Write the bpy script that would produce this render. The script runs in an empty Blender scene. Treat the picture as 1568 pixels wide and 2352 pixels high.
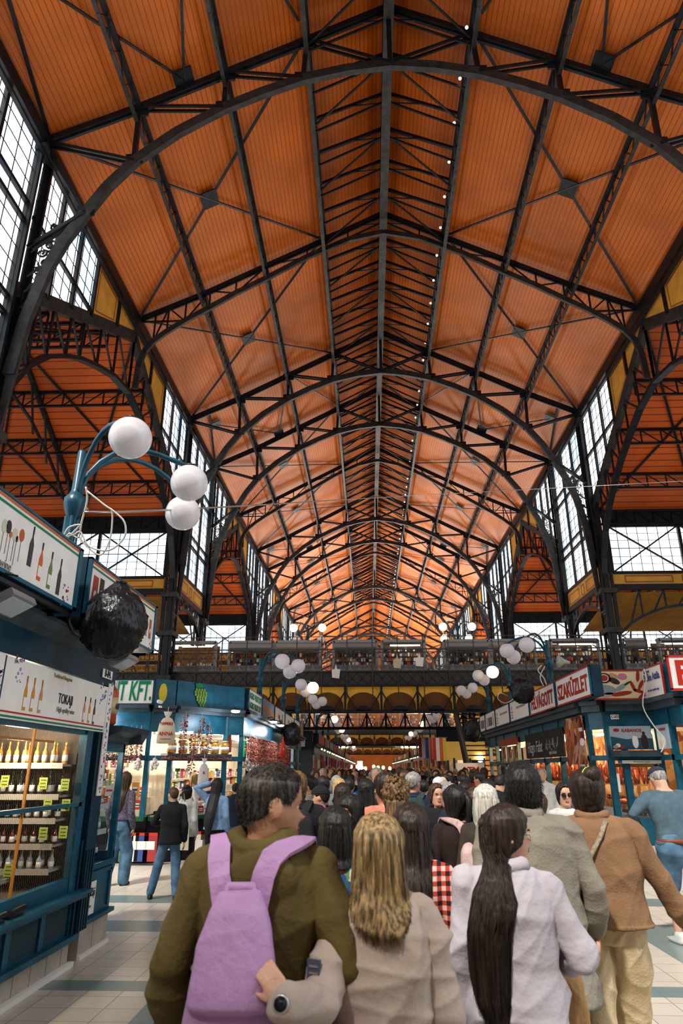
import bpy, math, random
from mathutils import Vector, Matrix, noise
R = random.Random(7)
PI = math.pi
C = bpy.context.scene.collection
sin, cos = math.sin, math.cos
HX = 0.9                      # x of the hall's centre line; the photographer stands 0.9 m left of it

# ------------------------------------------------------------------ materials
MATS = {}
def _nt(name):
    m = bpy.data.materials.new(name); m.use_nodes = True
    nt = m.node_tree; b = nt.nodes['Principled BSDF']
    return m, nt, b
def mat(name, col, rough=.6, metal=0., emit=0., var=0., vs=6., bump=0., bs=40., stretch=(1, 1, 1), col2=None, trans=0., alpha=1., spec=None, ecol=None):
    if name in MATS: return MATS[name]
    m, nt, b = _nt(name)
    c4 = (*col, 1)
    b.inputs['Base Color'].default_value = c4
    b.inputs['Roughness'].default_value = rough
    b.inputs['Metallic'].default_value = metal
    if spec is not None: b.inputs['Specular IOR Level'].default_value = spec
    if emit:
        b.inputs['Emission Color'].default_value = (*(ecol or col), 1); b.inputs['Emission Strength'].default_value = emit
    if emit and emit < 1.5: m.cycles.emission_sampling = 'NONE'
    if trans: b.inputs['Transmission Weight'].default_value = trans
    if alpha < 1: b.inputs['Alpha'].default_value = alpha
    if var or bump or col2:
        tc = nt.nodes.new('ShaderNodeTexCoord'); mp = nt.nodes.new('ShaderNodeMapping'); mp.inputs['Scale'].default_value = stretch
        nt.links.new(tc.outputs['Object'], mp.inputs['Vector'])
        if var or col2:
            n = nt.nodes.new('ShaderNodeTexNoise'); n.inputs['Scale'].default_value = vs; n.inputs['Detail'].default_value = 4
            nt.links.new(mp.outputs[0], n.inputs['Vector'])
            cr = nt.nodes.new('ShaderNodeValToRGB')
            lo = tuple(max(0, c * (1 - var)) for c in col); hi = col2 or tuple(min(1, c * (1 + var)) for c in col)
            cr.color_ramp.elements[0].color = (*lo, 1); cr.color_ramp.elements[1].color = (*hi, 1)
            cr.color_ramp.elements[0].position = .35; cr.color_ramp.elements[1].position = .65
            nt.links.new(n.outputs[0], cr.inputs[0]); nt.links.new(cr.outputs[0], b.inputs['Base Color'])
        if bump:
            n2 = nt.nodes.new('ShaderNodeTexNoise'); n2.inputs['Scale'].default_value = bs; n2.inputs['Detail'].default_value = 3
            nt.links.new(mp.outputs[0], n2.inputs['Vector'])
            bp = nt.nodes.new('ShaderNodeBump'); bp.inputs['Strength'].default_value = bump; bp.inputs['Distance'].default_value = .02
            nt.links.new(n2.outputs[0], bp.inputs['Height']); nt.links.new(bp.outputs[0], b.inputs['Normal'])
    MATS[name] = m
    return m

def stripes_mat(name, col, dark, axis, pitch, rough, width=.16):
    """boards: narrow dark joints repeated along one axis, plus blotchy weathering"""
    if name in MATS: return MATS[name]
    m, nt, b = _nt(name); N = nt.nodes; L = nt.links
    tc = N.new('ShaderNodeTexCoord'); sp = N.new('ShaderNodeSeparateXYZ'); L.new(tc.outputs['Object'], sp.inputs[0])
    mu = N.new('ShaderNodeMath'); mu.operation = 'MULTIPLY'; mu.inputs[1].default_value = 1 / pitch; L.new(sp.outputs[axis], mu.inputs[0])
    fr = N.new('ShaderNodeMath'); fr.operation = 'FRACT'; L.new(mu.outputs[0], fr.inputs[0])
    lt = N.new('ShaderNodeMath'); lt.operation = 'LESS_THAN'; lt.inputs[1].default_value = width; L.new(fr.outputs[0], lt.inputs[0])
    n = N.new('ShaderNodeTexNoise'); n.inputs['Scale'].default_value = .35; n.inputs['Detail'].default_value = 5; L.new(tc.outputs['Object'], n.inputs['Vector'])
    cr = N.new('ShaderNodeValToRGB'); cr.color_ramp.elements[0].position = .3; cr.color_ramp.elements[1].position = .75
    cr.color_ramp.elements[0].color = (*[c * .62 for c in col], 1); cr.color_ramp.elements[1].color = (*[min(1, c * 1.15) for c in col], 1)
    L.new(n.outputs[0], cr.inputs[0])
    mx = N.new('ShaderNodeMix'); mx.data_type = 'RGBA'; L.new(lt.outputs[0], mx.inputs[0]); L.new(cr.outputs[0], mx.inputs[6]); mx.inputs[7].default_value = (*dark, 1)
    L.new(mx.outputs[2], b.inputs['Base Color']); b.inputs['Roughness'].default_value = rough
    MATS[name] = m; return m

def tile_mat(name):
    m, nt, b = _nt(name); N = nt.nodes; L = nt.links
    tc = N.new('ShaderNodeTexCoord'); mp = N.new('ShaderNodeMapping'); L.new(tc.outputs['Object'], mp.inputs[0])
    br = N.new('ShaderNodeTexBrick'); br.offset = 0; br.inputs['Scale'].default_value = 1
    br.inputs['Brick Width'].default_value = .3; br.inputs['Row Height'].default_value = .3; br.inputs['Mortar Size'].default_value = .0045
    br.inputs['Color1'].default_value = (.60, .55, .47, 1); br.inputs['Color2'].default_value = (.68, .63, .54, 1); br.inputs['Mortar'].default_value = (.28, .26, .23, 1)
    L.new(mp.outputs[0], br.inputs['Vector'])
    sp = N.new('ShaderNodeSeparateXYZ'); L.new(tc.outputs['Object'], sp.inputs[0])
    def band(axis, a, w):
        s = N.new('ShaderNodeMath'); s.operation = 'SUBTRACT'; s.inputs[1].default_value = a; L.new(sp.outputs[axis], s.inputs[0])
        c = N.new('ShaderNodeMath'); c.operation = 'ABSOLUTE'; L.new(s.outputs[0], c.inputs[0])
        l = N.new('ShaderNodeMath'); l.operation = 'LESS_THAN'; l.inputs[1].default_value = w / 2; L.new(c.outputs[0], l.inputs[0]); return l
    bands = [band(0, -1.65, .3), band(0, 3.15, .3), band(1, 9.3, .6), band(1, 11.1, .6), band(1, 6.9, .3), band(1, 4.8, .3)]
    acc = bands[0]
    for q in bands[1:]:
        mxx = N.new('ShaderNodeMath'); mxx.operation = 'MAXIMUM'; L.new(acc.outputs[0], mxx.inputs[0]); L.new(q.outputs[0], mxx.inputs[1]); acc = mxx
    mx = N.new('ShaderNodeMix'); mx.data_type = 'RGBA'; mx.blend_type = 'MIX'
    mm = N.new('ShaderNodeMath'); mm.operation = 'MULTIPLY'; mm.inputs[1].default_value = .85; L.new(acc.outputs[0], mm.inputs[0])
    L.new(mm.outputs[0], mx.inputs[0]); L.new(br.outputs[0], mx.inputs[6]); mx.inputs[7].default_value = (.13, .22, .23, 1)
    L.new(mx.outputs[2], b.inputs['Base Color']); b.inputs['Roughness'].default_value = .28
    return m

def plaid_mat(name):
    m, nt, b = _nt(name); N = nt.nodes; L = nt.links
    tc = N.new('ShaderNodeTexCoord'); sp = N.new('ShaderNodeSeparateXYZ'); L.new(tc.outputs['Object'], sp.inputs[0])
    def st(ax, f, thr):
        mu = N.new('ShaderNodeMath'); mu.operation = 'MULTIPLY'; mu.inputs[1].default_value = f; L.new(sp.outputs[ax], mu.inputs[0])
        fr = N.new('ShaderNodeMath'); fr.operation = 'FRACT'; L.new(mu.outputs[0], fr.inputs[0])
        lt = N.new('ShaderNodeMath'); lt.operation = 'LESS_THAN'; lt.inputs[1].default_value = thr; L.new(fr.outputs[0], lt.inputs[0]); return lt
    a, c = st(0, 22, .5), st(2, 22, .5)
    ad = N.new('ShaderNodeMath'); ad.operation = 'ADD'; L.new(a.outputs[0], ad.inputs[0]); L.new(c.outputs[0], ad.inputs[1])
    dv = N.new('ShaderNodeMath'); dv.operation = 'MULTIPLY'; dv.inputs[1].default_value = .5; L.new(ad.outputs[0], dv.inputs[0])
    cr = N.new('ShaderNodeValToRGB'); cr.color_ramp.interpolation = 'CONSTANT'
    cr.color_ramp.elements[0].color = (.65, .48, .40, 1); cr.color_ramp.elements[1].position = .3; cr.color_ramp.elements[1].color = (.45, .06, .035, 1)
    e = cr.color_ramp.elements.new(.8); e.color = (.015, .012, .02, 1)
    L.new(dv.outputs[0], cr.inputs[0]); L.new(cr.outputs[0], b.inputs['Base Color']); b.inputs['Roughness'].default_value = .9
    MATS[name] = m; return m

def patch_mat(name, cols, scale, rough=.8):
    """voronoi patches in several colours (floral cloth, goods, product photos)"""
    if name in MATS: return MATS[name]
    m, nt, b = _nt(name); N = nt.nodes; L = nt.links
    tc = N.new('ShaderNodeTexCoord'); v = N.new('ShaderNodeTexVoronoi'); v.inputs['Scale'].default_value = scale
    nz = N.new('ShaderNodeTexNoise'); nz.inputs['Scale'].default_value = scale * .6
    ad = N.new('ShaderNodeVectorMath'); ad.operation = 'MULTIPLY_ADD'; ad.inputs[1].default_value = (1.2 / scale,) * 3
    L.new(tc.outputs['Object'], nz.inputs['Vector']); L.new(nz.outputs['Color'], ad.inputs[0]); L.new(tc.outputs['Object'], ad.inputs[2]); L.new(ad.outputs[0], v.inputs['Vector'])
    sp = N.new('ShaderNodeSeparateColor'); L.new(v.outputs['Color'], sp.inputs[0])
    cr = N.new('ShaderNodeValToRGB'); cr.color_ramp.interpolation = 'CONSTANT'
    el = cr.color_ramp.elements; el[0].color = (*cols[0], 1); el[1].color = (*cols[1], 1); el[1].position = 1 / len(cols)
    for i, c in enumerate(cols[2:], 2): q = el.new(i / len(cols)); q.color = (*c, 1)
    L.new(sp.outputs[0], cr.inputs[0]); L.new(cr.outputs[0], b.inputs['Base Color']); b.inputs['Roughness'].default_value = rough
    MATS[name] = m; return m

M_IRON = mat('dark_iron', (.014, .017, .022), .42, .2, var=.35, vs=3)
M_IRON2 = mat('grey_iron', (.042, .042, .043), .5, .2, var=.3, vs=4)
M_CEIL = stripes_mat('orange_boards', (.56, .148, .011), (.28, .055, .008), 0, .14, .45)
M_CEILT = stripes_mat('orange_boards_cross', (.58, .13, .02), (.16, .025, .005), 1, .3, .5, .12)
M_GOLD = mat('gold_panel', (.62, .33, .06), .6, var=.12, vs=2)
M_GOLDLN = mat('gold_panel_line', (.30, .11, .03), .6)
M_BLUE = mat('kiosk_blue', (.010, .105, .165), .38, var=.22, vs=5)
M_BLUED = mat('kiosk_blue_dark', (.007, .045, .078), .4, var=.2, vs=5)
M_POST = mat('lamp_blue', (.012, .085, .13), .33, var=.15)
M_CORN = mat('kiosk_cornice', (.05, .075, .095), .45, var=.2)
M_GLOBE = mat('opal_globe', (.60, .56, .58), .12, emit=.12)
M_GLOBEON = mat('lit_globe', (1, .8, .55), .3, emit=3.2, ecol=(1, .66, .34))
M_WHITE = mat('white_sign', (.72, .69, .67), .35, var=.04, emit=.06)
M_RED = mat('sign_red', (.45, .03, .02), .4)
M_GREEN = mat('sign_green', (.0, .22, .1), .4)
M_BLACK = mat('black_plastic', (.012, .012, .014), .35)
M_GREY = mat('grey_metal', (.30, .31, .32), .4, .4)
M_SHUT = mat('roller_shutter', (.40, .41, .42), .45, .3)
M_WOOD = mat('shelf_wood', (.42, .22, .08), .6, var=.3)
M_STEEL = mat('bare_steel', (.5, .5, .5), .3, .8)
M_CREAM = mat('plinth_tile', (.52, .46, .38), .4, var=.1)
M_LAMP = mat('lit_tube', (1, .97, .9), .3, emit=9, ecol=(1, .93, .82))
M_GLASS = None
def glass_mat(name, tint=(.85, .92, .95), mixf=.12, rough=.05):
    m = bpy.data.materials.new(name); m.use_nodes = True; nt = m.node_tree; N = nt.nodes; L = nt.links
    N.remove(N['Principled BSDF']); out = N['Material Output']
    tr = N.new('ShaderNodeBsdfTransparent'); tr.inputs[0].default_value = (*tint, 1)
    gl = N.new('ShaderNodeBsdfGlossy'); gl.inputs['Roughness'].default_value = rough
    mx = N.new('ShaderNodeMixShader'); mx.inputs[0].default_value = mixf
    L.new(tr.outputs[0], mx.inputs[1]); L.new(gl.outputs[0], mx.inputs[2]); L.new(mx.outputs[0], out.inputs[0])
    return m
M_GLASS = glass_mat('clear_glass')
def sky_pane(name, col, st):
    """frosted pane: emits a mottled glow in place of the daylight outside"""
    m = bpy.data.materials.new(name); m.use_nodes = True; nt = m.node_tree; N = nt.nodes; L = nt.links
    b = N['Principled BSDF']; b.inputs['Base Color'].default_value = (.6, .68, .72, 1); b.inputs['Roughness'].default_value = .3
    tc = N.new('ShaderNodeTexCoord'); n = N.new('ShaderNodeTexNoise'); n.inputs['Scale'].default_value = .5; n.inputs['Detail'].default_value = 2
    L.new(tc.outputs['Object'], n.inputs['Vector'])
    cr = N.new('ShaderNodeValToRGB'); cr.color_ramp.elements[0].position = .38; cr.color_ramp.elements[1].position = .55
    cr.color_ramp.elements[0].color = (.50, .64, .74, 1); cr.color_ramp.elements[1].color = (*col, 1)
    L.new(n.outputs[0], cr.inputs[0]); L.new(cr.outputs[0], b.inputs['Emission Color']); b.inputs['Emission Strength'].default_value = st
    return m
M_SKYPANE = sky_pane('glowing_pane', (1, 1, 1), 1.15)  # opaque pane whose own emission stands in for daylight

# ------------------------------------------------------------------ mesh builder
class MB:
    def __init__(s): s.v = []; s.f = []; s.mi = []; s.m = []; s.cur = 0; s.sm = []; s.smooth = False
    def use(s, m):
        if m not in s.m: s.m.append(m)
        s.cur = s.m.index(m); return s
    def face(s, idx): s.f.append(tuple(idx)); s.mi.append(s.cur); s.sm.append(s.smooth)
    def add(s, vs, fs):
        o = len(s.v); s.v += [tuple(v) for v in vs]
        for f in fs: s.face([o + i for i in f])
    def box(s, c, d, rz=0, mtx=None):
        x, y, z = d[0] / 2, d[1] / 2, d[2] / 2
        vs = [Vector((a, b, e)) for a in (-x, x) for b in (-y, y) for e in (-z, z)]
        if mtx: vs = [mtx @ v for v in vs]
        elif rz: vs = [Matrix.Rotation(rz, 3, 'Z') @ v for v in vs]
        c = Vector(c)
        s.add([v + c for v in vs], [(0, 1, 3, 2), (4, 6, 7, 5), (0, 4, 5, 1), (2, 3, 7, 6), (0, 2, 6, 4), (1, 5, 7, 3)])
    def b2(s, a, b):
        s.box([(a[i] + b[i]) / 2 for i in range(3)], [abs(b[i] - a[i]) for i in range(3)])
    def bar(s, p, q, w, h=None, up=(0, 0, 1)):
        p, q = Vector(p), Vector(q); h = h or w; d = q - p; L = d.length
        if L < 1e-6: return
        d /= L; u = Vector(up)
        if abs(d.dot(u)) > .98: u = Vector((0, 1, 0)) if abs(d.y) < .9 else Vector((1, 0, 0))
        r = d.cross(u).normalized(); u = r.cross(d)
        vs = [e + r * (a * w / 2) + u * (b * h / 2) for e in (p, q) for a, b in ((-1, -1), (1, -1), (1, 1), (-1, 1))]
        s.add(vs, [(3, 2, 1, 0), (4, 5, 6, 7), (0, 1, 5, 4), (1, 2, 6, 5), (2, 3, 7, 6), (3, 0, 4, 7)])
    def path(s, pts, w, h=None, up=(0, 0, 1)):
        for a, b in zip(pts, pts[1:]): s.bar(a, b, w, h, up)
    def tube(s, pts, rad, n=8, cap=True, flat=1.):
        pts = [Vector(p) for p in pts]; k = len(pts)
        if not hasattr(rad, '__len__'): rad = [rad] * k
        o = len(s.v); ref = None
        for i, p in enumerate(pts):
            t = (pts[min(i + 1, k - 1)] - pts[max(i - 1, 0)]).normalized()
            if ref is None: ref = Vector((0, 0, 1)) if abs(t.z) < .9 else Vector((1, 0, 0))
            r = t.cross(ref).normalized(); u = r.cross(t).normalized(); ref = u
            for j in range(n):
                a = 2 * PI * j / n; s.v.append(tuple(p + (r * cos(a) + u * sin(a) * flat) * rad[i]))
        for i in range(k - 1):
            for j in range(n):
                a, b = o + i * n + j, o + i * n + (j + 1) % n; s.face((a, b, b + n, a + n))
        if cap: s.face([o + j for j in range(n)][::-1]); s.face([o + (k - 1) * n + j for j in range(n)])
    def limb(s, pts, rad, n=12):
        """tube with rounded ends"""
        pts = [Vector(p) for p in pts]; rad = list(rad) if hasattr(rad, '__len__') else [rad] * len(pts)
        d0 = (pts[0] - pts[1]).normalized(); d1 = (pts[-1] - pts[-2]).normalized()
        P = [pts[0] + d0 * rad[0] * .95, pts[0] + d0 * rad[0] * .6] + pts + [pts[-1] + d1 * rad[-1] * .6, pts[-1] + d1 * rad[-1] * .95]
        s.tube(P, [rad[0] * .25, rad[0] * .8] + rad + [rad[-1] * .8, rad[-1] * .25], n)
    def ell(s, c, r, n=12, k=8, mtx=None):
        o = len(s.v); c = Vector(c); vs = [Vector((0, 0, r[2]))]
        for i in range(1, k):
            a = PI * i / k
            for j in range(n):
                b = 2 * PI * j / n; vs.append(Vector((r[0] * sin(a) * cos(b), r[1] * sin(a) * sin(b), r[2] * cos(a))))
        vs.append(Vector((0, 0, -r[2])))
        if mtx: vs = [mtx @ v for v in vs]
        fs = [(0, 1 + j, 1 + (j + 1) % n) for j in range(n)]
        for i in range(k - 2):
            for j in range(n):
                a = 1 + i * n + j; b = 1 + i * n + (j + 1) % n; fs.append((a, a + n, b + n, b))
        e = len(vs) - 1; q = 1 + (k - 2) * n
        fs += [(q + j, e, q + (j + 1) % n) for j in range(n)]
        s.add([v + c for v in vs], fs)
    def lathe(s, prof, c=(0, 0, 0), n=16):
        o = len(s.v); c = Vector(c)
        for z, r in prof:
            for j in range(n):
                a = 2 * PI * j / n; s.v.append((c.x + r * cos(a), c.y + r * sin(a), c.z + z))
        for i in range(len(prof) - 1):
            for j in range(n):
                a, b = o + i * n + j, o + i * n + (j + 1) % n; s.face((a, b, b + n, a + n))
        s.face([o + j for j in range(n)][::-1]); s.face([o + (len(prof) - 1) * n + j for j in range(n)])
    def stack(s, rings, n=20, powr=2.3):
        """closed body of horizontal super-ellipses: (z, cx, cy, rx, ry)"""
        o = len(s.v)
        for z, cx, cy, rx, ry in rings:
            for j in range(n):
                a = 2 * PI * j / n; ca, sa = cos(a), sin(a)
                k = (abs(ca) ** powr + abs(sa) ** powr) ** (-1 / powr)
                s.v.append((cx + rx * ca * k, cy + ry * sa * k, z))
        for i in range(len(rings) - 1):
            for j in range(n):
                a, b = o + i * n + j, o + i * n + (j + 1) % n; s.face((a, b, b + n, a + n))
        s.face([o + j for j in range(n)][::-1]); s.face([o + (len(rings) - 1) * n + j for j in range(n)])
    def quad(s, a, b, c, d): s.add([a, b, c, d], [(0, 1, 2, 3)])
    def poly(s, pts): s.add(pts, [tuple(range(len(pts)))])
    def ext(s, pts2, fn, t):
        """prism: 2-D outline pts2, fn(u, v, w) -> 3-D, thickness t"""
        n = len(pts2); o = len(s.v)
        for w in (0, t):
            for u, v in pts2: s.v.append(tuple(fn(u, v, w)))
        s.face([o + i for i in range(n)][::-1]); s.face([o + n + i for i in range(n)])
        for i in range(n): j = (i + 1) % n; s.face((o + i, o + j, o + n + j, o + n + i))
    def build(s, name, m=None, parent=None, loc=None, rz=0, label=None):
        me = bpy.data.meshes.new(name); me.from_pydata(s.v, [], s.f); 
        mats = s.m if s.m else [m]
        for q in mats: me.materials.append(q)
        if s.m: me.polygons.foreach_set('material_index', s.mi)
        me.polygons.foreach_set('use_smooth', s.sm); me.update()
        o = bpy.data.objects.new(name, me); C.objects.link(o)
        if loc is not None: o.location = loc
        if rz: o.rotation_euler.z = rz
        if parent: o.parent = parent
        if label: o['label'] = label
        return o
def S():
    m = MB(); m.smooth = True; return m
def tag(o, label, cat, group=None, kind=None):
    o['label'] = label; o['category'] = cat
    if group: o['group'] = group
    if kind: o['kind'] = kind
    return o
def empty(name, label, cat, loc=(0, 0, 0), rz=0, group=None):
    o = bpy.data.objects.new(name, None); C.objects.link(o); o.location = loc; o.rotation_euler = (0, 0, rz); o.empty_display_size = .1
    return tag(o, label, cat, group)
def struct(o, label=None):
    o['kind'] = 'structure'
    if label: o['label'] = label
    return o
def dup(root, loc=None, rz=None, label=None, group=None, scale=None):
    r = root.copy(); C.objects.link(r)
    if loc is not None: r.location = loc
    if rz is not None: r.rotation_euler = (0, 0, rz)
    if scale is not None: r.scale = (scale,) * 3 if not hasattr(scale, '__len__') else scale
    if label: r['label'] = label
    if group: r['group'] = group
    for ch in list(root.children):
        c = ch.copy(); C.objects.link(c); c.parent = r
        for g in list(ch.children):
            d = g.copy(); C.objects.link(d); d.parent = c
    return r
def text_obj(name, txt, size, m, parent, loc, rot, label=None, ext=.002, align='CENTER', sx=1., shear=0., bold=0.):
    cu = bpy.data.curves.new(name, 'FONT'); cu.body = txt; cu.size = size; cu.extrude = ext; cu.align_x = align; cu.align_y = 'CENTER'; cu.shear = shear; cu.offset = bold
    cu.resolution_u = 3
    t = bpy.data.objects.new(name, cu); C.objects.link(t)
    dg = bpy.context.evaluated_depsgraph_get(); me = bpy.data.meshes.new_from_object(t.evaluated_get(dg))
    C.objects.unlink(t); bpy.data.objects.remove(t)
    me.materials.clear(); me.materials.append(m)
    o = bpy.data.objects.new(name, me); C.objects.link(o); o.location = loc; o.rotation_euler = rot; o.scale = (sx, 1, 1)
    if parent: o.parent = parent
    if label: o['label'] = label
    return o
# ================================================================== HALL
HW = 10.06                       # half width of the nave
NODES = [(10.06, 18.75), (7.4, 20.0), (4.9, 21.33), (2.5, 22.6), (0., 23.95)]
MAIN = [8.5, 14.4, 31.2, 37.1, 53.9, 59.8, 76.6, 82.5, 99.3, 105.2, 122.0, 127.9]
MID = [0.1, 22.8, 45.5, 68.2, 90.9, 113.6]
YEND = 140.
def hx(x): return HX + x

# ---- floor
m = MB(); m.quad((-30, -9, 0), (32, -9, 0), (32, YEND, 0), (-30, YEND, 0))
struct(m.build('floor', tile_mat('floor_tiles')), 'cream square floor tiles with blue green bands')

# ---- nave ceiling: two slopes and a raised strip along the ridge
m = MB()
Y0 = -.6
for sx in (-1, 1):
    a, b = (sx * 10.5, 18.72), (sx * 2.55, 22.92)
    m.quad((hx(a[0]), Y0, a[1]), (hx(a[0]), YEND, a[1]), (hx(b[0]), YEND, b[1]), (hx(b[0]), Y0, b[1]))
    m.quad((hx(b[0]), Y0, b[1]), (hx(b[0]), YEND, b[1]), (hx(b[0]), YEND, b[1] + .7), (hx(b[0]), Y0, b[1] + .7))
    m.quad((hx(sx * 2.6), Y0, 23.6), (hx(sx * 2.6), YEND, 23.6), (hx(0), YEND, 25.0), (hx(0), Y0, 25.0))
struct(m.build('ceiling', M_CEIL), 'orange boarded ceiling of the nave')

# ---- unseen wall added behind the photographer to cut flat frontal light
m = MB(); m.b2((HX - 24, -9.4, 0), (HX + 24, -9, 17)); struct(m.build('wall_light_block', mat('light_block_wall', (.25, .17, .1), .8)), 'plain unseen wall added behind the photographer to block frontal light')
# ---- end wall
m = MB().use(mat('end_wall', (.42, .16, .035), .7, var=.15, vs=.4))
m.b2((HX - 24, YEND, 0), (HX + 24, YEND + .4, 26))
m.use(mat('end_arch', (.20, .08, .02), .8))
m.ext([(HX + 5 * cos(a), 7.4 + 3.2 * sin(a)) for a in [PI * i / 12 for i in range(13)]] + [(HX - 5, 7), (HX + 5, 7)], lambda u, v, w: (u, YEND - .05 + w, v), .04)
m.use(M_SKYPANE); m.b2((HX - 3.2, YEND - .06, 1), (HX - 2.2, YEND - .02, 3.3)); m.b2((HX - 9, YEND - .06, 12.5), (HX + 9, YEND - .02, 16))
struct(m.build('wall_far'), 'ochre end wall with a wide arched recess')

# ---- roof trusses
ARCH1 = [(0, 21.46), (1.3, 21.3), (2.6, 20.97), (3.8, 20.45), (4.9, 19.88), (6.2, 18.98), (7.35, 17.9), (8.0, 17.0), (8.5, 16.05), (8.95, 15.15), (9.3, 14.15), (9.6, 12.6), (9.74, 10.96)]
def truss_main():
    m = MB().use(M_IRON)
    for sx in (-1, 1):
        T = [(sx * x, 0, z) for x, z in NODES]
        m.path(T, .2, .2)
        m.path([(p[0], p[1], p[2] - .16) for p in T], .07, .07)
        A = [(sx * x, 0, z) for x, z in ARCH1]
        for i, k in ((1, 6), (2, 4), (3, 2)):
            m.bar(T[i], A[k], .13, .13)
        for a, b in ((T[0], A[6]), (T[1], A[4]), (T[2], A[2]), (T[3], A[0]), (T[0], A[8]), ((sx * 9.9, 0, 14.9), A[8])):
            m.bar((a[0], -.08, a[2]), (b[0], -.08, b[2]), .05, .1); m.bar((a[0], .08, a[2]), (b[0], .08, b[2]), .05, .1)
        for k in (2, 4, 6, 8):
            m.box((A[k][0], 0, A[k][2] + .12), (.5, .05, .34))
        for i in (0, 1, 2, 3): m.box((T[i][0], 0, T[i][2] - .1), (.55, .06, .4))
    m.bar((0, 0, 24), (0, 0, 21.4), .14)
    m.use(M_IRON2)
    for sx in (-1, 1): m.path([(sx * x, 0, z) for x, z in ARCH1], .3, .17, up=(0, 1, 0))
    return m
def truss_mid():
    m = MB().use(M_IRON)
    A2 = [(0, 22.95), (1.5, 22.6), (3.2, 21.75), (4.86, 20.72), (6.1, 20.0), (7.15, 19.3), (8.1, 18.7), (8.79, 18.2), (9.3, 17.75), (9.6, 17.3), (9.76, 16.7), (9.8, 15.6)]
    for sx in (-1, 1):
        T = [(sx * x, 0, z) for x, z in NODES]
        m.path(T, .17, .17)
        m.path([(p[0], p[1], p[2] - .14) for p in T], .06, .06)
        def top(x):
            for (x1, z1), (x0, z0) in zip(NODES, NODES[1:]):
                if x0 <= x <= x1: return z0 + (z1 - z0) * (x - x0) / (x1 - x0)
        prev = None
        for i, (x, z) in enumerate(A2[1:9]):
            m.bar((sx * x, 0, z), (sx * x, 0, top(x)), .06)
            if prev: m.bar((sx * prev[0], 0, top(prev[0])) if i % 2 else (sx * prev[0], 0, prev[1]), (sx * x, 0, z) if i % 2 else (sx * x, 0, top(x)), .05)
            prev = (x, z)
        m.bar((sx * 10, 0, 18.7), (sx * 8.1, 0, 18.7), .06)
    m.use(M_IRON2)
    for sx in (-1, 1): m.path([(sx * x, 0, z) for x, z in A2], .22, .12, up=(0, 1, 0))
    return m
ORD = ['nearest', 'second', 'third', 'fourth', 'fifth', 'sixth', 'seventh', 'eighth', 'ninth', 'tenth', 'eleventh', 'twelfth', 'thirteenth', 'fourteenth']
allT = sorted([(y, 0) for y in MAIN[1:]] + [(y, 1) for y in MID[1:]])
proto = {}
for i, (y, kind) in enumerate(allT):
    lab = (('%s' % ORD[i]) if i < 14 else ('remote')) + (' iron roof truss with a deep grey arch rib landing on columns' if kind == 0 else ' iron roof truss with a shallow latticed arch between column pairs')
    if i >= 8: lab = 'remote dark iron roof truss far down the nave'
    if kind not in proto:
        o = (truss_mid() if kind else truss_main()).build('roof_truss', loc=(HX, y, 0)); proto[kind] = o
    else:
        o = proto[kind].copy(); C.objects.link(o); o.location = (HX, y, 0)
    tag(o, lab, 'roof truss', 'iron roof trusses across the nave')

# ---- long members: ridge keel, lantern girders, purlins (with lattice webs)
m = MB().use(M_IRON2); m.b2((hx(-.16), Y0, 23.35), (hx(.16), YEND, 23.45)); m.use(M_IRON); m.b2((hx(-.04), Y0, 23.4), (hx(.04), YEND, 24.3)); m.b2((hx(-.16), Y0, 24.25), (hx(.16), YEND, 24.33))
tag(m.build('ridge_beam'), 'long dark keel beam running under the very ridge of the roof', 'beam')
def lattice_beam(x, z, dep, w, pitch, name, lab, y1=YEND, tilt=0.):
    m = MB().use(M_IRON)
    m.b2((hx(x) - w / 2, Y0, z - .05), (hx(x) + w / 2, y1, z + .03))
    xl = hx(x + tilt); m.use(M_IRON2)
    m.b2((xl - w * .35, Y0, z - dep), (xl + w * .35, y1, z - dep + .05)); m.use(M_IRON)
    n = int((min(y1, 80) - Y0) / pitch)
    for i in range(n):
        ya = Y0 + i * pitch
        m.bar((hx(x), ya, z), (xl, ya + pitch / 2, z - dep), .04, .03); m.bar((xl, ya + pitch / 2, z - dep), (hx(x), ya + pitch, z), .04, .03)
    return tag(m.build(name), lab, 'beam')
for sx, side in ((-1, 'left'), (1, 'right')):
    lattice_beam(sx * 2.5, 22.7, .75, .2, .95, 'lantern_beam', 'latticed iron girder along the %s edge of the ridge strip' % side)
    lattice_beam(sx * 4.9, 21.3, .62, .16, .95, 'roof_purlin', 'upper lattice purlin on the %s roof slope' % side)
    lattice_beam(sx * 7.4, 20.0, .62, .16, .95, 'roof_purlin', 'lower lattice purlin on the %s roof slope' % side)
    m = MB().use(M_IRON)
    m.b2((hx(sx * 10.06) - .22, Y0, 18.35), (hx(sx * 10.06) + .22, YEND, 18.8)); m.b2((hx(sx * 9.85) - .06, Y0, 18.0), (hx(sx * 9.85) + .06, YEND, 18.1))
    tag(m.build('eaves_beam'), 'heavy dark eaves beam along the top of the %s nave wall' % side, 'beam')
    # row of small bulbs along the lantern
m = S().use(mat('small_bulb', (1, .9, .7), .3, emit=2.0, ecol=(1, .85, .6)))
bulb0 = None
for i in range(70):
    y = 6 + i * 1.6
    if bulb0 is None:
        mm = S(); mm.ell((0, 0, 0), (.05, .05, .05), 8, 6); bulb0 = mm.build('light_bulb', MATS['small_bulb']); b = bulb0
    else: b = bulb0.copy(); C.objects.link(b)
    b.location = (hx(2.28), y, 22.35); tag(b, 'small pale bulb in the string along the right ridge girder', 'light bulb', 'string of bulbs under the ridge')

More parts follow.
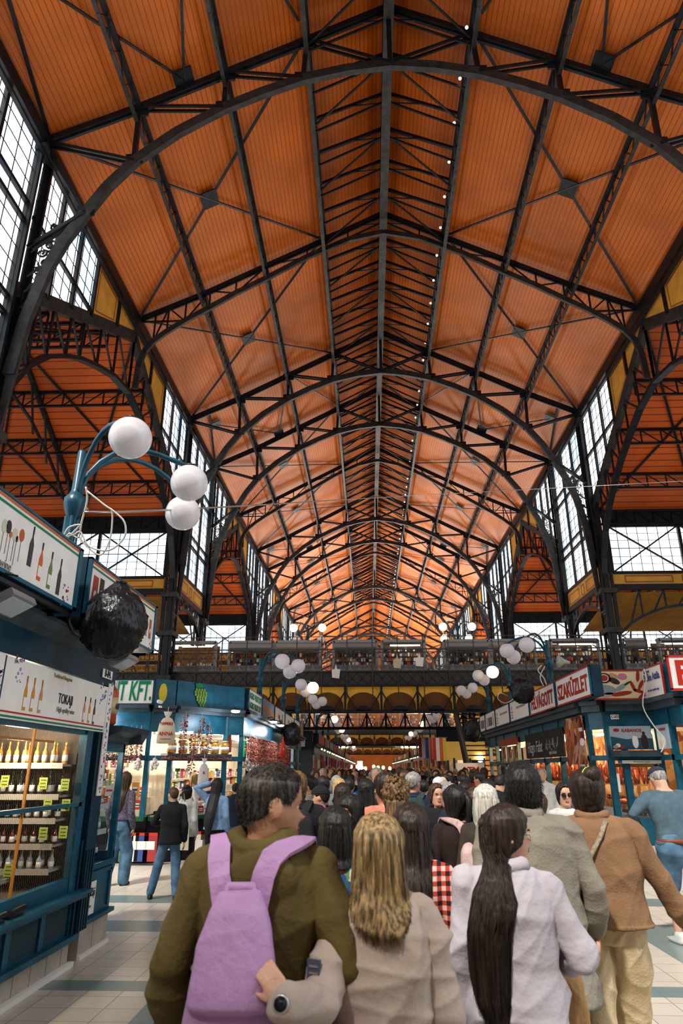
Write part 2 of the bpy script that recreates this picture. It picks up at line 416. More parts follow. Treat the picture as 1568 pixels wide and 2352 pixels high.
# ---- bracing in the roof slopes and herringbone rafters under the ridge strip
ys = sorted(MAIN + MID); ys = [y for y in ys]
def slope_z(x): return 22.92 - (abs(x) - 2.5) * (4.2 / 7.95) - .18
bi = 0
for y0, y1 in zip(ys, ys[1:]):
    if y0 > 84: break
    wide = (y1 - y0) > 7
    for sx in (-1, 1):
        m = MB().use(M_IRON)
        P = lambda x, y: (hx(sx * x), y, slope_z(x))
        if wide:
            m.bar(P(9.9, y0 + .1), P(2.7, y1 - .1), .09, .04); m.bar(P(2.7, y0 + .1), P(9.9, y1 - .1), .09, .04)
            m.box(P(6.3, (y0 + y1) / 2), (.6, .7, .04), mtx=Matrix.Rotation(sx * math.radians(27.5), 3, 'Y'))
        else:
            m.bar(P(9.9, y1), P(9.0, y0), .1, .05); m.bar(P(9.0, y0 + 1.6), P(6.1, y1 - .2), .08, .04); m.bar(P(6.1, y1 - .2), P(4.9, y0), .08, .04); m.bar(P(2.7, y1 - .6), P(5, y0), .08, .04)
            m.box(P(6.1, y1 - .3), (.6, .5, .04), mtx=Matrix.Rotation(sx * math.radians(27.5), 3, 'Y')); m.box(P(9.0, y0 + 1.6), (.6, .6, .04), mtx=Matrix.Rotation(sx * math.radians(27.5), 3, 'Y'))
        tag(m.build('roof_bracing'), 'thin flat diagonal braces on the %s roof slope in the %s bay' % ('left' if sx < 0 else 'right', ORD[min(bi, 13)]), 'brace', 'flat diagonal braces between the trusses')
    bi += 1
    m = MB().use(M_IRON); n = 6 if wide else 4
    for i in range(1, n + 1):
        y = y0 + (y1 - y0) * i / (n + .0); w = .09 if i % 2 else .06
        for sx in (-1, 1):
            m.bar((hx(0), y, 23.9), (hx(sx * 2.5), y, 22.75), w, .12)
            m.bar((hx(0), y, 23.5), (hx(sx * 2.45), y - .05, 22.1), .05, .07)
            if i % 2: m.bar((hx(0), y, 23.6), (hx(sx * 2.5), y + (y1 - y0) / n * 1.0, 22.4), .06, .05)
            m.bar((hx(0), y, 23.4), (hx(sx * 1.25), y, 23.3), .04)
    tag(m.build('ridge_rafters'), 'herringbone of thin rafters under the ridge strip in the %s bay' % ORD[min(bi - 1, 13)], 'rafters', 'herringbone rafters under the ridge')

# ---- columns
def spiral(m, cx, cz, r, turns, n, w, f, y=0, a0=0, d=1):
    pts = []
    for i in range(n + 1):
        t = i / n; a = a0 + d * turns * 2 * PI * t; rr = r * (1 - .82 * t); pts.append((cx + rr * cos(a), y, cz + rr * sin(a)))
    m.path(pts, w, w * f, up=(0, 1, 0)); return pts
def column():
    m = MB().use(M_IRON)
    # inner side of the nave is local +x; built for the left row, mirrored by rotation for the right row
    for a in (-.22, .22):
        for b in (-.3, .3):
            m.b2((a - .05, b - .05, 0), (a + .05, b + .05, 18.6))
    m.b2((-.12, -.3, 0), (.12, -.26, 18.6)); m.b2((-.12, .26, 0), (.12, .3, 18.6)); m.b2((-.02, -.26, 9), (.02, .26, 18.6))
    for i in range(20):
        z = .4 + i * .9 / 2
        m.bar((.22, -.27, z), (.22, .27, z + .45), .05, .03); m.bar((.22, .27, z), (.22, -.27, z + .45), .05, .03)
    for i in range(11):
        m.box((.24, 0, .4 + i * .9), (.05, .6, .08))
    m.use(M_IRON2)
    for z, w in ((0.2, .85), (5.6, .8), (7.6, .72), (9.4, .75), (18.2, .7)): m.box((0, 0, z), (w, w + .12, .22))
    # pierced spandrel between arch rib and column
    m.use(M_IRON)
    for cz, r in ((15.6, .16), (15.0, .22), (14.4, .2), (13.9, .17), (13.4, .15), (12.9, .13), (12.4, .1)):
        cx = .5 + (cz - 12) * .1
        spiral(m, cx, cz, r, 1.6, 14, .035, 1.6, 0, R.random() * 6, 1); spiral(m, cx - r * .9, cz - .25, r * .7, 1.3, 10, .03, 1.6, 0, R.random() * 6, -1)
    m.bar((.3, 0, 14.9), (1.56, 0, 16.05), .08)
    for i in range(7): m.bar((.3, 0, 11 + i * .5), (.36 + i * .05, 0, 11.3 + i * .5), .05)
    m.use(M_IRON2)
    m.ext([(.3, 9.4), (.42, 9.4), (.55, 11.0), (.62, 12.4), (.3, 12.4)], lambda u, v, w: (u, -.04 + w, v), .08)
    return m
colp = None
for i, y in enumerate(MAIN):
    for sx, side in ((-1, 'left'), (1, 'right')):
        if colp is None: colp = o = column().build('iron_column')
        else: o = colp.copy(); C.objects.link(o)
        o.location = (hx(sx * (HW + .05)), y, 0); o.rotation_euler.z = 0 if sx < 0 else PI
        lab = '%s tall dark riveted iron column in the %s row' % (ORD[i], side) if i < 6 else 'remote iron column far down the %s row' % side
        tag(o, lab, 'column', 'iron columns of the %s row' % side)

# ---- nave walls: glazed narrow bays, glazed gables over the side bays
wn = 0
def panel_lines(m, pts, fn):
    cx = sum(p[0] for p in pts) / len(pts); cz = sum(p[1] for p in pts) / len(pts)
    q = [(cx + (p[0] - cx) * .8, cz + (p[1] - cz) * .72) for p in pts]
    for a, b in zip(q, q[1:] + q[:1]): m.bar(fn(a[0], a[1], .05), fn(b[0], b[1], .05), .02, .05)
for sx, side in ((-1, 'left'), (1, 'right')):
    X = hx(sx * 10.06)
    W = lambda u, v, w=0., X=X, sx=sx: (X - sx * w, u, v)
    for k in range(0, len(MAIN), 2):
        y0, y1 = MAIN[k] + .3, MAIN[k + 1] - .3
        wn += 1
        wr = MB().use(M_SKYPANE); wr.quad(W(y0, 10.75), W(y1, 10.75), W(y1, 18.4), W(y0, 18.4))
        w = struct(wr.build('window_%d' % wn), 'tall clerestory window of the %s nave wall, %s from the camera' % (side, ORD[k // 2]))
        m = MB().use(M_IRON)
        L = y1 - y0
        for j in range(4): m.bar(W(y0 + L * j / 3, 10.7, .06), W(y0 + L * j / 3, 18.4, .06), .12, .12)
        for z in (10.75, 12.6, 13.1, 15.6, 16.2, 18.4): m.bar(W(y0, z, .06), W(y1, z, .06), .11, .12)
        nb = 9 if k < 6 else 0
        for j in range(nb): m.bar(W(y0 + L * (j + .5) / nb, 10.7, .03), W(y0 + L * (j + .5) / nb, 18.4, .03), .02, .02)
        for j in range(14 if k < 6 else 0): m.bar(W(y0, 10.9 + j * .54, .03), W(y1, 10.9 + j * .54, .03), .02, .02)
        m.build('window_frame', parent=w)
        m = MB().use(M_GOLD); m.ext([(y0, 9.85), (y1, 9.85), (y1, 10.7), (y0, 10.7)], lambda u, v, w, W=W: W(u, v, w), .05)
        m.use(M_GOLDLN)
        for a, b in ((y0 + .1, y0 + L * .42), (y0 + L * .45, y0 + L * .55), (y0 + L * .58, y1 - .1)): panel_lines(m, [(a, 9.95), (b, 9.95), (b, 10.6), (a, 10.6)], W)
        o = struct(m.build('trim_%d' % wn), 'ochre panel with a red line under the %s clerestory window, %s from the camera' % (side, ORD[k // 2]))
        # bracket truss under the panel
        m = MB().use(M_IRON); m.bar(W(y0 - .3, 9.75, .05), W(y1 + .3, 9.75, .05), .2, .25)
        pts = [(y0 + L * t, 7.6 + 1.7 * math.sin(PI * (.08 + .84 * t)) ** .6) for t in [i / 10 for i in range(11)]]
        m.path([W(a, b) for a, b in pts], .14, .14)
        for j, (a, b) in enumerate(pts): m.bar(W(a, b), W(a + (.25 if j % 2 else -.25), 9.75), .06)
        tag(m.build('arched_bracket'), 'iron arch bracket below the %s nave panel, %s from the camera' % (side, ORD[k // 2]), 'bracket', 'arched brackets along the nave')
    # gables over the wide bays
    for k, ym in enumerate(MID):
        for d in (-1, 1):
            if k == 0 and d < 0: continue
            G = lambda t: ym + d * t          # t = distance from the gable peak
            wn += 1
            zb = lambda t: 18.1 - .53 * t
            wr = MB().use(M_SKYPANE); wr.poly([W(G(4.1), zb(4.1)), W(G(8.3), zb(8.3)), W(G(8.3), 18.4), W(G(4.1), 18.4)])
            w = struct(wr.build('window_%d' % wn), 'sloping gable window on the %s nave wall, %s side bay' % (side, ORD[k]))
            m = MB().use(M_IRON)
            for t in (4.1, 5.5, 6.9, 8.2): m.bar(W(G(t), zb(t), .06), W(G(t), 18.4, .06), .11, .12)
            for z in (16.1, 18.4): m.bar(W(G(4.1 if z > 16 else 4.5), z, .06), W(G(8.3), z, .06), .1, .12)
            if k < 3:
                for j in range(9): m.bar(W(G(4.3 + j * .47), zb(4.3 + j * .47), .03), W(G(4.3 + j * .47), 18.4, .03), .02, .02)
                for z in (14.5, 15.1, 15.7, 16.7, 17.3, 17.9):
                    ta = max(4.1, (18.1 - z) / .53); m.bar(W(G(ta), z, .03), W(G(8.3), z, .03), .02, .02)
            m.build('window_frame', parent=w)
            m = MB().use(M_GOLD)
            for q in ([(4.0, zb(4.0)), (4.0, 18.3), (2.1, 18.3), (2.1, zb(2.1))], [(1.95, zb(1.95)), (1.95, 18.3), (.3, 18.3), (.3, zb(.3))]):
                m.ext([(G(a), b) for a, b in q], lambda u, v, w, W=W: W(u, v, w), .05)
            m.use(M_GOLDLN)
            for q in ([(4.0, zb(4.0)), (4.0, 18.3), (2.1, 18.3), (2.1, zb(2.1))],): panel_lines(m, [(G(a), b) for a, b in q], W)
            m.use(M_IRON); m.bar(W(G(2.02), zb(2.02), .07), W(G(2.02), 18.3, .07), .14, .1)
            struct(m.build('trim_%d' % (100 + wn)), 'tapering ochre panel beside the gable window on the %s wall, %s side bay' % (side, ORD[k]))
        # verge and arch truss of the side bay opening
        m = MB().use(M_IRON2)
        for d in (-1, 1): m.bar(W(ym, 18.0, -.05), W(ym + d * 8.4, 13.6, -.05), .22, .42)
        m.use(M_IRON)
        arch = [(8.4, 9.6), (7.9, 10.9), (7.2, 12.0), (6.3, 12.9), (5.2, 13.65), (4.3, 14.15), (3, 14.7), (1.6, 15.2), (0, 15.45)]
        for d in (-1, 1):
            m.path([W(ym + d * a, b) for a, b in arch], .26, .13)
            for j, (a, b) in enumerate(arch[1:]):
                m.bar(W(ym + d * a, b), W(ym + d * a, 17.95 - .53 * a), .07)
                a2 = arch[j][0]; m.bar(W(ym + d * a, b), W(ym + d * a2, 17.95 - .53 * a2), .06)
        tag(m.build('gable_arch'), 'latticed iron arch over the %s side bay, %s from the camera' % (side, ORD[k]), 'arch', 'latticed arches of the side bays')

# ---- side bays: boarded roofs, cross purlins, their own glazed walls
for sx, side in ((-1, 'left'), (1, 'right')):
    for k, ym in enumerate(MID):
        if k == 0 or k > 4: continue
        xa, xb = hx(sx * 10.2), hx(sx * 24)
        m = MB()
        for d in (-1, 1): m.quad((xa, ym, 18.05), (xb, ym, 18.05), (xb, ym + d * 8.4, 13.3), (xa, ym + d * 8.4, 13.3))
        struct(m.build('ceiling_' + side, M_CEILT), 'orange boarded roof of the %s side bay, %s from the camera' % (side, ORD[k]))
        m = MB().use(M_IRON)
        for d in (-1, 1):
            if k == 0 and d < 0: continue
            for t in (2.1, 4.2, 6.3, 8.2):
                z = 18.0 - .565 * t; y = ym + d * t
                m.bar((xa, y, z - .05), (xb, y, z - .05), .1); m.bar((xa, y, z - .7), (xb, y, z - .7), .09)
                for j in range(16):
                    x0 = xa + sx * j * .86
                    m.bar((x0, y, z - .05), (x0, y, z - .7), .05); m.bar((x0, y, z - .05), (x0 + sx * .86, y, z - .7), .04)
            for j in range(3):
                x0 = xa + sx * (j * 4.6)
                m.bar((x0, ym + d * .2, 17.8), (x0 + sx * 4.6, ym + d * 8.2, 13.35), .1, .05); m.bar((x0 + sx * 4.6, ym + d * .2, 17.8), (x0, ym + d * 8.2, 13.35), .1, .05)
                m.path([(x0 + sx * 4.6, ym + d * t, 17.9 - .565 * t) for t in (0, 8.4)], .16, .2)
                m.path([(x0 + sx * 4.6, ym + d * a, b - .2) for a, b in [(8.4, 11.), (7.9, 11.9), (7, 12.9), (5.5, 14), (4, 14.8), (2, 15.6), (0, 15.9)]], .1)
                for t in (1.5, 3, 4.5, 6): m.bar((x0 + sx * 4.6, ym + d * t, 17.9 - .565 * t), (x0 + sx * 4.6, ym + d * (t + .8), 15.1 - .42 * (t - 1)), .07)
        tag(m.build('side_bay_roof_frame'), 'lattice purlins and braces under the %s side bay roof, %s from the camera' % (side, ORD[k]), 'roof frame', 'roof frames of the side bays')
        for d, yy in ((1, MAIN[2 * k]),):
            if yy is None: continue
            wn += 1
            Z = lambda x, z, w=0., yy=yy: (x, yy - w, z)
            xs = hx(sx * 10.5); L = 13.4 * sx
            wr = MB().use(M_SKYPANE); wr.quad(Z(xs, 10.3), Z(xs + L, 10.3), Z(xs + L, 12.6), Z(xs, 12.6))
            w = struct(wr.build('window_%d' % wn), 'long window band in the %s side bay, %s from the camera' % (side, ORD[k]))
            m = MB().use(M_IRON)
            for z in (10.3, 12.6): m.bar(Z(xs, z, .1), Z(xs + L, z, .1), .1, .14)
            m.bar(Z(xs, 11.5, .05), Z(xs + L, 11.5, .05), .03)
            for j in range(5): m.bar(Z(xs + L * j / 4, 10.3, .1), Z(xs + L * j / 4, 12.6, .1), .14)
            for j in range(4): m.bar(Z(xs + L * j / 4, 10.3, .16), Z(xs + L * (j + 1) / 4, 12.6, .16), .07); m.bar(Z(xs + L * j / 4, 12.6, .16), Z(xs + L * (j + 1) / 4, 10.3, .16), .07)
            if k < 3:
                for j in range(28): m.bar(Z(xs + L * j / 28, 10.3, .03), Z(xs + L * j / 28, 12.6, .03), .025)
                for z in (10.75, 11.1, 11.9, 12.25): m.bar(Z(xs, z, .03), Z(xs + L, z, .03), .02)
            m.build('window_frame', parent=w)
            m = MB().use(M_GOLD); m.b2(Z(xs, 9.75, .1), Z(xs + L, 10.25, 0)); m.use(M_GOLDLN)
            for a, b in ((.02, .22), (.23, .27), (.28, .48), (.52, .72), (.73, .77), (.78, .98)):
                panel_lines(m, [(xs + L * a, 9.8), (xs + L * b, 9.8), (xs + L * b, 10.2), (xs + L * a, 10.2)], lambda u, v, w, Z=Z: Z(u, v, .12))
            m.use(M_IRON); m.b2(Z(xs, 12.65, .15), Z(xs + L, 13.3, 0)); m.b2(Z(xs, 9.5, .15), Z(xs + L, 9.75, -.1))
            # arch lattice below with ochre vault behind
            for i0 in (0, 1):
                x0 = xs + L / 2 * i0
                pts = [(x0 + L / 2 * t, 6.9 + 1.9 * max(0, math.sin(PI * (.04 + .92 * t))) ** .55) for t in [i / 12 for i in range(13)]]
                m.path([Z(a, b) for a, b in pts], .12)
                for j, (a, b) in enumerate(pts[:-1]): m.bar(Z(a, b), Z(pts[j + 1][0] if j % 2 else a, 9.55), .07)
            m.use(M_GOLD); m.quad((xs, yy + .4, 9.5), (xs + L, yy + .4, 9.5), (xs + L, yy + 5.4, 8.6), (xs, yy + 5.4, 8.6))
            struct(m.build('wall_%s' % side), 'ochre frieze and iron arches in the %s side bay, %s from the camera' % (side, ORD[k]))
# ---- outer walls behind the galleries
for sx, side in ((-1, 'left'), (1, 'right')):
    m = MB().use(mat('outer_wall', (.34, .2, .1), .8, var=.2)); x = hx(sx * 24)
    m.b2((x, 12, 0), (x + sx * .3, YEND, 14)); m.use(M_SKYPANE)
    for i in range(20): m.b2((x - sx * .06, 14 + i * 6, 6.4), (x - sx * .02, 18 + i * 6, 9.2))
    struct(m.build('wall_outer_' + side), 'outer brick wall on the %s with tall windows' % side)
# ================================================================== MEASURING HELPERS (photo survey: where a sight line meets a real plane)
_P = math.atan(592 / 1568.); _W = math.atan(64 / math.hypot(1568, 592))
def ray(u, v):
    x = (u - 784) / 1568; y = -(v - 1176) / 1568
    d = (x, cos(_P) - y * sin(_P), sin(_P) + y * cos(_P)); c, s = cos(_W), sin(_W)
    return Vector((d[0] * c - d[1] * s, d[0] * s + d[1] * c, d[2]))
E0 = Vector((0, 0, 1.75))
def onx(u, v, X): d = ray(u, v); return E0 + d * (X / d.x)
def ony(u, v, Y): d = ray(u, v); return E0 + d * (Y / d.y)
def onz(u, v, Z): d = ray(u, v); return E0 + d * ((Z - 1.75) / d.z)
def dep(u, v, D): return E0 + ray(u, v) * D
TL = (PI / 2, 0, PI / 2)      # lettering facing the aisle from the left row
TR = (PI / 2, 0, -PI / 2)     # ... from the right row
TF = (PI / 2, 0, 0)           # lettering facing the photographer
M_INT = mat('stall_interior', (.55, .42, .26), .7, var=.2, vs=3)
M_INTW = mat('stall_lit_back', (.8, .66, .46), .6, emit=.22, var=.2, vs=3)  # faint emission in the back wall stands in for lamplight on it
M_MESH = mat('mesh_wire', (.36, .27, .17), .45, .3)
M_PAPER = mat('paper', (.75, .72, .68), .6, emit=.04)
M_YEL = mat('price_card', (.42, .50, .08), .6, emit=.03)
M_INK = mat('ink', (.03, .03, .035), .6)
M_INKG = mat('ink_grey', (.30, .27, .24), .6)
M_CABLE = mat('white_cable', (.7, .67, .62), .5)
GOODC = [(.55, .05, .03), (.62, .30, .06), (.7, .62, .5), (.08, .2, .09), (.05, .09, .25), (.6, .45, .1), (.35, .05, .05), (.7, .66, .62), (.25, .12, .05), (.5, .1, .2)]
M_GOODS = [mat('packet_%d' % i, c, .35, emit=.03) for i, c in enumerate(GOODC)]
GN = ['red', 'orange', 'cream', 'green', 'dark blue', 'golden', 'maroon', 'white', 'brown', 'pink']

# ------------------------------------------------------------------ small goods (one mesh each, copied)
def packet_mesh(col):
    m = MB().use(M_GOODS[col]); m.b2((-.05, -.03, 0), (.05, .03, .15)); m.use(M_PAPER); m.b2((-.035, -.032, .04), (.035, -.03, .1)); m.use(M_GOODS[(col + 3) % 10]); m.b2((-.035, -.034, .055), (.035, -.032, .08)); return m
def jar_mesh():
    m = S().use(mat('jar_pickle', (.55, .28, .06), .15, var=.5, vs=30)); m.lathe([(0, .055), (.01, .065), (.13, .065), (.155, .05), (.16, .048)]); m.use(mat('jar_lid', (.6, .5, .2), .3, .6)); m.lathe([(.16, .053), (.185, .053), (.19, .045)])
    m.use(M_PAPER); m.lathe([(.045, .0665), (.1, .0665)]); return m
def bottle_mesh(glass, cap, label=True, h=.3):
    m = S().use(glass); m.lathe([(0, .03), (.005, .037), (h * .55, .037), (h * .68, .016), (h * .8, .013), (h * .97, .013)], n=10); m.use(cap); m.lathe([(h * .8, .0145), (h, .0145), (h + .004, .01)], n=10)
    if label: m.use(M_PAPER); m.lathe([(h * .15, .0378), (h * .42, .0378)], n=10)
    return m
PROT = {}
def stock(kind, mk, name, loc, rz, label, cat, group, sc=1.):
    if kind not in PROT: o = mk().build(name); PROT[kind] = o
    else: o = PROT[kind].copy(); C.objects.link(o)
    o.location = loc; o.rotation_euler = (0, 0, rz)
    o.scale = (sc,) * 3 if not hasattr(sc, '__len__') else sc
    tag(o, label, cat, group); return o
G_DARK = mat('dark_bottle_glass', (.015, .02, .012), .08, spec=.8); G_AMB = mat('amber_wine', (.55, .27, .05), .08, spec=.7); G_RED = mat('red_wine', (.10, .015, .01), .08); G_CLR = mat('clear_spirit', (.35, .4, .42), .08)
CAPG = mat('gold_cap', (.65, .42, .12), .3, .7); CAPB = mat('black_cap', (.02, .02, .02), .3)

# ------------------------------------------------------------------ LEFT: wine kiosk beside the camera
XK = -2.87
k = empty('wine_kiosk', 'blue kiosk with wire mesh window and wine bottles at the left edge', 'kiosk', (XK, 4.6, 0))
def kb(a, b, m, name, label=None, kk=None):
    kk = kk or k
    q = MB(); q.b2([a[i] - kk.location[i] for i in range(3)], [b[i] - kk.location[i] for i in range(3)]); return q.build(name, m, kk, label=label)
q = MB().use(M_CREAM); q.b2((-2.2, -3.2, 0), (-.02, 2.85, .26)); q.use(M_INKG)
for i in range(20): q.b2((-.02, -3.2 + i * .31, .0), (-.018, -3.192 + i * .31, .26))
q.use(M_PAPER); q.b2((-.02, -3.2, 0), (.03, 2.9, .04)); q.build('tiled_plinth', parent=k)
q = MB().use(M_BLUE); q.b2((-.06, -3.2, .26), (0, 2.8, .64)); q.b2((0, -3.2, .24), (.07, 2.85, .29)); q.b2((0, -3.2, .56), (.03, 2.8, .62))
for i in range(9): y = 2.72 - i * .62; q.b2((0, y - .045, .28), (.025, y + .045, .6))
q.use(mat('vent_mesh', (.03, .06, .08), .7))
for i in range(8): y = 2.41 - i * .62; q.b2((-.01, y - .255, .31), (.004, y + .255, .55))
q.build('base_panel', parent=k)
q = MB().use(M_BLUE); q.b2((-.08, -3.2, .64), (.16, 2.85, .67)); q.b2((-.03, -3.2, .6), (.12, 2.82, .64)); q.build('counter_ledge', parent=k)
q = MB().use(M_BLACK)
for dy in (.55, 1.0, 1.3): q.b2((.02, dy, .67), (.1, dy + .22, .69)); q.bar((.04, dy + .02, .69), (.12, dy + .2, .735), .03)
q.build('folding_bracket', parent=k)
q = MB().use(M_BLUE); q.b2((-.05, -3.2, .67), (.02, 2.68, .79)); q.b2((-.04, 2.55, .67), (.03, 2.7, 2.12)); q.b2((-.02, -3.2, 1.415), (.03, 2.62, 1.45)); q.b2((-.05, -3.2, 2.08), (.01, 2.7, 2.14))
q.build('window_frame', parent=k)
q = MB().use(M_BLUED); q.b2((-.1, 2.66, .3), (.0, 2.78, 2.1)); q.b2((0, 2.7, .3), (.05, 2.73, 1.1)); q.b2((-.12, 2.78, .29), (.06, 3.05, 2.58))
for i in range(4): q.b2((.06, 2.8 + i * .06, .3), (.075, 2.83 + i * .06, 1.0))
q.build('corner_pilaster', parent=k)
# wire mesh, diamond pattern, in front of the window
q = MB().use(M_MESH); za, zb, ya, yb = .8, 2.08, -.3, 2.55
st = .036; sl = 1.75; n = int((yb - ya + (zb - za) / sl) / st) + 1
for i in range(n):
    for d in (1, -1):
        y0 = (ya - (zb - za) / sl + i * st) if d > 0 else (ya + i * st); y1 = y0 + d * (zb - za) / sl
        z0, z1 = za, zb
        if y0 < ya: z0 += (ya - y0) * sl; y0 = ya
        if y0 > yb: z0 += (y0 - yb) * sl; y0 = yb
        if y1 < ya: z1 -= (ya - y1) * sl; y1 = ya
        if y1 > yb: z1 -= (y1 - yb) * sl; y1 = yb
        if z1 - z0 > .01: w2 = .0015; q.quad((.012, y0 - w2, z0), (.012, y0 + w2, z0), (.012, y1 + w2, z1), (.012, y1 - w2, z1))
q.build('wire_mesh', parent=k, label='brown diamond wire mesh')
q = MB().use(mat('orange_rod', (.55, .24, .04), .5)); q.b2((.0, 1.42, .8), (.02, 1.44, 2.08)); q.b2((-.3, .6, 2.0), (-.28, 2.5, 2.02)); q.build('mesh_stiffener', parent=k)
q = MB().use(mat('kiosk_inside', (.13, .10, .075), .7)); q.b2((-2.2, -3.2, .26), (-2.15, 2.75, 2.6)); q.b2((-2.2, 2.7, .26), (-.1, 2.76, 2.6)); q.b2((-2.2, -3.2, .26), (-.1, 2.75, .7)); q.b2((-2.2, -3.2, 2.56), (-.05, 2.75, 2.62)); q.b2((-2.2, -3.25, 0), (0, -3.2, 2.6)); q.build('inner_walls', parent=k)
q = MB().use(M_LAMP); q.bar((-.5, -1.5, 2.1), (-.5, .9, 2.1), .04); q.bar((-1.2, .6, 1.3), (-.7, .9, 1.2), .02); q.build('strip_light', parent=k)
q = MB().use(mat('inner_shelf', (.45, .42, .38), .4)); SH = [.88, 1.09, 1.31, 1.52, 1.80]
for z in SH: q.b2((-2.1, 2.36, z - .02), (-.1, 2.68, z)); q.b2((-2.1, 2.35, z - .04), (-.1, 2.362, z + .012))
for z in SH[:3]: q.b2((-1.9, -1.5, z - .02), (-1.6, 2.3, z))
q.build('shelf', parent=k)
q = MB().use(M_STEEL); q.bar((-.3, .9, .85), (-.55, 1.5, 1.25), .03); q.bar((-.3, -1, .85), (-.3, 2.0, .85), .03); q.use(mat('case_glass', (.3, .33, .3), .1, alpha=.35)); q.quad((-.25, -1.2, .84), (-.25, 1.9, .84), (-.56, 1.9, 1.25), (-.56, -1.2, 1.25)); q.build('slanted_case', parent=k, label='slanted glass case')
# cornice stack above the sign
q = MB().use(M_BLUED); q.b2((-2.2, -3.2, 2.6), (.05, 3.1, 2.84)); q.use(M_CORN)
prof = [(.05, 2.84), (.09, 2.87), (.10, 2.90), (.17, 2.95), (.18, 2.98), (-.3, 3.0), (-.3, 2.84)]
q.ext([(a, b) for a, b in prof], lambda u, v, w: (u, -3.2 + w, v), 6.3); q.b2((-2.2, -3.2, 2.96), (-.2, 3.1, 3.0)); q.build('cornice', parent=k, label='grey stepped cornice over a dark blue band')
# bottles on shelves, price cards
rows = [(4, G_AMB, CAPG, 'gold-capped bottle of amber wine on the top shelf of the wine kiosk', 'amber wines on the top shelf', 26, .22),
        (3, G_DARK, CAPB, 'dark bottle with a pale label on the second shelf of the wine kiosk', 'dark bottles on the second shelf', 24, .23),
        (2, G_DARK, CAPB, 'dark wine bottle with a white label on the middle shelf of the wine kiosk', 'dark bottles on the middle shelf', 24, .17),
        (1, G_RED, CAPB, 'red wine bottle with a pale label on the lower shelf of the wine kiosk', 'red wines on the lower shelf', 24, .18),
        (0, G_CLR, CAPG, 'clear bottle on the lowest shelf of the wine kiosk', 'clear bottles on the lowest shelf', 24, .17)]
for si, gl, cp, lab, grp, n, h in rows:
    for i in range(n):
        y = 7.04 + .12 * (i % 2)
        stock('bt%d' % si, lambda gl=gl, cp=cp, h=h: bottle_mesh(gl, cp, h=h), 'wine_bottle', (XK - .12 - i * .048, y - .03 * (i % 3), SH[si]), R.random() * 6, lab, 'bottle', grp, (.62, .62, .95))
for i, (u, v) in enumerate([(100, 1800), (150, 1803), (110, 1850), (152, 1850), (100, 1915), (146, 1912), (20, 2000), (12, 1795)]):
    p = ony(u, v, 6.93); q = MB().use(M_YEL); q.b2((-.045, -.002, -.05), (.035, .002, .055)); q.use(M_INK)
    for j in range(3): q.b2((-.03, -.004, .03 - j * .03), (.022, -.002, .036 - j * .03))
    tag(q.build('price_card', loc=p), ['yellow price card high behind the mesh, left of the rod', 'narrow yellow price card high behind the mesh, near the pilaster', 'yellow price card just above the middle rail of the mesh window', 'small yellow price card above the middle rail near the pilaster', 'yellow price card below the middle rail of the mesh window', 'narrow yellow price card below the middle rail near the pilaster', 'yellow card over the slanted glass case', 'pale yellow card at the left edge behind the mesh'][i], 'price card', 'price cards in the wine kiosk')
# white TOKAJI fascia sign
def flat_bottle(q, c, h, body, cap, fn, lab=None, w=.13, slim=.33):
    P = [(-w, 0), (w, 0), (w, .55), (w * slim, .74), (w * slim, 1), (-w * slim, 1), (-w * slim, .74), (-w, .55)]
    q.use(body); q.ext([(c[0] + a * h, c[1] + b * h) for a, b in P], fn, .004)
    q.use(cap); q.ext([(c[0] + a * h, c[1] + b * h) for a, b in [(-w * slim, .82), (w * slim, .82), (w * slim, 1.01), (-w * slim, 1.01)]], lambda u, v, w_: fn(u, v, w_ * 1.4), .004)
    q.use(lab or M_PAPER); q.ext([(c[0] + a * h, c[1] + b * h) for a, b in [(-w * .9, .1), (w * .9, .1), (w * .9, .38), (-w * .9, .38)]], lambda u, v, w_: fn(u, v, w_ * 1.4), .004)
X1 = XK + .075
s = empty('tokaji_sign', 'long white sign over the mesh window with six bottles and a tricolour stripe', 'sign', (X1, 6.0, 2.12))
F1 = lambda u, v, w: (w, u - 6.0, v - 2.12)
def bx1(q, m, y0, y1, z0, z1, t=.004): q.use(m); q.ext([(y0, z0), (y1, z0), (y1, z1), (y0, z1)], F1, t)
q = MB().use(M_WHITE); q.ext([(1.4, 2.12), (7.48, 2.12), (7.48, 2.58), (1.4, 2.58)], lambda u, v, w: (w - .03, u - 6.0, v - 2.12), .03)
bx1(q, M_RED, 1.4, 7.42, 2.165, 2.178); bx1(q, M_GREEN, 1.4, 7.42, 2.13, 2.146); bx1(q, M_BLUED, 5.23, 5.245, 2.12, 2.58); q.build('sign_board', parent=s)
q = MB()
G_AMBF = mat('print_amber', (.62, .30, .06), .5); G_PINKF = mat('print_rose', (.60, .28, .16), .5); G_DKF = mat('print_dark', (.07, .06, .07), .5)
for (u, v, body) in [(55, 1600, G_AMBF), (72, 1603, G_AMBF), (90, 1607, G_PINKF), (191, 1630, G_PINKF), (203, 1632, G_AMBF), (214, 1635, G_DKF)]:
    p = onx(u, v + 14, X1); flat_bottle(q, (p.y, p.z - .06), .27 if u < 100 else .24, body, G_AMBF if u < 100 else G_DKF, F1, w=.1)
q.build('printed_bottles', parent=s, label='printed row of wine bottles')
fl = [mat('flower_red', (.35, .05, .06), .6), mat('flower_blue', (.2, .25, .5), .6), mat('leaf_print', (.2, .38, .25), .6), mat('flower_lilac', (.4, .28, .5), .6)]
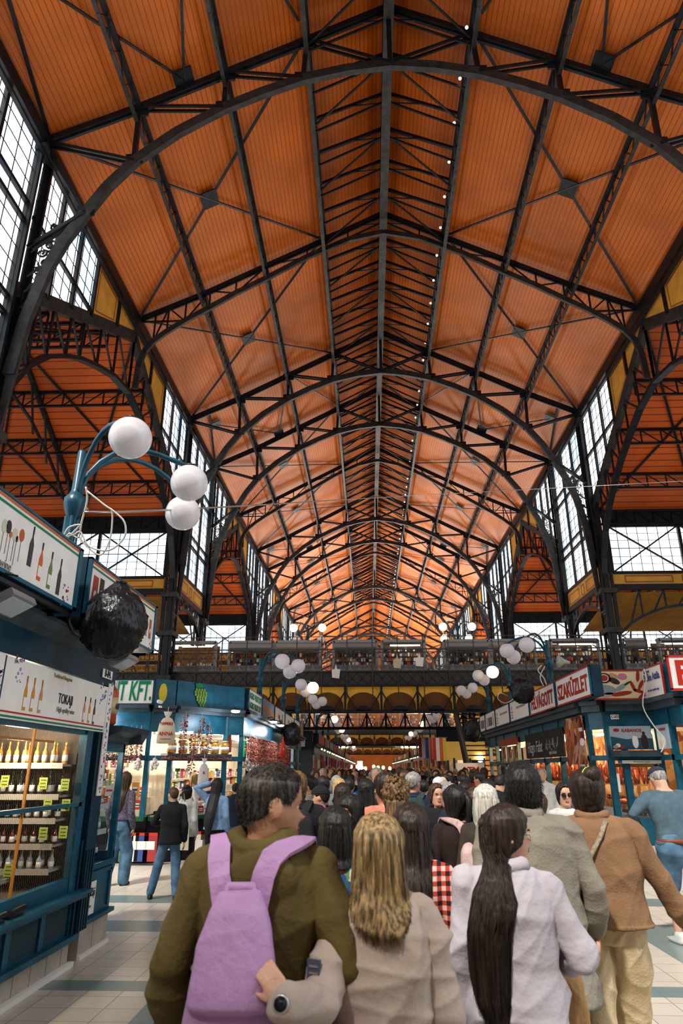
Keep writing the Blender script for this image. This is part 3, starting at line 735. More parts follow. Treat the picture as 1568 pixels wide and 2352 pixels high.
def flowers(q, cy, cz, r, n, fn, seed):
    rr = random.Random(seed)
    for i in range(n):
        a, b = cy + rr.uniform(-r, r), cz + rr.uniform(-r, r) * 1.2; t = rr.uniform(.006, .018)
        q.use(fl[rr.randrange(4)]); q.ext([(a + t * cos(j * PI / 3), b + t * sin(j * PI / 3)) for j in range(6)], fn, .004)
q = MB(); flowers(q, 5.45, 2.5, .08, 16, F1, 1); flowers(q, 7.3, 2.5, .09, 18, F1, 2); flowers(q, 5.18, 2.4, .05, 14, F1, 3); q.build('flower_print', parent=s)
p = onx(150, 1608, X1); text_obj('sign_lettering', 'TOKAJI', .125, M_INK, s, (.004, p.y - 6.0, p.z - 2.12), TL, sx=.78)
p = onx(145, 1557, X1); text_obj('sign_lettering', 'Traditional Hungarian', .05, mat('ink_gold', (.42, .33, .2), .6), s, (.004, p.y - 6.0, p.z - 2.12), TL, sx=.9)
p = onx(150, 1633, X1); text_obj('sign_lettering', 'High quality wine', .062, M_INKG, s, (.004, p.y - 6.0, p.z - 2.12), TL, sx=.9)
# vertical flower strip on the pilaster
q = MB().use(M_WHITE); q.b2((0, -.06, 0), (.012, .07, 1.12))
F2 = lambda u, v, w: (.012 + w, u, v)
for i in range(14): flowers(q, 0, .06 + i * .08, .03, 3, F2, 20 + i)
tag(q.build('flower_strip', loc=(XK + .075, 7.5, 1.5)), 'narrow white strip with small printed flowers on the kiosk corner', 'sign')
# number plate
q = MB().use(M_PAPER); q.b2((0, -.14, -.045), (.008, .14, .045)); p = onx(246, 1549, XK + .06)
o = q.build('number_plate', loc=p); text_obj('plate_lettering', 'B-I/4.', .1, M_INK, o, (.01, 0, 0), TL, sx=.85, bold=.004); tag(o, 'small white plate reading B-I/4 on the blue fascia corner', 'plate')
# sign boxes on top
XS = -2.55
def sign_box(y0, y1, z0, z1, lab, x=XS, dpt=.42, side=-1):
    s = empty('sign_box', lab, 'sign', (x, (y0 + y1) / 2, z0)); L = (y1 - y0) / 2; H = z1 - z0
    q = MB().use(M_BLUED); q.b2((side * .02, -L, 0), (side * dpt, L, H)); q.use(M_BLUE)
    q.b2((side * -.012, -L, 0), (side * .03, -L + .04, H)); q.b2((side * -.012, L - .07, 0), (side * .03, L, H)); q.b2((side * -.012, -L, 0), (side * .03, L, .03)); q.b2((side * -.012, -L, H - .02), (side * .03, L, H))
    q.build('box_frame', parent=s)
    q = MB().use(M_WHITE); q.b2((side * .02, -L + .04, .03), (0, L - .07, H - .02)); q.build('sign_face', parent=s)
    return s, L, H
M_ORST = mat('stripe_orange', (.62, .17, .06), .5)
for (y0, y1, lab, A) in ((2.6, 5.78, 'white sign box on the wine kiosk roof showing wine glasses and four bottles', 1), (5.98, 8.08, 'white sign box half hidden by the black bag, with product pictures', 0)):
    s, L, H = sign_box(y0, y1, 3.04, 3.6, lab)
    yc = (y0 + y1) / 2
    FS = lambda u, v, w, yc=yc: (w, u - yc, v - 3.04)
    q = MB()
    q.use(M_ORST); q.ext([(y0 + .04, 3.555), (y1 - .07, 3.555), (y1 - .07, 3.575), (y0 + .04, 3.575)], FS, .004)
    q.use(M_GREEN); q.ext([(y0 + .04, 3.515), (y1 - .07, 3.515), (y1 - .07, 3.533), (y0 + .04, 3.533)], FS, .004)
    q.build('tricolour_stripe', parent=s)
    q = MB()
    if A:
        for (u, v, bd, h) in [(72, 1255, G_DKF, .31), (93, 1290, mat('print_orange', (.62, .16, .04), .5), .3), (115, 1310, mat('print_olive', (.2, .24, .08), .5), .3), (136, 1325, G_DKF, .3)]:
            p = onx(u, v, XS); flat_bottle(q, (p.y, p.z - h / 2), h, bd, G_DKF, FS, lab=G_DKF if u in (72, 136) else M_PAPER, w=.1, slim=.25)
        for (u, v, cc) in [(10, 1208, (.6, .6, .45)), (20, 1210, (.04, .03, .05)), (34, 1228, (.6, .6, .5)), (50, 1230, (.5, .13, .02)), (24, 1228, (.55, .15, .03)), (38, 1238, (.03, .03, .03))]:
            p = onx(u, v, XS); mm_ = mat('print_w%d' % u, cc, .4); r = .045 if u not in (24, 38) else .022
            q.use(mm_); q.ext([(p.y + r * .8 * cos(a), p.z + r * 1.1 * sin(a)) for a in [i * PI / 5 for i in range(10)]], FS, .004)
            q.use(M_INKG); q.ext([(p.y - .002, p.z - .2), (p.y + .002, p.z - .2), (p.y + .002, p.z - r), (p.y - .002, p.z - r)], FS, .004)
        text_obj('sign_lettering', 'wine', .085, M_INKG, s, (.004, onx(12, 1297, XS).y - yc, onx(12, 1297, XS).z - 3.04), TL)
        flowers(q, 5.55, 3.13, .07, 16, FS, 5)
    else:
        for (u, v, w_, h, cc) in [(217, 1360, .12, .3, (.45, .07, .03)), (232, 1360, .1, .25, (.05, .04, .03)), (335, 1438, .08, .22, (.3, .25, .2)), (344, 1445, .07, .22, (.45, .12, .06))]:
            p = onx(u, v, XS); q.use(mat('print_b%d' % u, cc, .5)); q.ext([(p.y - w_ / 2, p.z - h / 2), (p.y + w_ / 2, p.z - h / 2), (p.y + w_ / 2, p.z + h / 2), (p.y - w_ / 2, p.z + h / 2)], FS, .004)
            q.use(M_PAPER); q.ext([(p.y + w_ * .3 * cos(a), p.z - h * .1 + w_ * .4 * sin(a)) for a in [i * PI / 4 for i in range(8)]], lambda u_, v_, w__, FS=FS: FS(u_, v_, w__ * 1.5), .004)
        flowers(q, 7.95, 3.12, .05, 8, FS, 6); flowers(q, 6.1, 3.12, .05, 8, FS, 8)
    q.build('printed_pictures', parent=s)
q = MB().use(M_BLACK)
for y in (2.8, 4.2, 5.6, 6.2, 7.9): q.bar((XS - .02, y, 3.0), (XK, y, 3.0), .03); q.bar((XS - .3, y, 3.02), (XK + .1, y, 2.9), .03); q.bar((XS - .12, y, 2.99), (XS - .12, y, 2.96), .04)
q.bar((XS - .02, 2.6, 3.0), (XS - .02, 5.7, 3.0), .03); q.bar((XS - .25, 2.6, 3.0), (XS - .25, 8.0, 3.0), .03)
tag(q.build('sign_bracket'), 'black metal brackets holding the sign boxes over the wine kiosk cornice', 'bracket')
# flood lamp under the box and a second behind the bag
def flood(p, rz, lab, tilt=-.5):
    s = empty('flood_lamp', lab, 'lamp', p, rz)
    q = MB().use(mat('flood_body', (.33, .34, .36), .35, .4)); q.box((0, 0, 0), (.2, .34, .05), mtx=Matrix.Rotation(tilt, 3, 'Y')); q.build('lamp_body', parent=s)
    q = MB().use(mat('flood_glass', (.5, .55, .6), .15)); q.box((.02 * 0 + .012, 0, -.028), (.16, .3, .008), mtx=Matrix.Rotation(tilt, 3, 'Y')); q.build('lamp_glass', parent=s)
    q = S().use(M_BLACK); q.tube([(-.1, 0, .05), (-.16, 0, .12), (-.1, .02, .22), (.0, .03, .2)], .008, 6); q.build('cable', parent=s)
flood(onx(25, 1385, -2.45), 0, 'grey flat flood lamp on an arm under the nearest sign box')
flood(onx(285, 1520, -2.5), 0, 'grey flood lamp peeking out under the black bag')
# wrapped loudspeakers
def bagged(loc, rx, ry, rz_, lab, seed, knot=(0, 0, 1), arm=None, sq=2.):
    rr = random.Random(seed); q = S().use(mat('black_film', (.010, .011, .014), .33, bump=1., bs=16, stretch=(1.4, 1.4, .5), spec=.5)); n, kk = 64, 44; o = len(q.v)
    vs = []
    kn = Vector(knot).normalized()
    for i in range(kk + 1):
        a = PI * i / kk
        for j in range(n):
            b = 2 * PI * j / n; d = Vector((sin(a) * cos(b), sin(a) * sin(b), cos(a)))
            ndot = max(0, d.dot(kn)); nz = noise.noise(d * 3 + Vector((seed, 0, 0))); fold = (1 - abs(sin(b * 6 + nz * 5 + d.z))) ** 3 * .07 * (1 - abs(d.z) ** 3) + .07 * nz + .02 * noise.noise(d * 8)
            r = (abs(d.x) ** sq + abs(d.y) ** sq + abs(d.z) ** sq) ** (-1 / sq) * (1 if sq < 2.2 else .86) * (1 + .18 * d.z * (sq > 2.2)) + fold + .16 * max(0, (ndot - .93) / .07)
            vs.append((d.x * rx * r, d.y * ry * r, d.z * rz_ * r))
    fs = [(i * n + j, i * n + (j + 1) % n, (i + 1) * n + (j + 1) % n, (i + 1) * n + j) for i in range(kk) for j in range(n)]
    q.add(vs, [f[::-1] for f in fs])
    s = empty('wrapped_speaker', lab, 'speaker', loc); q.build('bag', parent=s)
    q = S().use(M_BLACK); t = kn * max(rx, rz_)
    q.tube([t * .95, t * 1.08, t * 1.16], [.05, .03, .06], 8); q.build('bag_knot', parent=s)
    if arm: q = S().use(M_BLACK); q.tube([Vector(x) - Vector(loc) for x in arm], .018, 8); q.build('mounting_arm', parent=s)
    return s
c0 = dep(262, 1432, 6.3)
bagged(c0, .29, .27, .335, 'large loudspeaker wrapped in a shiny black bin bag beside the sign boxes', 3, (.1, -.1, 1), [onx(185, 1462, -2.45), onx(168, 1455, -2.5), onx(158, 1430, -2.55), onx(160, 1400, -2.6)])

# second cabinet: glass showcase at the kiosk corner
k2 = empty('glass_showcase', 'tall narrow blue glass showcase at the corner of the wine kiosk', 'showcase', (XK - .02, 8.05, 0))
def K2(a, b, m, name, **kw): q = MB(); q.b2(a, b); return q.build(name, m, k2, **kw)
q = MB().use(M_CREAM); q.b2((-1.2, -.36, 0), (0, .42, .3)); q.use(M_PAPER); q.b2((0, -.36, 0), (.03, .44, .035)); q.use(M_INKG); q.b2((0, 0, 0), (.002, .008, .3)); q.build('tiled_plinth', parent=k2)
q = MB().use(M_BLUE); q.b2((-1.2, -.36, .3), (0, .42, .8)); q.b2((0, -.36, .3), (.05, .46, .34)); q.b2((-1.2, .42, .3), (0, .46, .34)); q.b2((0, -.33, .38), (.02, -.28, .74)); q.b2((0, .3, .38), (.02, .35, .74)); q.b2((0, -.33, .72), (.02, .35, .76)); q.b2((0, -.36, .78), (.025, .44, .83)); q.build('base_panel', parent=k2)
q = MB().use(M_BLUE)
for a, b in ((-.06, -.36), (-.06, .36), (-1.2, .36)): q.b2((a, b, .8), (a + .06, b + .06, 2.02))
q.b2((-.06, -.36, 1.94), (0, .42, 2.03)); q.b2((-1.2, .36, 1.94), (0, .42, 2.03)); q.b2((-1.2, .38, .8), (0, .42, .9)); q.build('frame', parent=k2)
q = MB().use(M_GLASS); q.quad((-.02, -.3, .83), (-.02, .36, .83), (-.02, .36, 1.94), (-.02, -.3, 1.94)); q.quad((-1.14, .4, .9), (-.06, .4, .9), (-.06, .4, 1.94), (-1.14, .4, 1.94)); q.build('glass_pane', parent=k2)
q = MB().use(mat('shelf_pale', (.62, .6, .55), .4, emit=.05)); K2S = [.86, 1.12, 1.38, 1.62]
for z in K2S[1:]: q.b2((-.5, -.3, z - .02), (-.1, .34, z)); q.b2((-.1, -.3, z - .04), (-.09, .34, z + .015)); 
q.use(mat('showcase_back', (.25, .2, .16), .6)); q.b2((-.56, -.34, .82), (-.52, .36, 1.95)); q.build('shelf', parent=k2)
q = MB().use(M_CORN); prof = [(0, 2.03), (.05, 2.05), (.08, 2.1), (.2, 2.14), (.22, 2.2), (-1.2, 2.22), (-1.2, 2.03)]
q.ext(prof, lambda u, v, w: (u, -.36 + w, v), .98); q.ext([(.42, 2.03), (.5, 2.08), (.62, 2.14), (.64, 2.2), (.3, 2.2)], lambda u, v, w: (-1.2 + w, u, v), 1.4); q.build('cornice', parent=k2)
o = MB().use(M_PAPER); o.b2((0, -.14, -.15), (.006, .14, .15)); p = onx(203, 2082, XK + .0); o = o.build('paper_notice', loc=(XK + .0, p.y, .52)); text_obj('notice_lettering', 'Tokaji', .11, M_INK, o, (.008, 0, .05), TL, sx=.85); text_obj('notice_lettering', 'wine', .05, M_INKG, o, (.008, 0, -.07), TL); tag(o, 'white paper notice reading Tokaji on the showcase base', 'notice')
for zi, (gl, cp, lab, n, h) in enumerate([(G_RED, CAPB, 'small bottle on the bottom shelf of the glass showcase', 6, .2), (G_CLR, CAPB, 'clear bottle on the third shelf of the glass showcase', 6, .19), (G_AMB, CAPG, 'small amber bottle on the second shelf of the glass showcase', 6, .15), (G_DARK, CAPB, 'dark bottle on the top shelf of the glass showcase', 6, .22)]):
    for i in range(n): stock('b2%d' % zi, lambda gl=gl, cp=cp, h=h: bottle_mesh(gl, cp, h=h), 'bottle', (XK - .2, 7.83 + i * .1, K2S[zi]), 0, lab, 'bottle', 'bottles in the glass showcase, row %s' % ['one', 'two', 'three', 'four'][zi])
for u, v, lab in ((238, 1775, 'yellow card taped inside the upper left of the showcase glass'), (252, 1790, 'yellow card taped inside the showcase glass near the post')):
    p = onx(u, v, XK - .06); q = MB().use(M_YEL); q.b2((-.002, -.035, -.06), (.002, .035, .06)); tag(q.build('price_card', loc=p), lab, 'price card', 'price cards in the wine kiosk')
# jar-shaped sign standing on the showcase cornice
q = S().use(mat('jar_red', (.55, .09, .03), .3)); q.lathe([(0, .09), (.02, .11), (.36, .11), (.42, .07)]); q.use(M_PAPER); q.lathe([(.42, .08), (.48, .08), (.49, .07)]); q.use(mat('jar_label', (.68, .55, .3), .4)); q.lathe([(.12, .112), (.3, .112)])
o = q.build('giant_jar', loc=(XK - .1, 7.95, 2.22)); tag(o, 'oversized red preserve jar with a cream label standing on the showcase', 'jar'); text_obj('jar_lettering', 'AN', .1, M_INK, o, (.115, 0, .2), TL, sx=.7)

# ------------------------------------------------------------------ street-style globe lamps on posts
GOFF = [(.67, -.62, 0), (1.0, .30, .0), (.70, .98, -.06)]
def lamp_post(x, y, zb, ztop, side, lab, lit=(), zg=None, offs=GOFF):
    s = empty('globe_lamp_post', lab, 'lamp post', (x, y, zb)); H = ztop - zb; zg = (zg or ztop - .2) - zb
    q = S().use(M_POST); q.lathe([(0, .1), (.12, .1), (.16, .06), (H - .75, .055), (H - .74, .06), (H - .68, .085), (H - .62, .105), (H - .54, .105), (H - .50, .07), (H - .45, .05), (H - .02, .042), (H, .03)], n=14)
    for a in range(5): b = a * 2 * PI / 5; q.tube([(.06 * cos(b), .06 * sin(b), .15), (.06 * cos(b), .06 * sin(b), H - .74)], .018, 6)
    q.build('post', parent=s)
    for i, (dx, dy, dz) in enumerate(offs):
        dx *= side; e = Vector((dx, dy, zg + dz)); d = Vector((dx, dy, 0)).normalized(); r0 = d * .03; R_ = Vector((dx, dy, 0)).length
        pts = [r0 + Vector((0, 0, H - .55)), r0 * 2 + Vector((0, 0, H - .25)), d * R_ * .28 + Vector((0, 0, H + .05)), d * R_ * .55 + Vector((0, 0, H + .13)), d * R_ * .82 + Vector((0, 0, H + .05)), e + Vector((0, 0, .2)) - d * .04, e + Vector((0, 0, .16))]
        # smooth the arm
        P = []
        for a, b in zip(pts, pts[1:]): P += [a, (a * .5 + b * .5)]
        P.append(pts[-1]); P = [P[0]] + [(P[j - 1] + P[j] * 2 + P[j + 1]) / 4 for j in range(1, len(P) - 1)] + [P[-1]]
        q = S().use(M_POST); q.tube(P, .028, 8); am = q.build('arm', parent=s)
        q = S().use(M_BLACK); q.lathe([(.15, .05), (.185, .085), (.2, .085), (.21, .04)], e, 14); q.build('lamp_collar', parent=s)
        q = S().use(M_GLOBEON if i in lit else M_GLOBE); q.ell(e, (.2, .2, .2), 24, 16); q.build('glass_globe', parent=s, label='glowing glass globe' if i in lit else None)
    return s
lamp_post(-2.93, 6.3, 3.0, 4.85, 1, 'nearest blue lamp post with three white globes over the wine kiosk', offs=[(.72, -.6, 0), (1.02, .45, -.02), (.82, 1.0, -.16)], zg=4.68)
LP = []
for i, (y, lit) in enumerate([(18.8, ()), (24.1, (1,)), (29.2, ()), (40., (1,)), (45.5, ()), (51, (2,)), (62, (1,)), (68, ()), (74, (0,)), (90, (1,)), (100, ())]):
    if i < 3:
        LP.append(lamp_post(-2.93, y, 3.5, 4.62, 1, '%s globe lamp post of the left row, behind the fruit stall signs' % ['first', 'second', 'third'][i], lit, 4.43))
    else:
        if i in (3, 4): LP.append(lamp_post(-2.93, y, 3.5, 4.62, 1, 'distant globe lamp post of the left kiosk row', lit, 4.43)); LP[-1]['group'] = 'distant globe lamps on the left'
        else: dup(LP[3 if i % 2 else 4], (-2.93, y, 3.5), 0, 'distant globe lamp post of the left kiosk row', 'distant globe lamps on the left')
RP = []
for i, (y, lit) in enumerate([(18.4, ()), (23.6, (0,)), (28.2, ()), (44, ()), (50, (1,)), (56, (2,)), (64, ()), (72, (1,)), (86, (0,)), (98, ())]):
    if i < 4 or i == 4:
        lab = '%s globe lamp post of the right row, rising behind the butcher signs' % ['first', 'second', 'third'][i] if i < 3 else 'distant globe lamp post of the right kiosk row'
        RP.append(lamp_post(4.75, y, 3.6, 4.98, -1, lab, lit, 4.75))
        if i > 2: RP[-1]['group'] = 'distant globe lamps on the right'
    else: dup(RP[3 if i % 2 else 4], (4.75, y, 3.6), 0, 'distant globe lamp post of the right kiosk row', 'distant globe lamps on the right')
for i, (u, lab) in enumerate(((707, 'left four-globe lamp post standing up on the gallery bridge'), (1050, 'right four-globe lamp post standing up on the gallery bridge'))):
    p = ony(u, 1440, 34.2)
    lamp_post(p.x, 34.2, 5.9, 8.6, 1, lab, (0, 1) if i == 0 else (0, 1, 2, 3), 8.35, offs=[(.72, 0, .1), (-.72, 0, .1), (.62, .5, -.4), (-.62, .5, -.4)])
def cable(pts, r, name, lab, m=M_CABLE, cat='cable'):
    q = S().use(m); P = [Vector(p) for p in pts]
    # Catmull-Rom
    out = []
    for i in range(len(P) - 1):
        a, b, c, d = P[max(i - 1, 0)], P[i], P[i + 1], P[min(i + 2, len(P) - 1)]
        for t in (0, .25, .5, .75): out.append(.5 * ((2 * b) + (c - a) * t + (2 * a - 5 * b + 4 * c - d) * t * t + (3 * b - a - 3 * c + d) * t ** 3))
    out.append(P[-1]); q.tube(out, r, 6); return tag(q.build(name), lab, cat)
D = 6.3
cable([dep(197, 1118, D), dep(200, 1150, D), dep(187, 1200, D), dep(180, 1235, D), dep(160, 1225, D), dep(150, 1240, D), dep(178, 1213, D), dep(182, 1205, D), dep(158, 1212, D), dep(148, 1232, D), dep(170, 1228, D), dep(185, 1222, D), dep(205, 1255, D), dep(250, 1264, D), dep(285, 1235, D), dep(286, 1200, D), dep(262, 1175, D), dep(240, 1160, D), dep(200, 1128, D)], .009, 'white_cable', 'tangled white cable looped around the nearest lamp post')
cable([dep(255, 1168, D), dep(258, 1190, D), dep(252, 1240, D), dep(230, 1275, D), dep(195, 1250, D), dep(182, 1232, D)], .008, 'white_cable', 'inner white cable loop hanging right of the nearest lamp post')
cable([dep(200, 1168, 6.5), dep(420, 1170, 8), ony(900, 1141, 22), ony(1568, 1105, 20)], .012, 'overhead_wire', 'thin steel wire strung across the hall', M_STEEL, 'wire')
# ------------------------------------------------------------------ LEFT: paprika / fruit stall block
def pepper_string(n, h, r, seed):
    rr = random.Random(seed); q = MB(); cs = [mat('pepper_red', (.26, .035, .02), .35, spec=.5), mat('pepper_brown', (.16, .03, .02), .4), mat('pepper_light', (.48, .20, .15), .4)]
    for i in range(n):
        z = -h * i / n; a = rr.random() * 2 * PI; q.use(cs[rr.randrange(3)]); d = Vector((cos(a), sin(a), rr.uniform(-.9, .2))).normalized(); p = Vector((cos(a) * r * .2, sin(a) * r * .2, z)); L = rr.uniform(.6, 1.0) * r; t = .011
        e = p + d * L * .5 + Vector((0, 0, .006)); f = p + d * L
        u = d.cross(Vector((0, 0, 1))).normalized() * t; w = d.cross(u).normalized() * t
        q.add([p, e + u, e + w, e - u, e - w, f], [(0, 1, 2), (0, 2, 3), (0, 3, 4), (0, 4, 1), (5, 2, 1), (5, 3, 2), (5, 4, 3), (5, 1, 4)])
    q.use(M_CABLE); q.bar((0, 0, .06), (0, 0, -h), .004); return q
PS = [pepper_string(110, .62, .09, 1), pepper_string(110, .66, .085, 2), pepper_string(80, .55, .075, 3)]
PSO = [None] * 3
def pepper(loc, lab, grp, var=0, sc=1.):
    if PSO[var] is None: o = PSO[var] = PS[var].build('dried_pepper_string')
    else: o = PSO[var].copy(); C.objects.link(o)
    o.location = loc; o.rotation_euler.z = R.random() * 6; o.scale = (sc, sc, sc * R.uniform(.9, 1.1)); tag(o, lab, 'pepper string', grp)
f = empty('fruit_stall', 'blue many-sided stall with paprika strings and lit counters on the left', 'stall', (-4.5, 15.5, 0))
O3 = f.location
def wall(pts, z0, z1, m, name, t=.06, label=None, parent=f):
    """upright panels following a plan line"""
    q = MB().use(m)
    for a, b in zip(pts, pts[1:]):
        q.bar((a[0], a[1], (z0 + z1) / 2) if not parent else (a[0] - parent.location.x, a[1] - parent.location.y, (z0 + z1) / 2), (b[0], b[1], (z0 + z1) / 2) if not parent else (b[0] - parent.location.x, b[1] - parent.location.y, (z0 + z1) / 2), t, z1 - z0)
    return q.build(name, None, parent, label=label)
PL = [(-10, 14.95), (-4.62, 14.95), (-4.22, 15.2), (-3.3, 16.45), (-2.95, 16.6), (-2.95, 30.9)]
PLi = [(-10, 15.1), (-4.55, 15.1), (-4.1, 15.35), (-3.4, 16.4), (-3.15, 16.75), (-3.15, 30.9)]
wall(PL, 2.5, 2.9, M_BLUE, 'upper_band'); wall([(a, b) for a, b in PL], 2.9, 3.03, M_CORN, 'cornice', .34); wall(PL, 2.97, 3.04, M_CORN, 'cornice', .5)
wall(PL[:5], 3.04, 3.58, M_BLUE, 'fascia', .16); wall(PLi, 0, .12, M_BLACK, 'kick_board'); wall(PLi, .12, .78, M_BLACK, 'counter_front'); wall(PLi, .78, .86, mat('counter_green', (.02, .09, .05), .4), 'counter_edge', .5)
wall(PL, 1.93, 2.03, M_BLUE, 'transom', .08)
q = MB().use(M_BLUE)
for (a, b) in [(-8.2, 14.95), (-6.4, 14.95), (-4.62, 14.98), (-4.22, 15.25), (-3.3, 16.45), (-2.98, 16.7), (-2.98, 18.4), (-2.98, 20.2), (-2.98, 22), (-2.98, 24), (-2.98, 26), (-2.98, 28), (-2.98, 30)]:
    q = MB().use(M_BLUE); q.b2((a - .05 - O3.x, b - .05 - O3.y, .8), (a + .05 - O3.x, b + .05 - O3.y, 2.9)); q.build('frame_post', parent=f)
PB = [(-10, 17.2), (-5.3, 17.2), (-5.3, 30.9)]
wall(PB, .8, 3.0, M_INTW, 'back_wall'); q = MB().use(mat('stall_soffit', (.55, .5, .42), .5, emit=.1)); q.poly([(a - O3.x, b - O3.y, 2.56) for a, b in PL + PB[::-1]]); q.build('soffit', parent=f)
q = MB().use(M_LAMP)
for i in range(5): q.bar((-9 + i * 1.1 - O3.x, 15.35 - O3.y, 2.5), (-8.2 + i * 1.1 - O3.x, 15.35 - O3.y, 2.5), .05)
for i in range(9): q.bar((-3.5 - O3.x, 17.2 + i * 1.5 - O3.y, 2.5), (-3.5 - O3.x, 18.2 + i * 1.5 - O3.y, 2.5), .05)
q.build('strip_light', parent=f)
q = MB().use(M_CORN); q.bar((-4.3 - O3.x, 15.05 - O3.y, 2.05), (-3.2 - O3.x, 16.35 - O3.y, 2.05), .26, .05); q.build('display_ledge', parent=f)
for i, (x, y, rz) in enumerate([(-6.2, 14.72, 0), (-7.6, 14.72, 0)]): pass
# signs on the block
s = empty('fruit_sign', 'white sign with fat green letters facing the photographer on the left stall', 'sign', (-5.4, 14.84, 3.06))
q = MB().use(M_WHITE); q.b2((-2.6, 0, 0), (.8, .03, .5)); q.use(M_BLUED); q.b2((-2.6, -.01, -.02), (.84, .02, .01)); q.b2((.8, -.01, 0), (.84, .03, .5)); q.b2((-2.6, -.01, .49), (.84, .02, .51)); q.build('sign_board', parent=s)
t = text_obj('sign_lettering', 'AGRO FRUIT KFT.', .56, M_GREEN, s, (.78, -.012, .25), TF, sx=.45, align='RIGHT', bold=.012, shear=.12)
def shape(name, lab, cat, outline, m, loc, rot):
    q = MB().use(m); q.ext(outline, lambda u, v, w: (u, -w, v), .01); o = q.build(name, loc=loc); o.rotation_euler = (0, 0, rot); return tag(o, lab, cat)
shape('lemon_emblem', 'yellow lemon emblem on the blue fascia corner of the left stall', 'emblem', [(.09 * cos(a) * (1 if abs(sin(a)) < .9 else .8), .2 * sin(a)) for a in [i * PI / 9 for i in range(18)]], mat('lemon', (.7, .55, .04), .5), (-4.42, 14.98, 3.3), .55)
q = MB().use(mat('grape', (.16, .28, .05), .5)); rows = [4, 5, 5, 4, 4, 3, 2, 2, 1]
for j, n in enumerate(rows):
    for i in range(n):
        cx, cz = (i - (n - 1) / 2) * .075 + .01 * j, .13 - j * .055; q.ext([(cx + .033 * cos(a * PI / 5), cz + .033 * sin(a * PI / 5)) for a in range(10)], lambda u, v, w: (u, -w, v), .012)
q.use(mat('grape_leaf', (.0, .2, .08), .5)); q.ext([(-.14, .17), (-.16, .27), (-.1, .25), (-.04, .29), (.02, .25), (.06, .28), (.05, .18)], lambda u, v, w: (u, -w, v), .012)
o = q.build('grape_emblem', loc=(-3.83, 15.71, 3.3)); o.rotation_euler.z = math.atan2(1.25, .92); o.location.x += .06; o.location.y -= .06; tag(o, 'green bunch of grapes emblem on the slanted blue fascia', 'emblem')
XA = -2.84
for i, (y0, y1, kind) in enumerate([(16.65, 18.75, 'agro'), (18.85, 21.3, 'brown'), (21.4, 24.0, 'veg'), (24.1, 27., 'veg2'), (27.1, 29.4, 'veg3'), (29.5, 30.9, 'green')]):
    lab = {'agro': 'white sign box with green fruit shop lettering along the left aisle', 'brown': 'sign box with a grey and orange landscape picture on the left row', 'veg': 'white sign box with vegetable pictures, nearer of the two alike', 'veg2': 'white sign box with vegetable pictures, farther of the two alike', 'veg3': 'plain pale sign box beyond the vegetable signs', 'green': 'last yellowish sign box of the left block'}[kind]
    s, L, H = sign_box(y0, y1, 3.06, 3.58, lab, XA, .2)
    if kind == 'agro':
        text_obj('sign_lettering', 'AGRO FRUIT KFT', .2, M_GREEN, s, (.006, 0, .36), TL, sx=1.2, bold=.006); text_obj('sign_lettering', 'AGRO FRUIT KFT', .2, M_GREEN, s, (.006, 0, .14), TL, sx=1.2, bold=.006)
    q = MB()
    F = lambda u, v, w: (w, u, v)
    if kind == 'brown': q.use(mat('pic_grey', (.2, .22, .25), .5)); q.ext([(-L + .05, .04), (L - .08, .04), (L - .08, H - .03), (-L + .05, H - .03)], F, .004); q.use(mat('pic_orange', (.38, .15, .06), .5)); q.ext([(-L + .05, .2), (L - .08, .1), (L - .08, .26), (0, .3), (-L + .05, .34)], F, .007)
    if kind in ('veg', 'veg2'):
        rr = random.Random(9)
        for j in range(16):
            q.use([mat('leaf_print', (.2, .38, .25)), mat('pic_orange2', (.6, .25, .05)), M_GREEN][j % 3]); cx, cz, t = rr.uniform(-.7, .7), rr.uniform(.1, .33), rr.uniform(.05, .12); q.ext([(cx + t * cos(a) * rr.uniform(.6, 1.3), cz + t * .8 * sin(a)) for a in [b * PI / 4 for b in range(8)]], F, .006)
    if kind == 'green': q.use(mat('pic_ochre', (.4, .35, .15), .5)); q.ext([(-L + .05, .04), (L - .08, .04), (L - .08, H - .03), (-L + .05, H - .03)], F, .004)
    if q.v: q.build('printed_pictures', parent=s)
for i, y in enumerate([15.9, 19.6, 21.2, 24.2, 26]):
    s = empty('sign_lamp', '%s lit lamp hanging under the left sign row' % ORD[i], 'lamp', (-2.62 if i else -3.0, y, 2.98), 0, 'lit lamps under the left signs')
    q = S().use(M_LAMP); q.ell((0, 0, 0), (.1, .14, .03), 12, 6); q.build('lamp_glass', parent=s); q = S().use(M_BLACK); q.ell((0, 0, .035), (.11, .15, .03), 12, 6); q.tube([(0, 0, .06), (-.05, 0, .14), (-.2, 0, .1)], .01, 6); q.build('lamp_shade', parent=s)
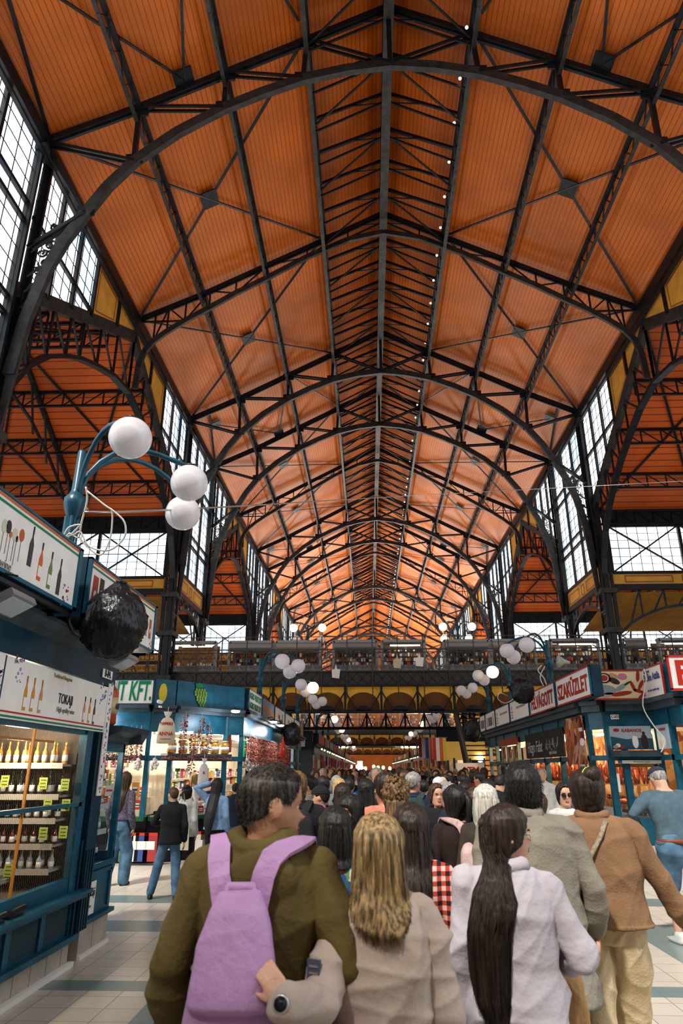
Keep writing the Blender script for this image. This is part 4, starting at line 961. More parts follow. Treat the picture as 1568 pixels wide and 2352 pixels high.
# pepper strings: front opening, corner bay, along the aisle
for i in range(24): pepper((-7.4 + i * .115 + R.uniform(-.02, .02), 14.8, 2.56), 'reddish dried pepper string hanging in the front opening of the left stall', 'pepper strings over the front counter', i % 2)
for i, (u, v0, L_) in enumerate([(425, 1655, 1.0), (447, 1685, 1.1), (467, 1648, .9), (484, 1665, .95), (430, 1640, .8)]):
    p = ony(u, v0, 15.2 + i * .02); pepper((p.x, p.y - .1, p.z), 'dark dried pepper string hanging before the corner bay with jars', 'dark pepper strings at the corner bay', 2, 1.2 * L_)
for i in range(76): pepper((-2.82 - .06 * (i % 2), 16.95 + i * .112, 2.5), 'dried pepper string in the dense row along the left aisle', 'pepper strings along the left aisle', i % 2)
for i in range(8):   # garland over the corner ledge
    p = Vector((-4.15, 15.0, 0)).lerp(Vector((-3.1, 16.2, 0)), i / 7); o = PSO[0].copy(); C.objects.link(o); o.location = (p.x + .05, p.y - .12, 1.98); o.rotation_euler = (0, PI / 2, math.atan2(1.2, 1.05)); o.scale = (.5, .5, .4); tag(o, 'dried pepper garland segment under the corner ledge', 'pepper string', 'garland under the corner ledge')
def ghead(loc, lab, grp, sc=1.):
    def mk():
        q = S().use(mat('garlic', (.68, .60, .55), .5, var=.2, vs=40)); rr = random.Random(4)
        for i in range(9): a = i * 2.4; q.ell((.05 * cos(a) * (1 if i < 6 else .3), .05 * sin(a) * (1 if i < 6 else .3), -.12 + .02 * i), (.035, .035, .035), 8, 6)
        q.use(M_CABLE); q.bar((0, 0, 0), (0, 0, .16), .006); return q
    stock('garlic', mk, 'garlic_bunch', loc, R.random() * 6, lab, 'garlic', grp, sc)
for i, u in enumerate((277, 316, 355)): p = ony(u, 1760, 14.75); ghead((p.x, p.y, 1.9), 'white garlic bunch hanging over the front counter of the left stall', 'garlic over the front counter', 1.1)
for i in range(12): ghead((-2.85, 16.8 + i * .35, 1.93 - .04 * (i % 3)), 'white garlic bunch hanging along the left aisle', 'garlic along the left aisle', 1.1)
# sacks and hanging bags
def sack(loc, h, w, m, lab, txt=None, tm=None, face=0, name='cloth_bag', tie=None):
    s = empty(name, lab, 'bag', loc, face); q = S().use(m); q.stack([(0, 0, 0, w * .42, w * .16), (.02 * h, 0, 0, w * .5, w * .24), (.35 * h, 0, 0, w * .5, w * .26), (.62 * h, 0, 0, w * .42, w * .22), (.78 * h, 0, 0, w * .26, w * .16), (.83 * h, 0, 0, w * .08, w * .08), (.88 * h, 0, 0, w * .16, w * .1), (h, 0, 0, w * .24, w * .1)], 18); q.build('bag_body', parent=s)
    q = S().use(tie or M_CABLE); q.lathe([(.81 * h, w * .1), (.85 * h, w * .1)]); q.tube([(0, 0, .85 * h), (0, .02, 1.15 * h)], .006, 6); q.build('tie_cord', parent=s)
    if txt:
        for j, (t_, sz, dz) in enumerate(txt): text_obj('bag_lettering', t_, sz, tm, s, (0, -w * .255, dz * h), TF, bold=.002)
    return s
M_LINEN = mat('linen', (.62, .55, .42), .9, var=.08, bump=.3)
p = ony(378, 1708, 14.3); sack((p.x, 14.35, p.z), .62, .36, M_LINEN, 'big cream linen sack reading PAPRIKE hanging at the stall corner', [('PAPRIKE', .07, .62), ('ANNA', .1, .3), ('~~~~~~', .06, .14)], M_RED, .2)
p = ony(473, 1808, 14.9); sack((p.x, 14.6, p.z), .55, .22, mat('white_cotton', (.66, .62, .60), .9), 'white cotton bag with a small red emblem hanging over the middle counter', [('&', .07, .5)], M_RED, .3)
for (u, v, h, w, cm, lab, txt, yy) in [(520, 1728, .62, .26, mat('bag_orange', (.62, .13, .07), .5), 'orange red cloth bag hanging first along the pepper row', None, 16.9), (560, 1744, .55, .18, mat('bag_green', (0, .25, .12), .5), 'green bag with white print hanging along the pepper row', [('VO', .06, .45)], 18.2), (597, 1732, .75, .2, mat('bag_white', (.7, .66, .52), .5), 'long white bag hanging along the pepper row', None, 20.2), (648, 1740, .62, .2, mat('bag_red', (.6, .06, .02), .45), 'bright red bag with white print hanging near the wrapped speaker', [('&', .06, .4)], 22.5)]:
    p = ony(u, v, yy); sack((p.x, yy, p.z), h, w, cm, lab, txt, M_PAPER, .9)
# jars and goods
for i in range(6):
    p = Vector((-4.2, 15.15, 0)).lerp(Vector((-3.3, 16.3, 0)), i / 5); stock('jar', jar_mesh, 'pickle_jar', (p.x + .03, p.y - .02, 2.08), 0, 'jar of pickles with a gold lid on the corner ledge', 'jar', 'pickle jars on the corner ledge', 1.5)
def goods_row(p0, p1, z, n, rz, place, kinds=range(10), jit=.04, sc=1.):
    p0, p1 = Vector(p0), Vector(p1)
    for i in range(n):
        c = R.choice(list(kinds)); p = p0.lerp(p1, (i + .5) / n)
        stock('pk%d' % c, lambda c=c: packet_mesh(c), 'goods_packet', (p.x + R.uniform(-jit, jit), p.y + R.uniform(-jit, jit) * .6, z), rz + R.uniform(-.3, .3), '%s packet %s' % (GN[c], place), 'packet', '%s packets %s' % (GN[c], place), (sc * R.uniform(.8, 1.3), sc, sc * R.uniform(.7, 1.25)))
q = MB().use(mat('shelf_cream', (.6, .5, .36), .6))
for z in (1.05, 1.3, 1.55, 1.8): q.b2((-8 - O3.x, 16.55 - O3.y, z - .02), (-5.4 - O3.x, 16.8 - O3.y, z)); q.b2((-4.9 - O3.x, 17.2 - O3.y, z - .02), (-4.65 - O3.x, 30 - O3.y, z))
for z, y in ((.98, 15.25), (1.08, 15.55), (1.2, 15.85)): q.b2((-8 - O3.x, y - .16 - O3.y, .86), (-4.7 - O3.x, y + .16 - O3.y, z))
q.build('goods_shelf', parent=f)
for z, y, n in ((.98, 15.2, 18), (1.08, 15.52, 18), (1.2, 15.85, 18)): goods_row((-7.6, y, 0), (-4.75, y, 0), z, n, 0, 'on the stepped front counter of the left stall', (0, 2, 7, 6, 1, 9), sc=1.15)
for z in (1.3, 1.55, 1.8): goods_row((-7.8, 16.6, 0), (-5.5, 16.6, 0), z, 14, 0, 'on the back shelf of the left stall', sc=1.2)
goods_row((-7.6, 15.5, 0), (-4.8, 15.5, 0), 1.23, 10, 0, 'heaped high on the front counter', (0, 1, 1, 7), sc=1.7)
goods_row((-4.1, 15.45, 0), (-3.3, 16.45, 0), .88, 10, .9, 'on the corner counter of the left stall', (0, 7, 2, 6), sc=1.3); goods_row((-4.4, 15.9, 0), (-3.6, 16.9, 0), 1.1, 9, .9, 'behind the corner counter of the left stall', sc=1.3)
for z in (.88, 1.05): goods_row((-3.2, 17, 0), (-3.2, 27, 0), z, 34, PI / 2, 'on the aisle counter of the left stall', (0, 1, 2, 7, 5), sc=1.3)
for z in (1.3, 1.55): goods_row((-4.8, 17.4, 0), (-4.8, 27, 0), z, 30, PI / 2, 'on the far shelf along the left aisle', sc=1.3)
for i, (u, c) in enumerate([(290, 3), (303, 7), (325, 4), (345, 6), (455, 7), (468, 5)]):
    p = ony(u, 1945, 14.72); q = MB().use(M_GOODS[c]); q.b2((-.13, -.02, -.26), (.13, .02, .2)); q.use(M_PAPER); q.b2((-.09, -.025, -.05), (.09, -.02, .1)); q.use(M_GOODS[0]); q.b2((-.13, -.022, .2), (.13, .0, .25))
    tag(q.build('hanging_pack', loc=(p.x, 14.72 if u < 400 else 15.0, p.z)), '%s picture pack hanging from the front counter edge, %s from the left' % (GN[c], ORD[i]), 'pack')
bagged(dep(668, 1692, 22), .33, .3, .38, 'loudspeaker in a dark bag hanging at the end of the left sign row', 5, (.2, -.2, 1), sq=3.2)
q = MB().use(M_BLACK); q.b2((-.04, -.04, 0), (.04, .04, 3.2)); tag(q.build('black_post', loc=(-2.62, 26.2, 0)), 'slim black post beside the pepper row at the left aisle', 'post')
q = S().use(M_PAPER); q.tube([(0, -.1, 0), (0, .1, 0)], .04, 8); q.box((.02, .0, -.1), (.05, .1, .04)); tag(q.build('security_camera', loc=ony(367, 1612, 14.7)), 'white security camera under the green lettered sign', 'camera')

# ------------------------------------------------------------------ RIGHT: butcher kiosks
XR = 4.42
r = empty('butcher_kiosk', 'blue butcher kiosk with posters and warm lit windows on the right', 'kiosk', (5.0, 15.0, 0)); O4 = r.location
RPL = [(4.72, 28.4), (4.72, 15.6), (5.0, 15.25), (5.95, 15.1), (5.95, 13.6), (9.5, 13.6)]
def rw(pts, z0, z1, m, name, t=.06, **kw): return wall(pts, z0, z1, m, name, t, parent=r, **kw)
rw(RPL, 2.9, 3.05, M_CORN, 'cornice', .34); rw(RPL, 3.03, 3.12, M_CORN, 'cornice', .5); rw(RPL, 2.55, 2.92, M_BLUE, 'upper_band'); rw(RPL[1:], 3.12, 3.72, M_BLUE, 'fascia', .16)
rw(RPL, 0, .35, M_CREAM, 'tiled_plinth', .1); rw(RPL, .35, .85, M_BLUE, 'base_panel', .1); rw(RPL, 1.93, 2.03, M_BLUE, 'transom', .12); rw(RPL[2:4], 2.0, 2.12, M_CORN, 'hood_moulding', .5)
q = MB().use(M_BLUE)
for (a, b) in [(4.72, y) for y in (28.3, 26.8, 25.2, 23, 21.2, 19.5, 17.9, 16.4)] + [(4.72, 15.6), (5.0, 15.25), (5.95, 15.1), (5.95, 14.3), (5.95, 13.6), (7.4, 13.6), (5.28, 15.2)]:
    q = MB().use(M_BLUE); q.b2((a - .06 - O4.x, b - .06 - O4.y, .8), (a + .06 - O4.x, b + .06 - O4.y, 2.9)); q.build('frame_post', parent=r)
M_WARM = patch_mat('warm_back', [(.62, .36, .15), (.42, .2, .08), (.7, .5, .3), (.3, .1, .05), (.66, .42, .2), (.5, .25, .12)], 4)
rw([(6.6, 28.4), (6.6, 17.0), (8.5, 16.6), (8.5, 15.2), (9.5, 15.2)], .8, 2.6, M_WARM, 'back_wall')
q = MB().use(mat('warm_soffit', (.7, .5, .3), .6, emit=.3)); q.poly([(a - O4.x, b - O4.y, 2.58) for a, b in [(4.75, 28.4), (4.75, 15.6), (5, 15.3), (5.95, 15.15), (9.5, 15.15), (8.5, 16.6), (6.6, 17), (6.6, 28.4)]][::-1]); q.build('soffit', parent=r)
q = MB().use(mat('warm_lamp', (1, .75, .4), .3, emit=7, ecol=(1, .72, .38)))
for i in range(8): q.bar((5.3 - O4.x, 16 + i * 1.8 - O4.y, 2.5), (5.3 - O4.x, 17 + i * 1.8 - O4.y, 2.5), .05)
q.bar((5.4 - O4.x, 15.5 - O4.y, 2.5), (6.4 - O4.x, 15.5 - O4.y, 2.5), .05); q.build('strip_light', parent=r)
q = MB().use(M_GLASS)
for a, b in (((4.7, 28.3), (4.7, 15.7)), ((5.05, 15.24), (5.9, 15.12)), ((5.95, 15.05), (5.95, 13.65))):
    q.quad((a[0] - O4.x, a[1] - O4.y, .85), (b[0] - O4.x, b[1] - O4.y, .85), (b[0] - O4.x, b[1] - O4.y, 1.95), (a[0] - O4.x, a[1] - O4.y, 1.95))
q.build('window_glass', parent=r)
q = MB().use(M_GLASS); q.quad((5.05 - O4.x, 15.2 - O4.y, 2.1), (5.9 - O4.x, 15.08 - O4.y, 2.1), (5.9 - O4.x, 15.08 - O4.y, 2.6), (5.05 - O4.x, 15.2 - O4.y, 2.6)); q.build('upper_glass', parent=r)
q = MB().use(mat('meat_shelf', (.45, .3, .2), .5))
for z in (1.1, 1.45, 1.75): q.b2((5.6 - O4.x, 16 - O4.y, z - .02), (5.95 - O4.x, 28.2 - O4.y, z))
q.b2((5.1 - O4.x, 15.6 - O4.y, 1.05), (6.6 - O4.x, 15.9 - O4.y, 1.08)); q.build('goods_shelf', parent=r)
# sausages and hams: countable hanging things
def sausage_mesh():
    q = S().use(mat('sausage', (.34, .06, .03), .3, var=.4, vs=20)); pts = [(0, 0, -.02 - i * .045) for i in range(9)]; q.tube([(sin(i * .6) * .02, 0, p[2]) for i, p in enumerate(pts)], [.012, .026, .03, .03, .03, .03, .03, .026, .01], 8); q.use(M_CABLE); q.bar((0, 0, 0), (0, 0, .08), .005); return q
def ham_mesh():
    q = S().use(mat('ham', (.42, .13, .07), .35, var=.5, vs=15)); q.tube([(0, 0, 0), (0, 0, -.1), (0, .01, -.2), (0, .01, -.3), (0, 0, -.36)], [.03, .06, .1, .1, .04], 10); return q
for i in range(44): stock('sausage', sausage_mesh, 'hanging_sausage', (5.35 + (i % 2) * .25, 16 + i * .27, 1.92), R.random() * 3, 'reddish sausage hanging in the long butcher window on the right', 'sausage', 'sausages in the butcher window', 1.2)
for i in range(12): stock('ham', ham_mesh, 'hanging_ham', (5.5, 16.2 + i * .85, 1.95), R.random() * 3, 'smoked ham hanging behind the butcher window on the right', 'ham', 'hams in the butcher window')
for i in range(9): stock('sausage', sausage_mesh, 'hanging_sausage', (5.15 + i * .09, 15.75, 1.92), R.random() * 3, 'sausage hanging behind the corner window of the butcher kiosk', 'sausage', 'sausages behind the corner window', 1.2)
def meat_mesh():
    q = S().use(mat('raw_meat', (.5, .13, .09), .3, var=.5, vs=25)); q.ell((0, 0, .05), (.12, .08, .05), 12, 8); q.use(mat('fat', (.7, .5, .42), .4)); q.ell((.02, .01, .075), (.09, .06, .03), 10, 6); return q
for z, n in ((1.1, 26), (1.45, 22), (1.75, 20)):
    for i in range(n): stock('meat', meat_mesh, 'meat_cut', (5.75, 16.2 + i * .45, z), R.random() * 3, 'pink meat cut on the lit shelves of the butcher kiosk', 'meat', 'meat cuts on the butcher shelves')
for i in range(8): stock('meat', meat_mesh, 'meat_cut', (5.2 + i * .15, 15.75, 1.08), R.random() * 3, 'meat cut in the corner window of the butcher kiosk', 'meat', 'meat cuts in the corner window')
q = MB().use(mat('yellow_frame', (.6, .3, .03), .5)); q.b2((-.42, 0, .55), (.5, .04, .62)); q.b2((.43, 0, -.5), (.5, .04, .6)); q.b2((-.42, 0, -.5), (-.36, .04, .6)); q.build('inner_frame', parent=r, loc=(5.47 - O4.x, 15.35 - O4.y, 1.25), label='yellow wooden inner frame')
# sign boxes along the right row
for i, (y0, y1, kind) in enumerate([(14.1, 16.75, 'SZ'), (16.85, 19.6, 'FE'), (19.7, 22.4, 'AG'), (22.5, 25.0, 'AG2'), (25.1, 27.2, 'PIC'), (27.3, 28.6, 'PIC2')]):
    lab = {'SZ': 'white sign box with red letters SZAKÜZLET on the right row', 'FE': 'white sign box with red letters partly hidden by a black bag', 'AG': 'white sign box with a small red emblem and grey lettering, nearer one', 'AG2': 'white sign box with a small red emblem and grey lettering, farther one', 'PIC': 'white sign box with a grey picture in the middle, right row', 'PIC2': 'farthest white sign box with a grey picture, right row'}[kind]
    s, L, H = sign_box(y0, y1, 3.12, 3.72, lab, XR, .24, 1)
    F = lambda u, v, w: (-w, u, v); q = MB()
    if kind in ('SZ', 'FE'):
        q.use(M_RED)
        for a, b, c_, d in ((-L, L, .0, .035), (-L, L, H - .03, H)): q.ext([(a, c_), (b, c_), (b, d), (a, d)], F, .016)
        q.build('red_border', parent=s); text_obj('sign_lettering', 'SZAKÜZLET' if kind == 'SZ' else 'FELVÁGOTT', .44, mat('letter_red', (.42, .03, .02), .5), s, (-.008, 0, .27), TR, sx=.98, bold=.014)
    elif kind in ('AG', 'AG2'):
        q.use(M_RED); q.ext([(L - .45, .1), (L - .2, .1), (L - .2, .13), (L - .45, .13)], F, .008); q.ext([(L - .45, .27), (L - .2, .27), (L - .2, .3), (L - .45, .3)], F, .008); q.ext([(L - .36, .35), (L - .29, .35), (L - .31, .47), (L - .34, .47)], F, .008); q.use(mat('emblem_pale', (.5, .4, .42))); q.ext([(L - .4, .16), (L - .25, .16), (L - .25, .24), (L - .4, .24)], F, .008); q.build('red_emblem', parent=s)
        text_obj('sign_lettering', 'AGROCOOP KERESKEDELEM', .09, M_INKG, s, (-.008, -.3, .36), TR, sx=1.1)
    else:
        q.use(mat('pic_grey', (.2, .22, .25), .5)); q.ext([(-.45, .12), (.4, .12), (.4, .42), (-.45, .42)], F, .008); q.use(M_RED); q.ext([(.6, .1), (.7, .1), (.7, .45), (.62, .45)], F, .008); q.ext([(-.75, .1), (-.65, .1), (-.67, .5), (-.72, .5)], F, .008); q.build('printed_pictures', parent=s)
# meat picture sign facing the photographer
s = empty('meat_picture_sign', 'cream sign with red border showing ham, knife and sausages', 'sign', (5.3, 14.93, 3.12))
q = MB().use(mat('cream_board', (.68, .58, .38), .5, emit=.05)); q.b2((-.58, 0, 0), (.55, .03, .6)); q.use(M_RED)
for a, b in (((-.6, -.015, -.01), (.57, 0, .025)), ((-.6, -.015, .58), (.57, 0, .61)), ((-.6, -.015, 0), (-.57, 0, .6)), ((.54, -.015, 0), (.57, 0, .6))): q.b2(a, b)
q.build('sign_board', parent=s)
FF = lambda u, v, w: (u, -w, v)
q = MB(); mr = mat('pic_meat', (.42, .04, .02), .5); dk = mat('pic_dark', (.05, .03, .03), .5)
def ov(cx, cz, a, b, m, rot=0, t=.006, n=14): q.use(m); q.ext([(cx + a * cos(x) * cos(rot) - b * sin(x) * sin(rot), cz + a * cos(x) * sin(rot) + b * sin(x) * cos(rot)) for x in [i * 2 * PI / n for i in range(n)]], FF, t)
ov(-.32, .44, .14, .11, dk); ov(-.33, .44, .1, .08, M_PAPER, t=.009); ov(-.33, .44, .085, .065, mr, t=.012); ov(-.12, .38, .12, .06, dk, -.4); ov(-.12, .49, .1, .045, mat('pic_tan', (.5, .33, .15)), -.4, t=.009); ov(.06, .47, .1, .07, mat('pic_pink', (.6, .2, .3))); ov(-.3, .2, .2, .1, mat('pic_steel', (.3, .35, .4)), -.1); ov(-.3, .09, .14, .05, mat('pic_flesh', (.6, .42, .32)), .2)
ov(.0, .12, .22, .045, mr, .15, .009); ov(0, .25, .14, .045, mat('pic_steel', (.3, .35, .4)), .5, .012); ov(.14, .33, .08, .02, dk, .5, .014)
for cx, cz, rt in ((.38, .48, 1.4), (.42, .3, 1.0), (.25, .27, 1.9), (.36, .17, -.3), (.44, .09, .5)): ov(cx, cz, .12, .035, mr, rt, .01)
q.build('painted_meats', parent=s, label='painted ham, knife and sausages')
s = empty('name_sign', 'white sign with blue handwriting-style name, facing the cross aisle', 'sign', (5.78, 14.45, 3.12))
q = MB().use(M_WHITE); q.b2((0, -.5, 0), (.03, .5, .6)); q.use(M_RED)
for a, b in (((-.01, -.52, -.02), (.02, .52, .01)), ((-.01, -.52, .59), (.02, .52, .615)), ((-.01, -.53, 0), (.02, -.5, .6))): q.b2(a, b)
q.build('sign_board', parent=s); bl = mat('ink_blue', (.05, .08, .22), .5)
text_obj('sign_lettering', 'Szőke Attila', .2, bl, s, (-.012, 0, .4), TR, sx=.82, bold=.004); text_obj('sign_lettering', 'Tulajdonos:', .09, bl, s, (-.012, .22, .53), TR, sx=.8); text_obj('sign_lettering', 'friss hús minden nap', .07, bl, s, (-.012, 0, .15), TR)
s = empty('letter_sign', 'white sign with one huge red letter F at the right edge', 'sign', (6.6, 13.35, 3.15))
q = MB().use(M_WHITE); q.b2((-.9, 0, 0), (2, .03, .62)); q.use(M_RED); q.b2((-.94, -.015, -.02), (2, .01, .025)); q.b2((-.94, -.015, .6), (2, .01, .64)); q.b2((-.94, -.015, 0), (-.9, .01, .62)); q.build('sign_board', parent=s)
text_obj('sign_lettering', 'FÜSTÖLT', .62, M_RED, s, (-.82, -.01, .29), TF, align='LEFT', sx=.95, bold=.02)
# posters
def poster(loc, w, h, rot, mats, lab, name='poster'):
    s = empty(name, lab, 'poster', loc, rot); q = MB().use(mats[0]); q.b2((-w / 2, 0, -h / 2), (w / 2, .012, h / 2)); q.build('poster_sheet', parent=s); return s
M_SAUS = patch_mat('sausage_photo', [(.25, .05, .02), (.42, .10, .03), (.5, .28, .18), (.08, .03, .02), (.55, .36, .26), (.35, .14, .05)], 6)
p = poster((4.60, 16.3, 2.36), 1.5, 1.0, -PI / 2, [M_SAUS], 'large photo banner of smoked sausages and hams below the red lettered sign', 'meat_banner')
q = MB(); 
for i, (cx, cz, a, b, rt, m_) in enumerate([(-.45, .1, .12, .38, .1, mat('pic_ham', (.4, .12, .04))), (-.1, .12, .13, .3, -.1, mat('pic_ham2', (.5, .16, .05))), (.3, .05, .1, .33, .1, mat('pic_ham', (.4, .12, .04))), (.1, -.25, .3, .06, .8, mat('pic_pinkham', (.55, .3, .24))), (.3, -.3, .3, .06, 1.0, mat('pic_pinkham', (.55, .3, .24))), (-.45, -.3, .35, .05, .9, mat('pic_saus', (.33, .1, .05))), (-.3, -.3, .35, .05, .8, mat('pic_saus', (.33, .1, .05))), (-.6, -.2, .3, .05, 1.1, mat('pic_saus', (.33, .1, .05)))]):
    ov(cx, cz, a, b, m_, rt, .004 + .001 * i)
q.build('printed_meats', parent=p)
q = MB(); ov(.6, .25, .1, .24, mat('pic_bottle', (.14, .02, .02)), 0, .016); ov(.6, -.05, .15, .08, M_PAPER, 0, .018); q.build('printed_badge', parent=p); text_obj('banner_lettering', 'PAPRIKA', .11, M_PAPER, p, (.6, -.02, .2), TF, sx=.7, bold=.003)
p = poster((5.42, 15.08, 2.37), .82, .46, -.12, [mat('kab_sky', (.42, .5, .56), .4)], 'poster reading KABANOS with two people in folk dress above the corner window')
q = MB(); q.use(mat('kab_hill', (.03, .10, .15))); q.ext([(-.41, -.23), (.41, -.23), (.41, -.02), (.2, .0), (-.1, -.03), (-.41, .03)], FF, .003); ov(-.28, -.15, .05, .04, M_PAPER, 0, .006); ov(-.2, -.18, .04, .03, mr, 0, .006); ov(-.33, -.18, .05, .035, mat('pic_flesh', (.6, .42, .32)), 0, .006); ov(.07, -.08, .06, .13, M_PAPER, 0, .006); ov(.08, .06, .025, .03, mat('pic_flesh', (.6, .42, .32)), 0, .008); ov(.25, -.08, .07, .15, dk, 0, .006); ov(.25, .09, .03, .03, dk, 0, .009); ov(-.28, .15, .06, .035, M_RED, 0, .005); q.build('printed_scene', parent=p)
text_obj('poster_lettering', 'KABANOS', .085, M_RED, p, (.02, -.005, .14), TF, bold=.002)
p = poster((5.88, 14.6, 2.37), .6, .46, -PI / 2, [mat('kab_sky', (.42, .5, .56), .4)], 'smaller KABANOS poster on the side facing the cross aisle'); text_obj('poster_lettering', 'KABANOS', .07, M_RED, p, (0, -.005, .14), TF); q = MB(); ov(0, -.1, .1, .12, M_PAPER, 0, .005); ov(-.18, -.12, .06, .05, mat('pic_flesh', (.6, .42, .32)), 0, .005); q.build('printed_scene', parent=p)
q = MB().use(M_PAPER); q.b2((-.08, 0, -.045), (.08, .01, .045)); o = q.build('number_plate', loc=(5.12, 15.02, 2.78)); o.rotation_euler.z = -.15; text_obj('plate_lettering', 'C-II/2', .075, M_INK, o, (0, -.003, 0), TF, sx=.85, bold=.002); tag(o, 'small white plate reading C-II/2 on the right kiosk corner', 'plate')
p = poster((6.9, 13.52, 2.45), 1.4, .95, 0, [patch_mat('food_photo', [(.05, .07, .04), (.45, .3, .12), (.6, .45, .2), (.3, .12, .03)], 5)], 'dark and yellow food photo under the big letter sign')
p = poster((4.63, 15.95, 1.62), .62, .5, -PI / 2, [M_PAPER], 'family photo poster inside the window below the meat banner'); q = MB(); q.use(mat('pic_dkroom', (.16, .08, .04))); q.ext([(-.27, -.15), (.27, -.15), (.27, .2), (-.27, .2)], FF, .003); ov(.03, -.0, .07, .12, mat('pic_redshirt', (.5, .08, .06)), 0, .006); ov(.03, .13, .03, .035, mat('pic_flesh', (.6, .42, .32)), 0, .008); ov(-.15, .0, .06, .12, mat('pic_navy', (.08, .1, .2)), 0, .006); ov(-.15, .13, .03, .035, mat('pic_flesh', (.6, .42, .32)), 0, .008); q.build('printed_scene', parent=p)
for i, (y, lab) in enumerate(((15.15, 'price list sheet hanging below the meat banner'),)):
    p = poster((4.62, 15.72, 1.95), .2, .42, -PI / 2, [M_PAPER], lab); q = MB(); ov(0, -.06, .05, .12, M_INK, 0, .004); ov(0, .12, .05, .05, M_INKG, 0, .004); q.build('printed_oval', parent=p)
q = MB().use(mat('strip_white', (.6, .6, .58), .5)); q.b2((-.34, 0, -.03), (.42, .01, .03)); q.use(mat('strip_blue', (.02, .12, .25))); q.b2((-.42, 0, -.03), (-.34, .01, .03)); o = q.build('notice_strip', loc=(5.5, 15.02, 1.9)); o.rotation_euler.z = -.12; text_obj('strip_lettering', 'tel.  friss sertés  Hungarian', .03, M_INKG, o, (.04, -.003, 0), TF); tag(o, 'long white notice strip above the corner window', 'notice')
for i, (x, y, z, w_, h_, rot, lab) in enumerate([(4.6, 15.62, 1.45, .06, .3, -PI / 2, 'narrow white strip on the post left of the corner window'), (4.66, 21.2, 1.7, .5, .4, -PI / 2, 'white sheet in the butcher window under the chalkboard'), (5.07, 15.15, 1.5, .05, .35, -.2, 'red edged card on the kiosk post')]): poster((x, y, z), w_, h_, rot, [M_PAPER], lab, 'paper_notice')
# chalkboard
s = empty('chalkboard', 'long black chalkboard with white chalk writing above the butcher windows', 'board', (4.62, 19.6, 2.38)); q = MB().use(mat('slate', (.02, .021, .022), .7, var=.3)); q.b2((0, -2.3, -.33), (.03, 1.9, .33)); q.build('board_panel', parent=s)
ch = mat('chalk', (.55, .55, .52), .9); text_obj('chalk_lettering', 'Hízgo Falat', .42, ch, s, (-.005, .75, -.05), TR, sx=.95, shear=.2); q = MB().use(ch)
rr = random.Random(3)
for i in range(26): y = -.5 - i * .05; q.bar((-.004, y, -.1 + rr.uniform(-.08, .1)), (-.004, y - .06, -.1 + rr.uniform(-.08, .25)), .004, .012)
q.build('chalk_drawing', parent=s); text_obj('chalk_lettering', 'sajtok és húsok', .13, ch, s, (-.005, -1.2, -.22), TR, sx=.95)
q = MB().use(mat('red_awning', (.36, .07, .03), .6)); q.b2((0, 0, 0), (.03, 3.3, .22)); tag(q.build('red_panel', loc=(4.62, 22.6, 2.5)), 'plain orange red panel beyond the chalkboard', 'panel')
for i in range(3): poster((4.62, 23.1 + i * 1.0, 2.22), .9, .5, -PI / 2, [patch_mat('food_photo2', [(.35, .08, .04), (.3, .35, .3), (.5, .4, .2), (.12, .07, .04), (.5, .48, .42)], 5)], 'food photo under the red panel, %s from the chalkboard' % ORD[i])
bagged(ony(1224, 1592, 17.2) + Vector((-.25, 0, 0)), .30, .27, .34, 'loudspeaker in a dark bag mounted before the red lettered signs', 7, (-.9, 0, .4), [(4.45, 17.3, 3.1), (4.3, 17.3, 3.1)], sq=2.5)
bagged(dep(1085, 1683, 21.5), .28, .26, .38, 'loudspeaker in a black bag at the far end of the right sign row', 9, (.3, -.2, 1), sq=2.6)
q = S().use(mat('pale_horn', (.5, .48, .42), .5)); q.tube([(0, 0, 0), (-.12, -.02, .02), (-.24, -.05, .02)], [.03, .05, .13], 12); tag(q.build('horn_speaker', loc=ony(1308, 1522, 14.9)), 'pale horn loudspeaker standing on top of the red lettered sign', 'speaker')
cable([ony(1478, 1536, 14.6), ony(1484, 1560, 14.5), ony(1476, 1620, 14.6), ony(1500, 1665, 14.5), ony(1526, 1700, 14.4), ony(1518, 1728, 14.4)], .014, 'white_cable', 'white cable hanging over the corner of the butcher kiosk')
cable([ony(1251, 1530, 18), ony(1240, 1555, 18), ony(1250, 1580, 18), ony(1262, 1600, 17.6), ony(1250, 1560, 17.6), ony(1235, 1540, 18), ony(1244, 1528, 18)], .014, 'white_cable', 'white cable coiled on the first right lamp post')
cable([ony(1165, 1598, 24), ony(1148, 1592, 23), ony(1143, 1605, 23), ony(1160, 1615, 23), ony(1180, 1605, 23.5)], .014, 'white_cable', 'white cable loop at the second right lamp post')

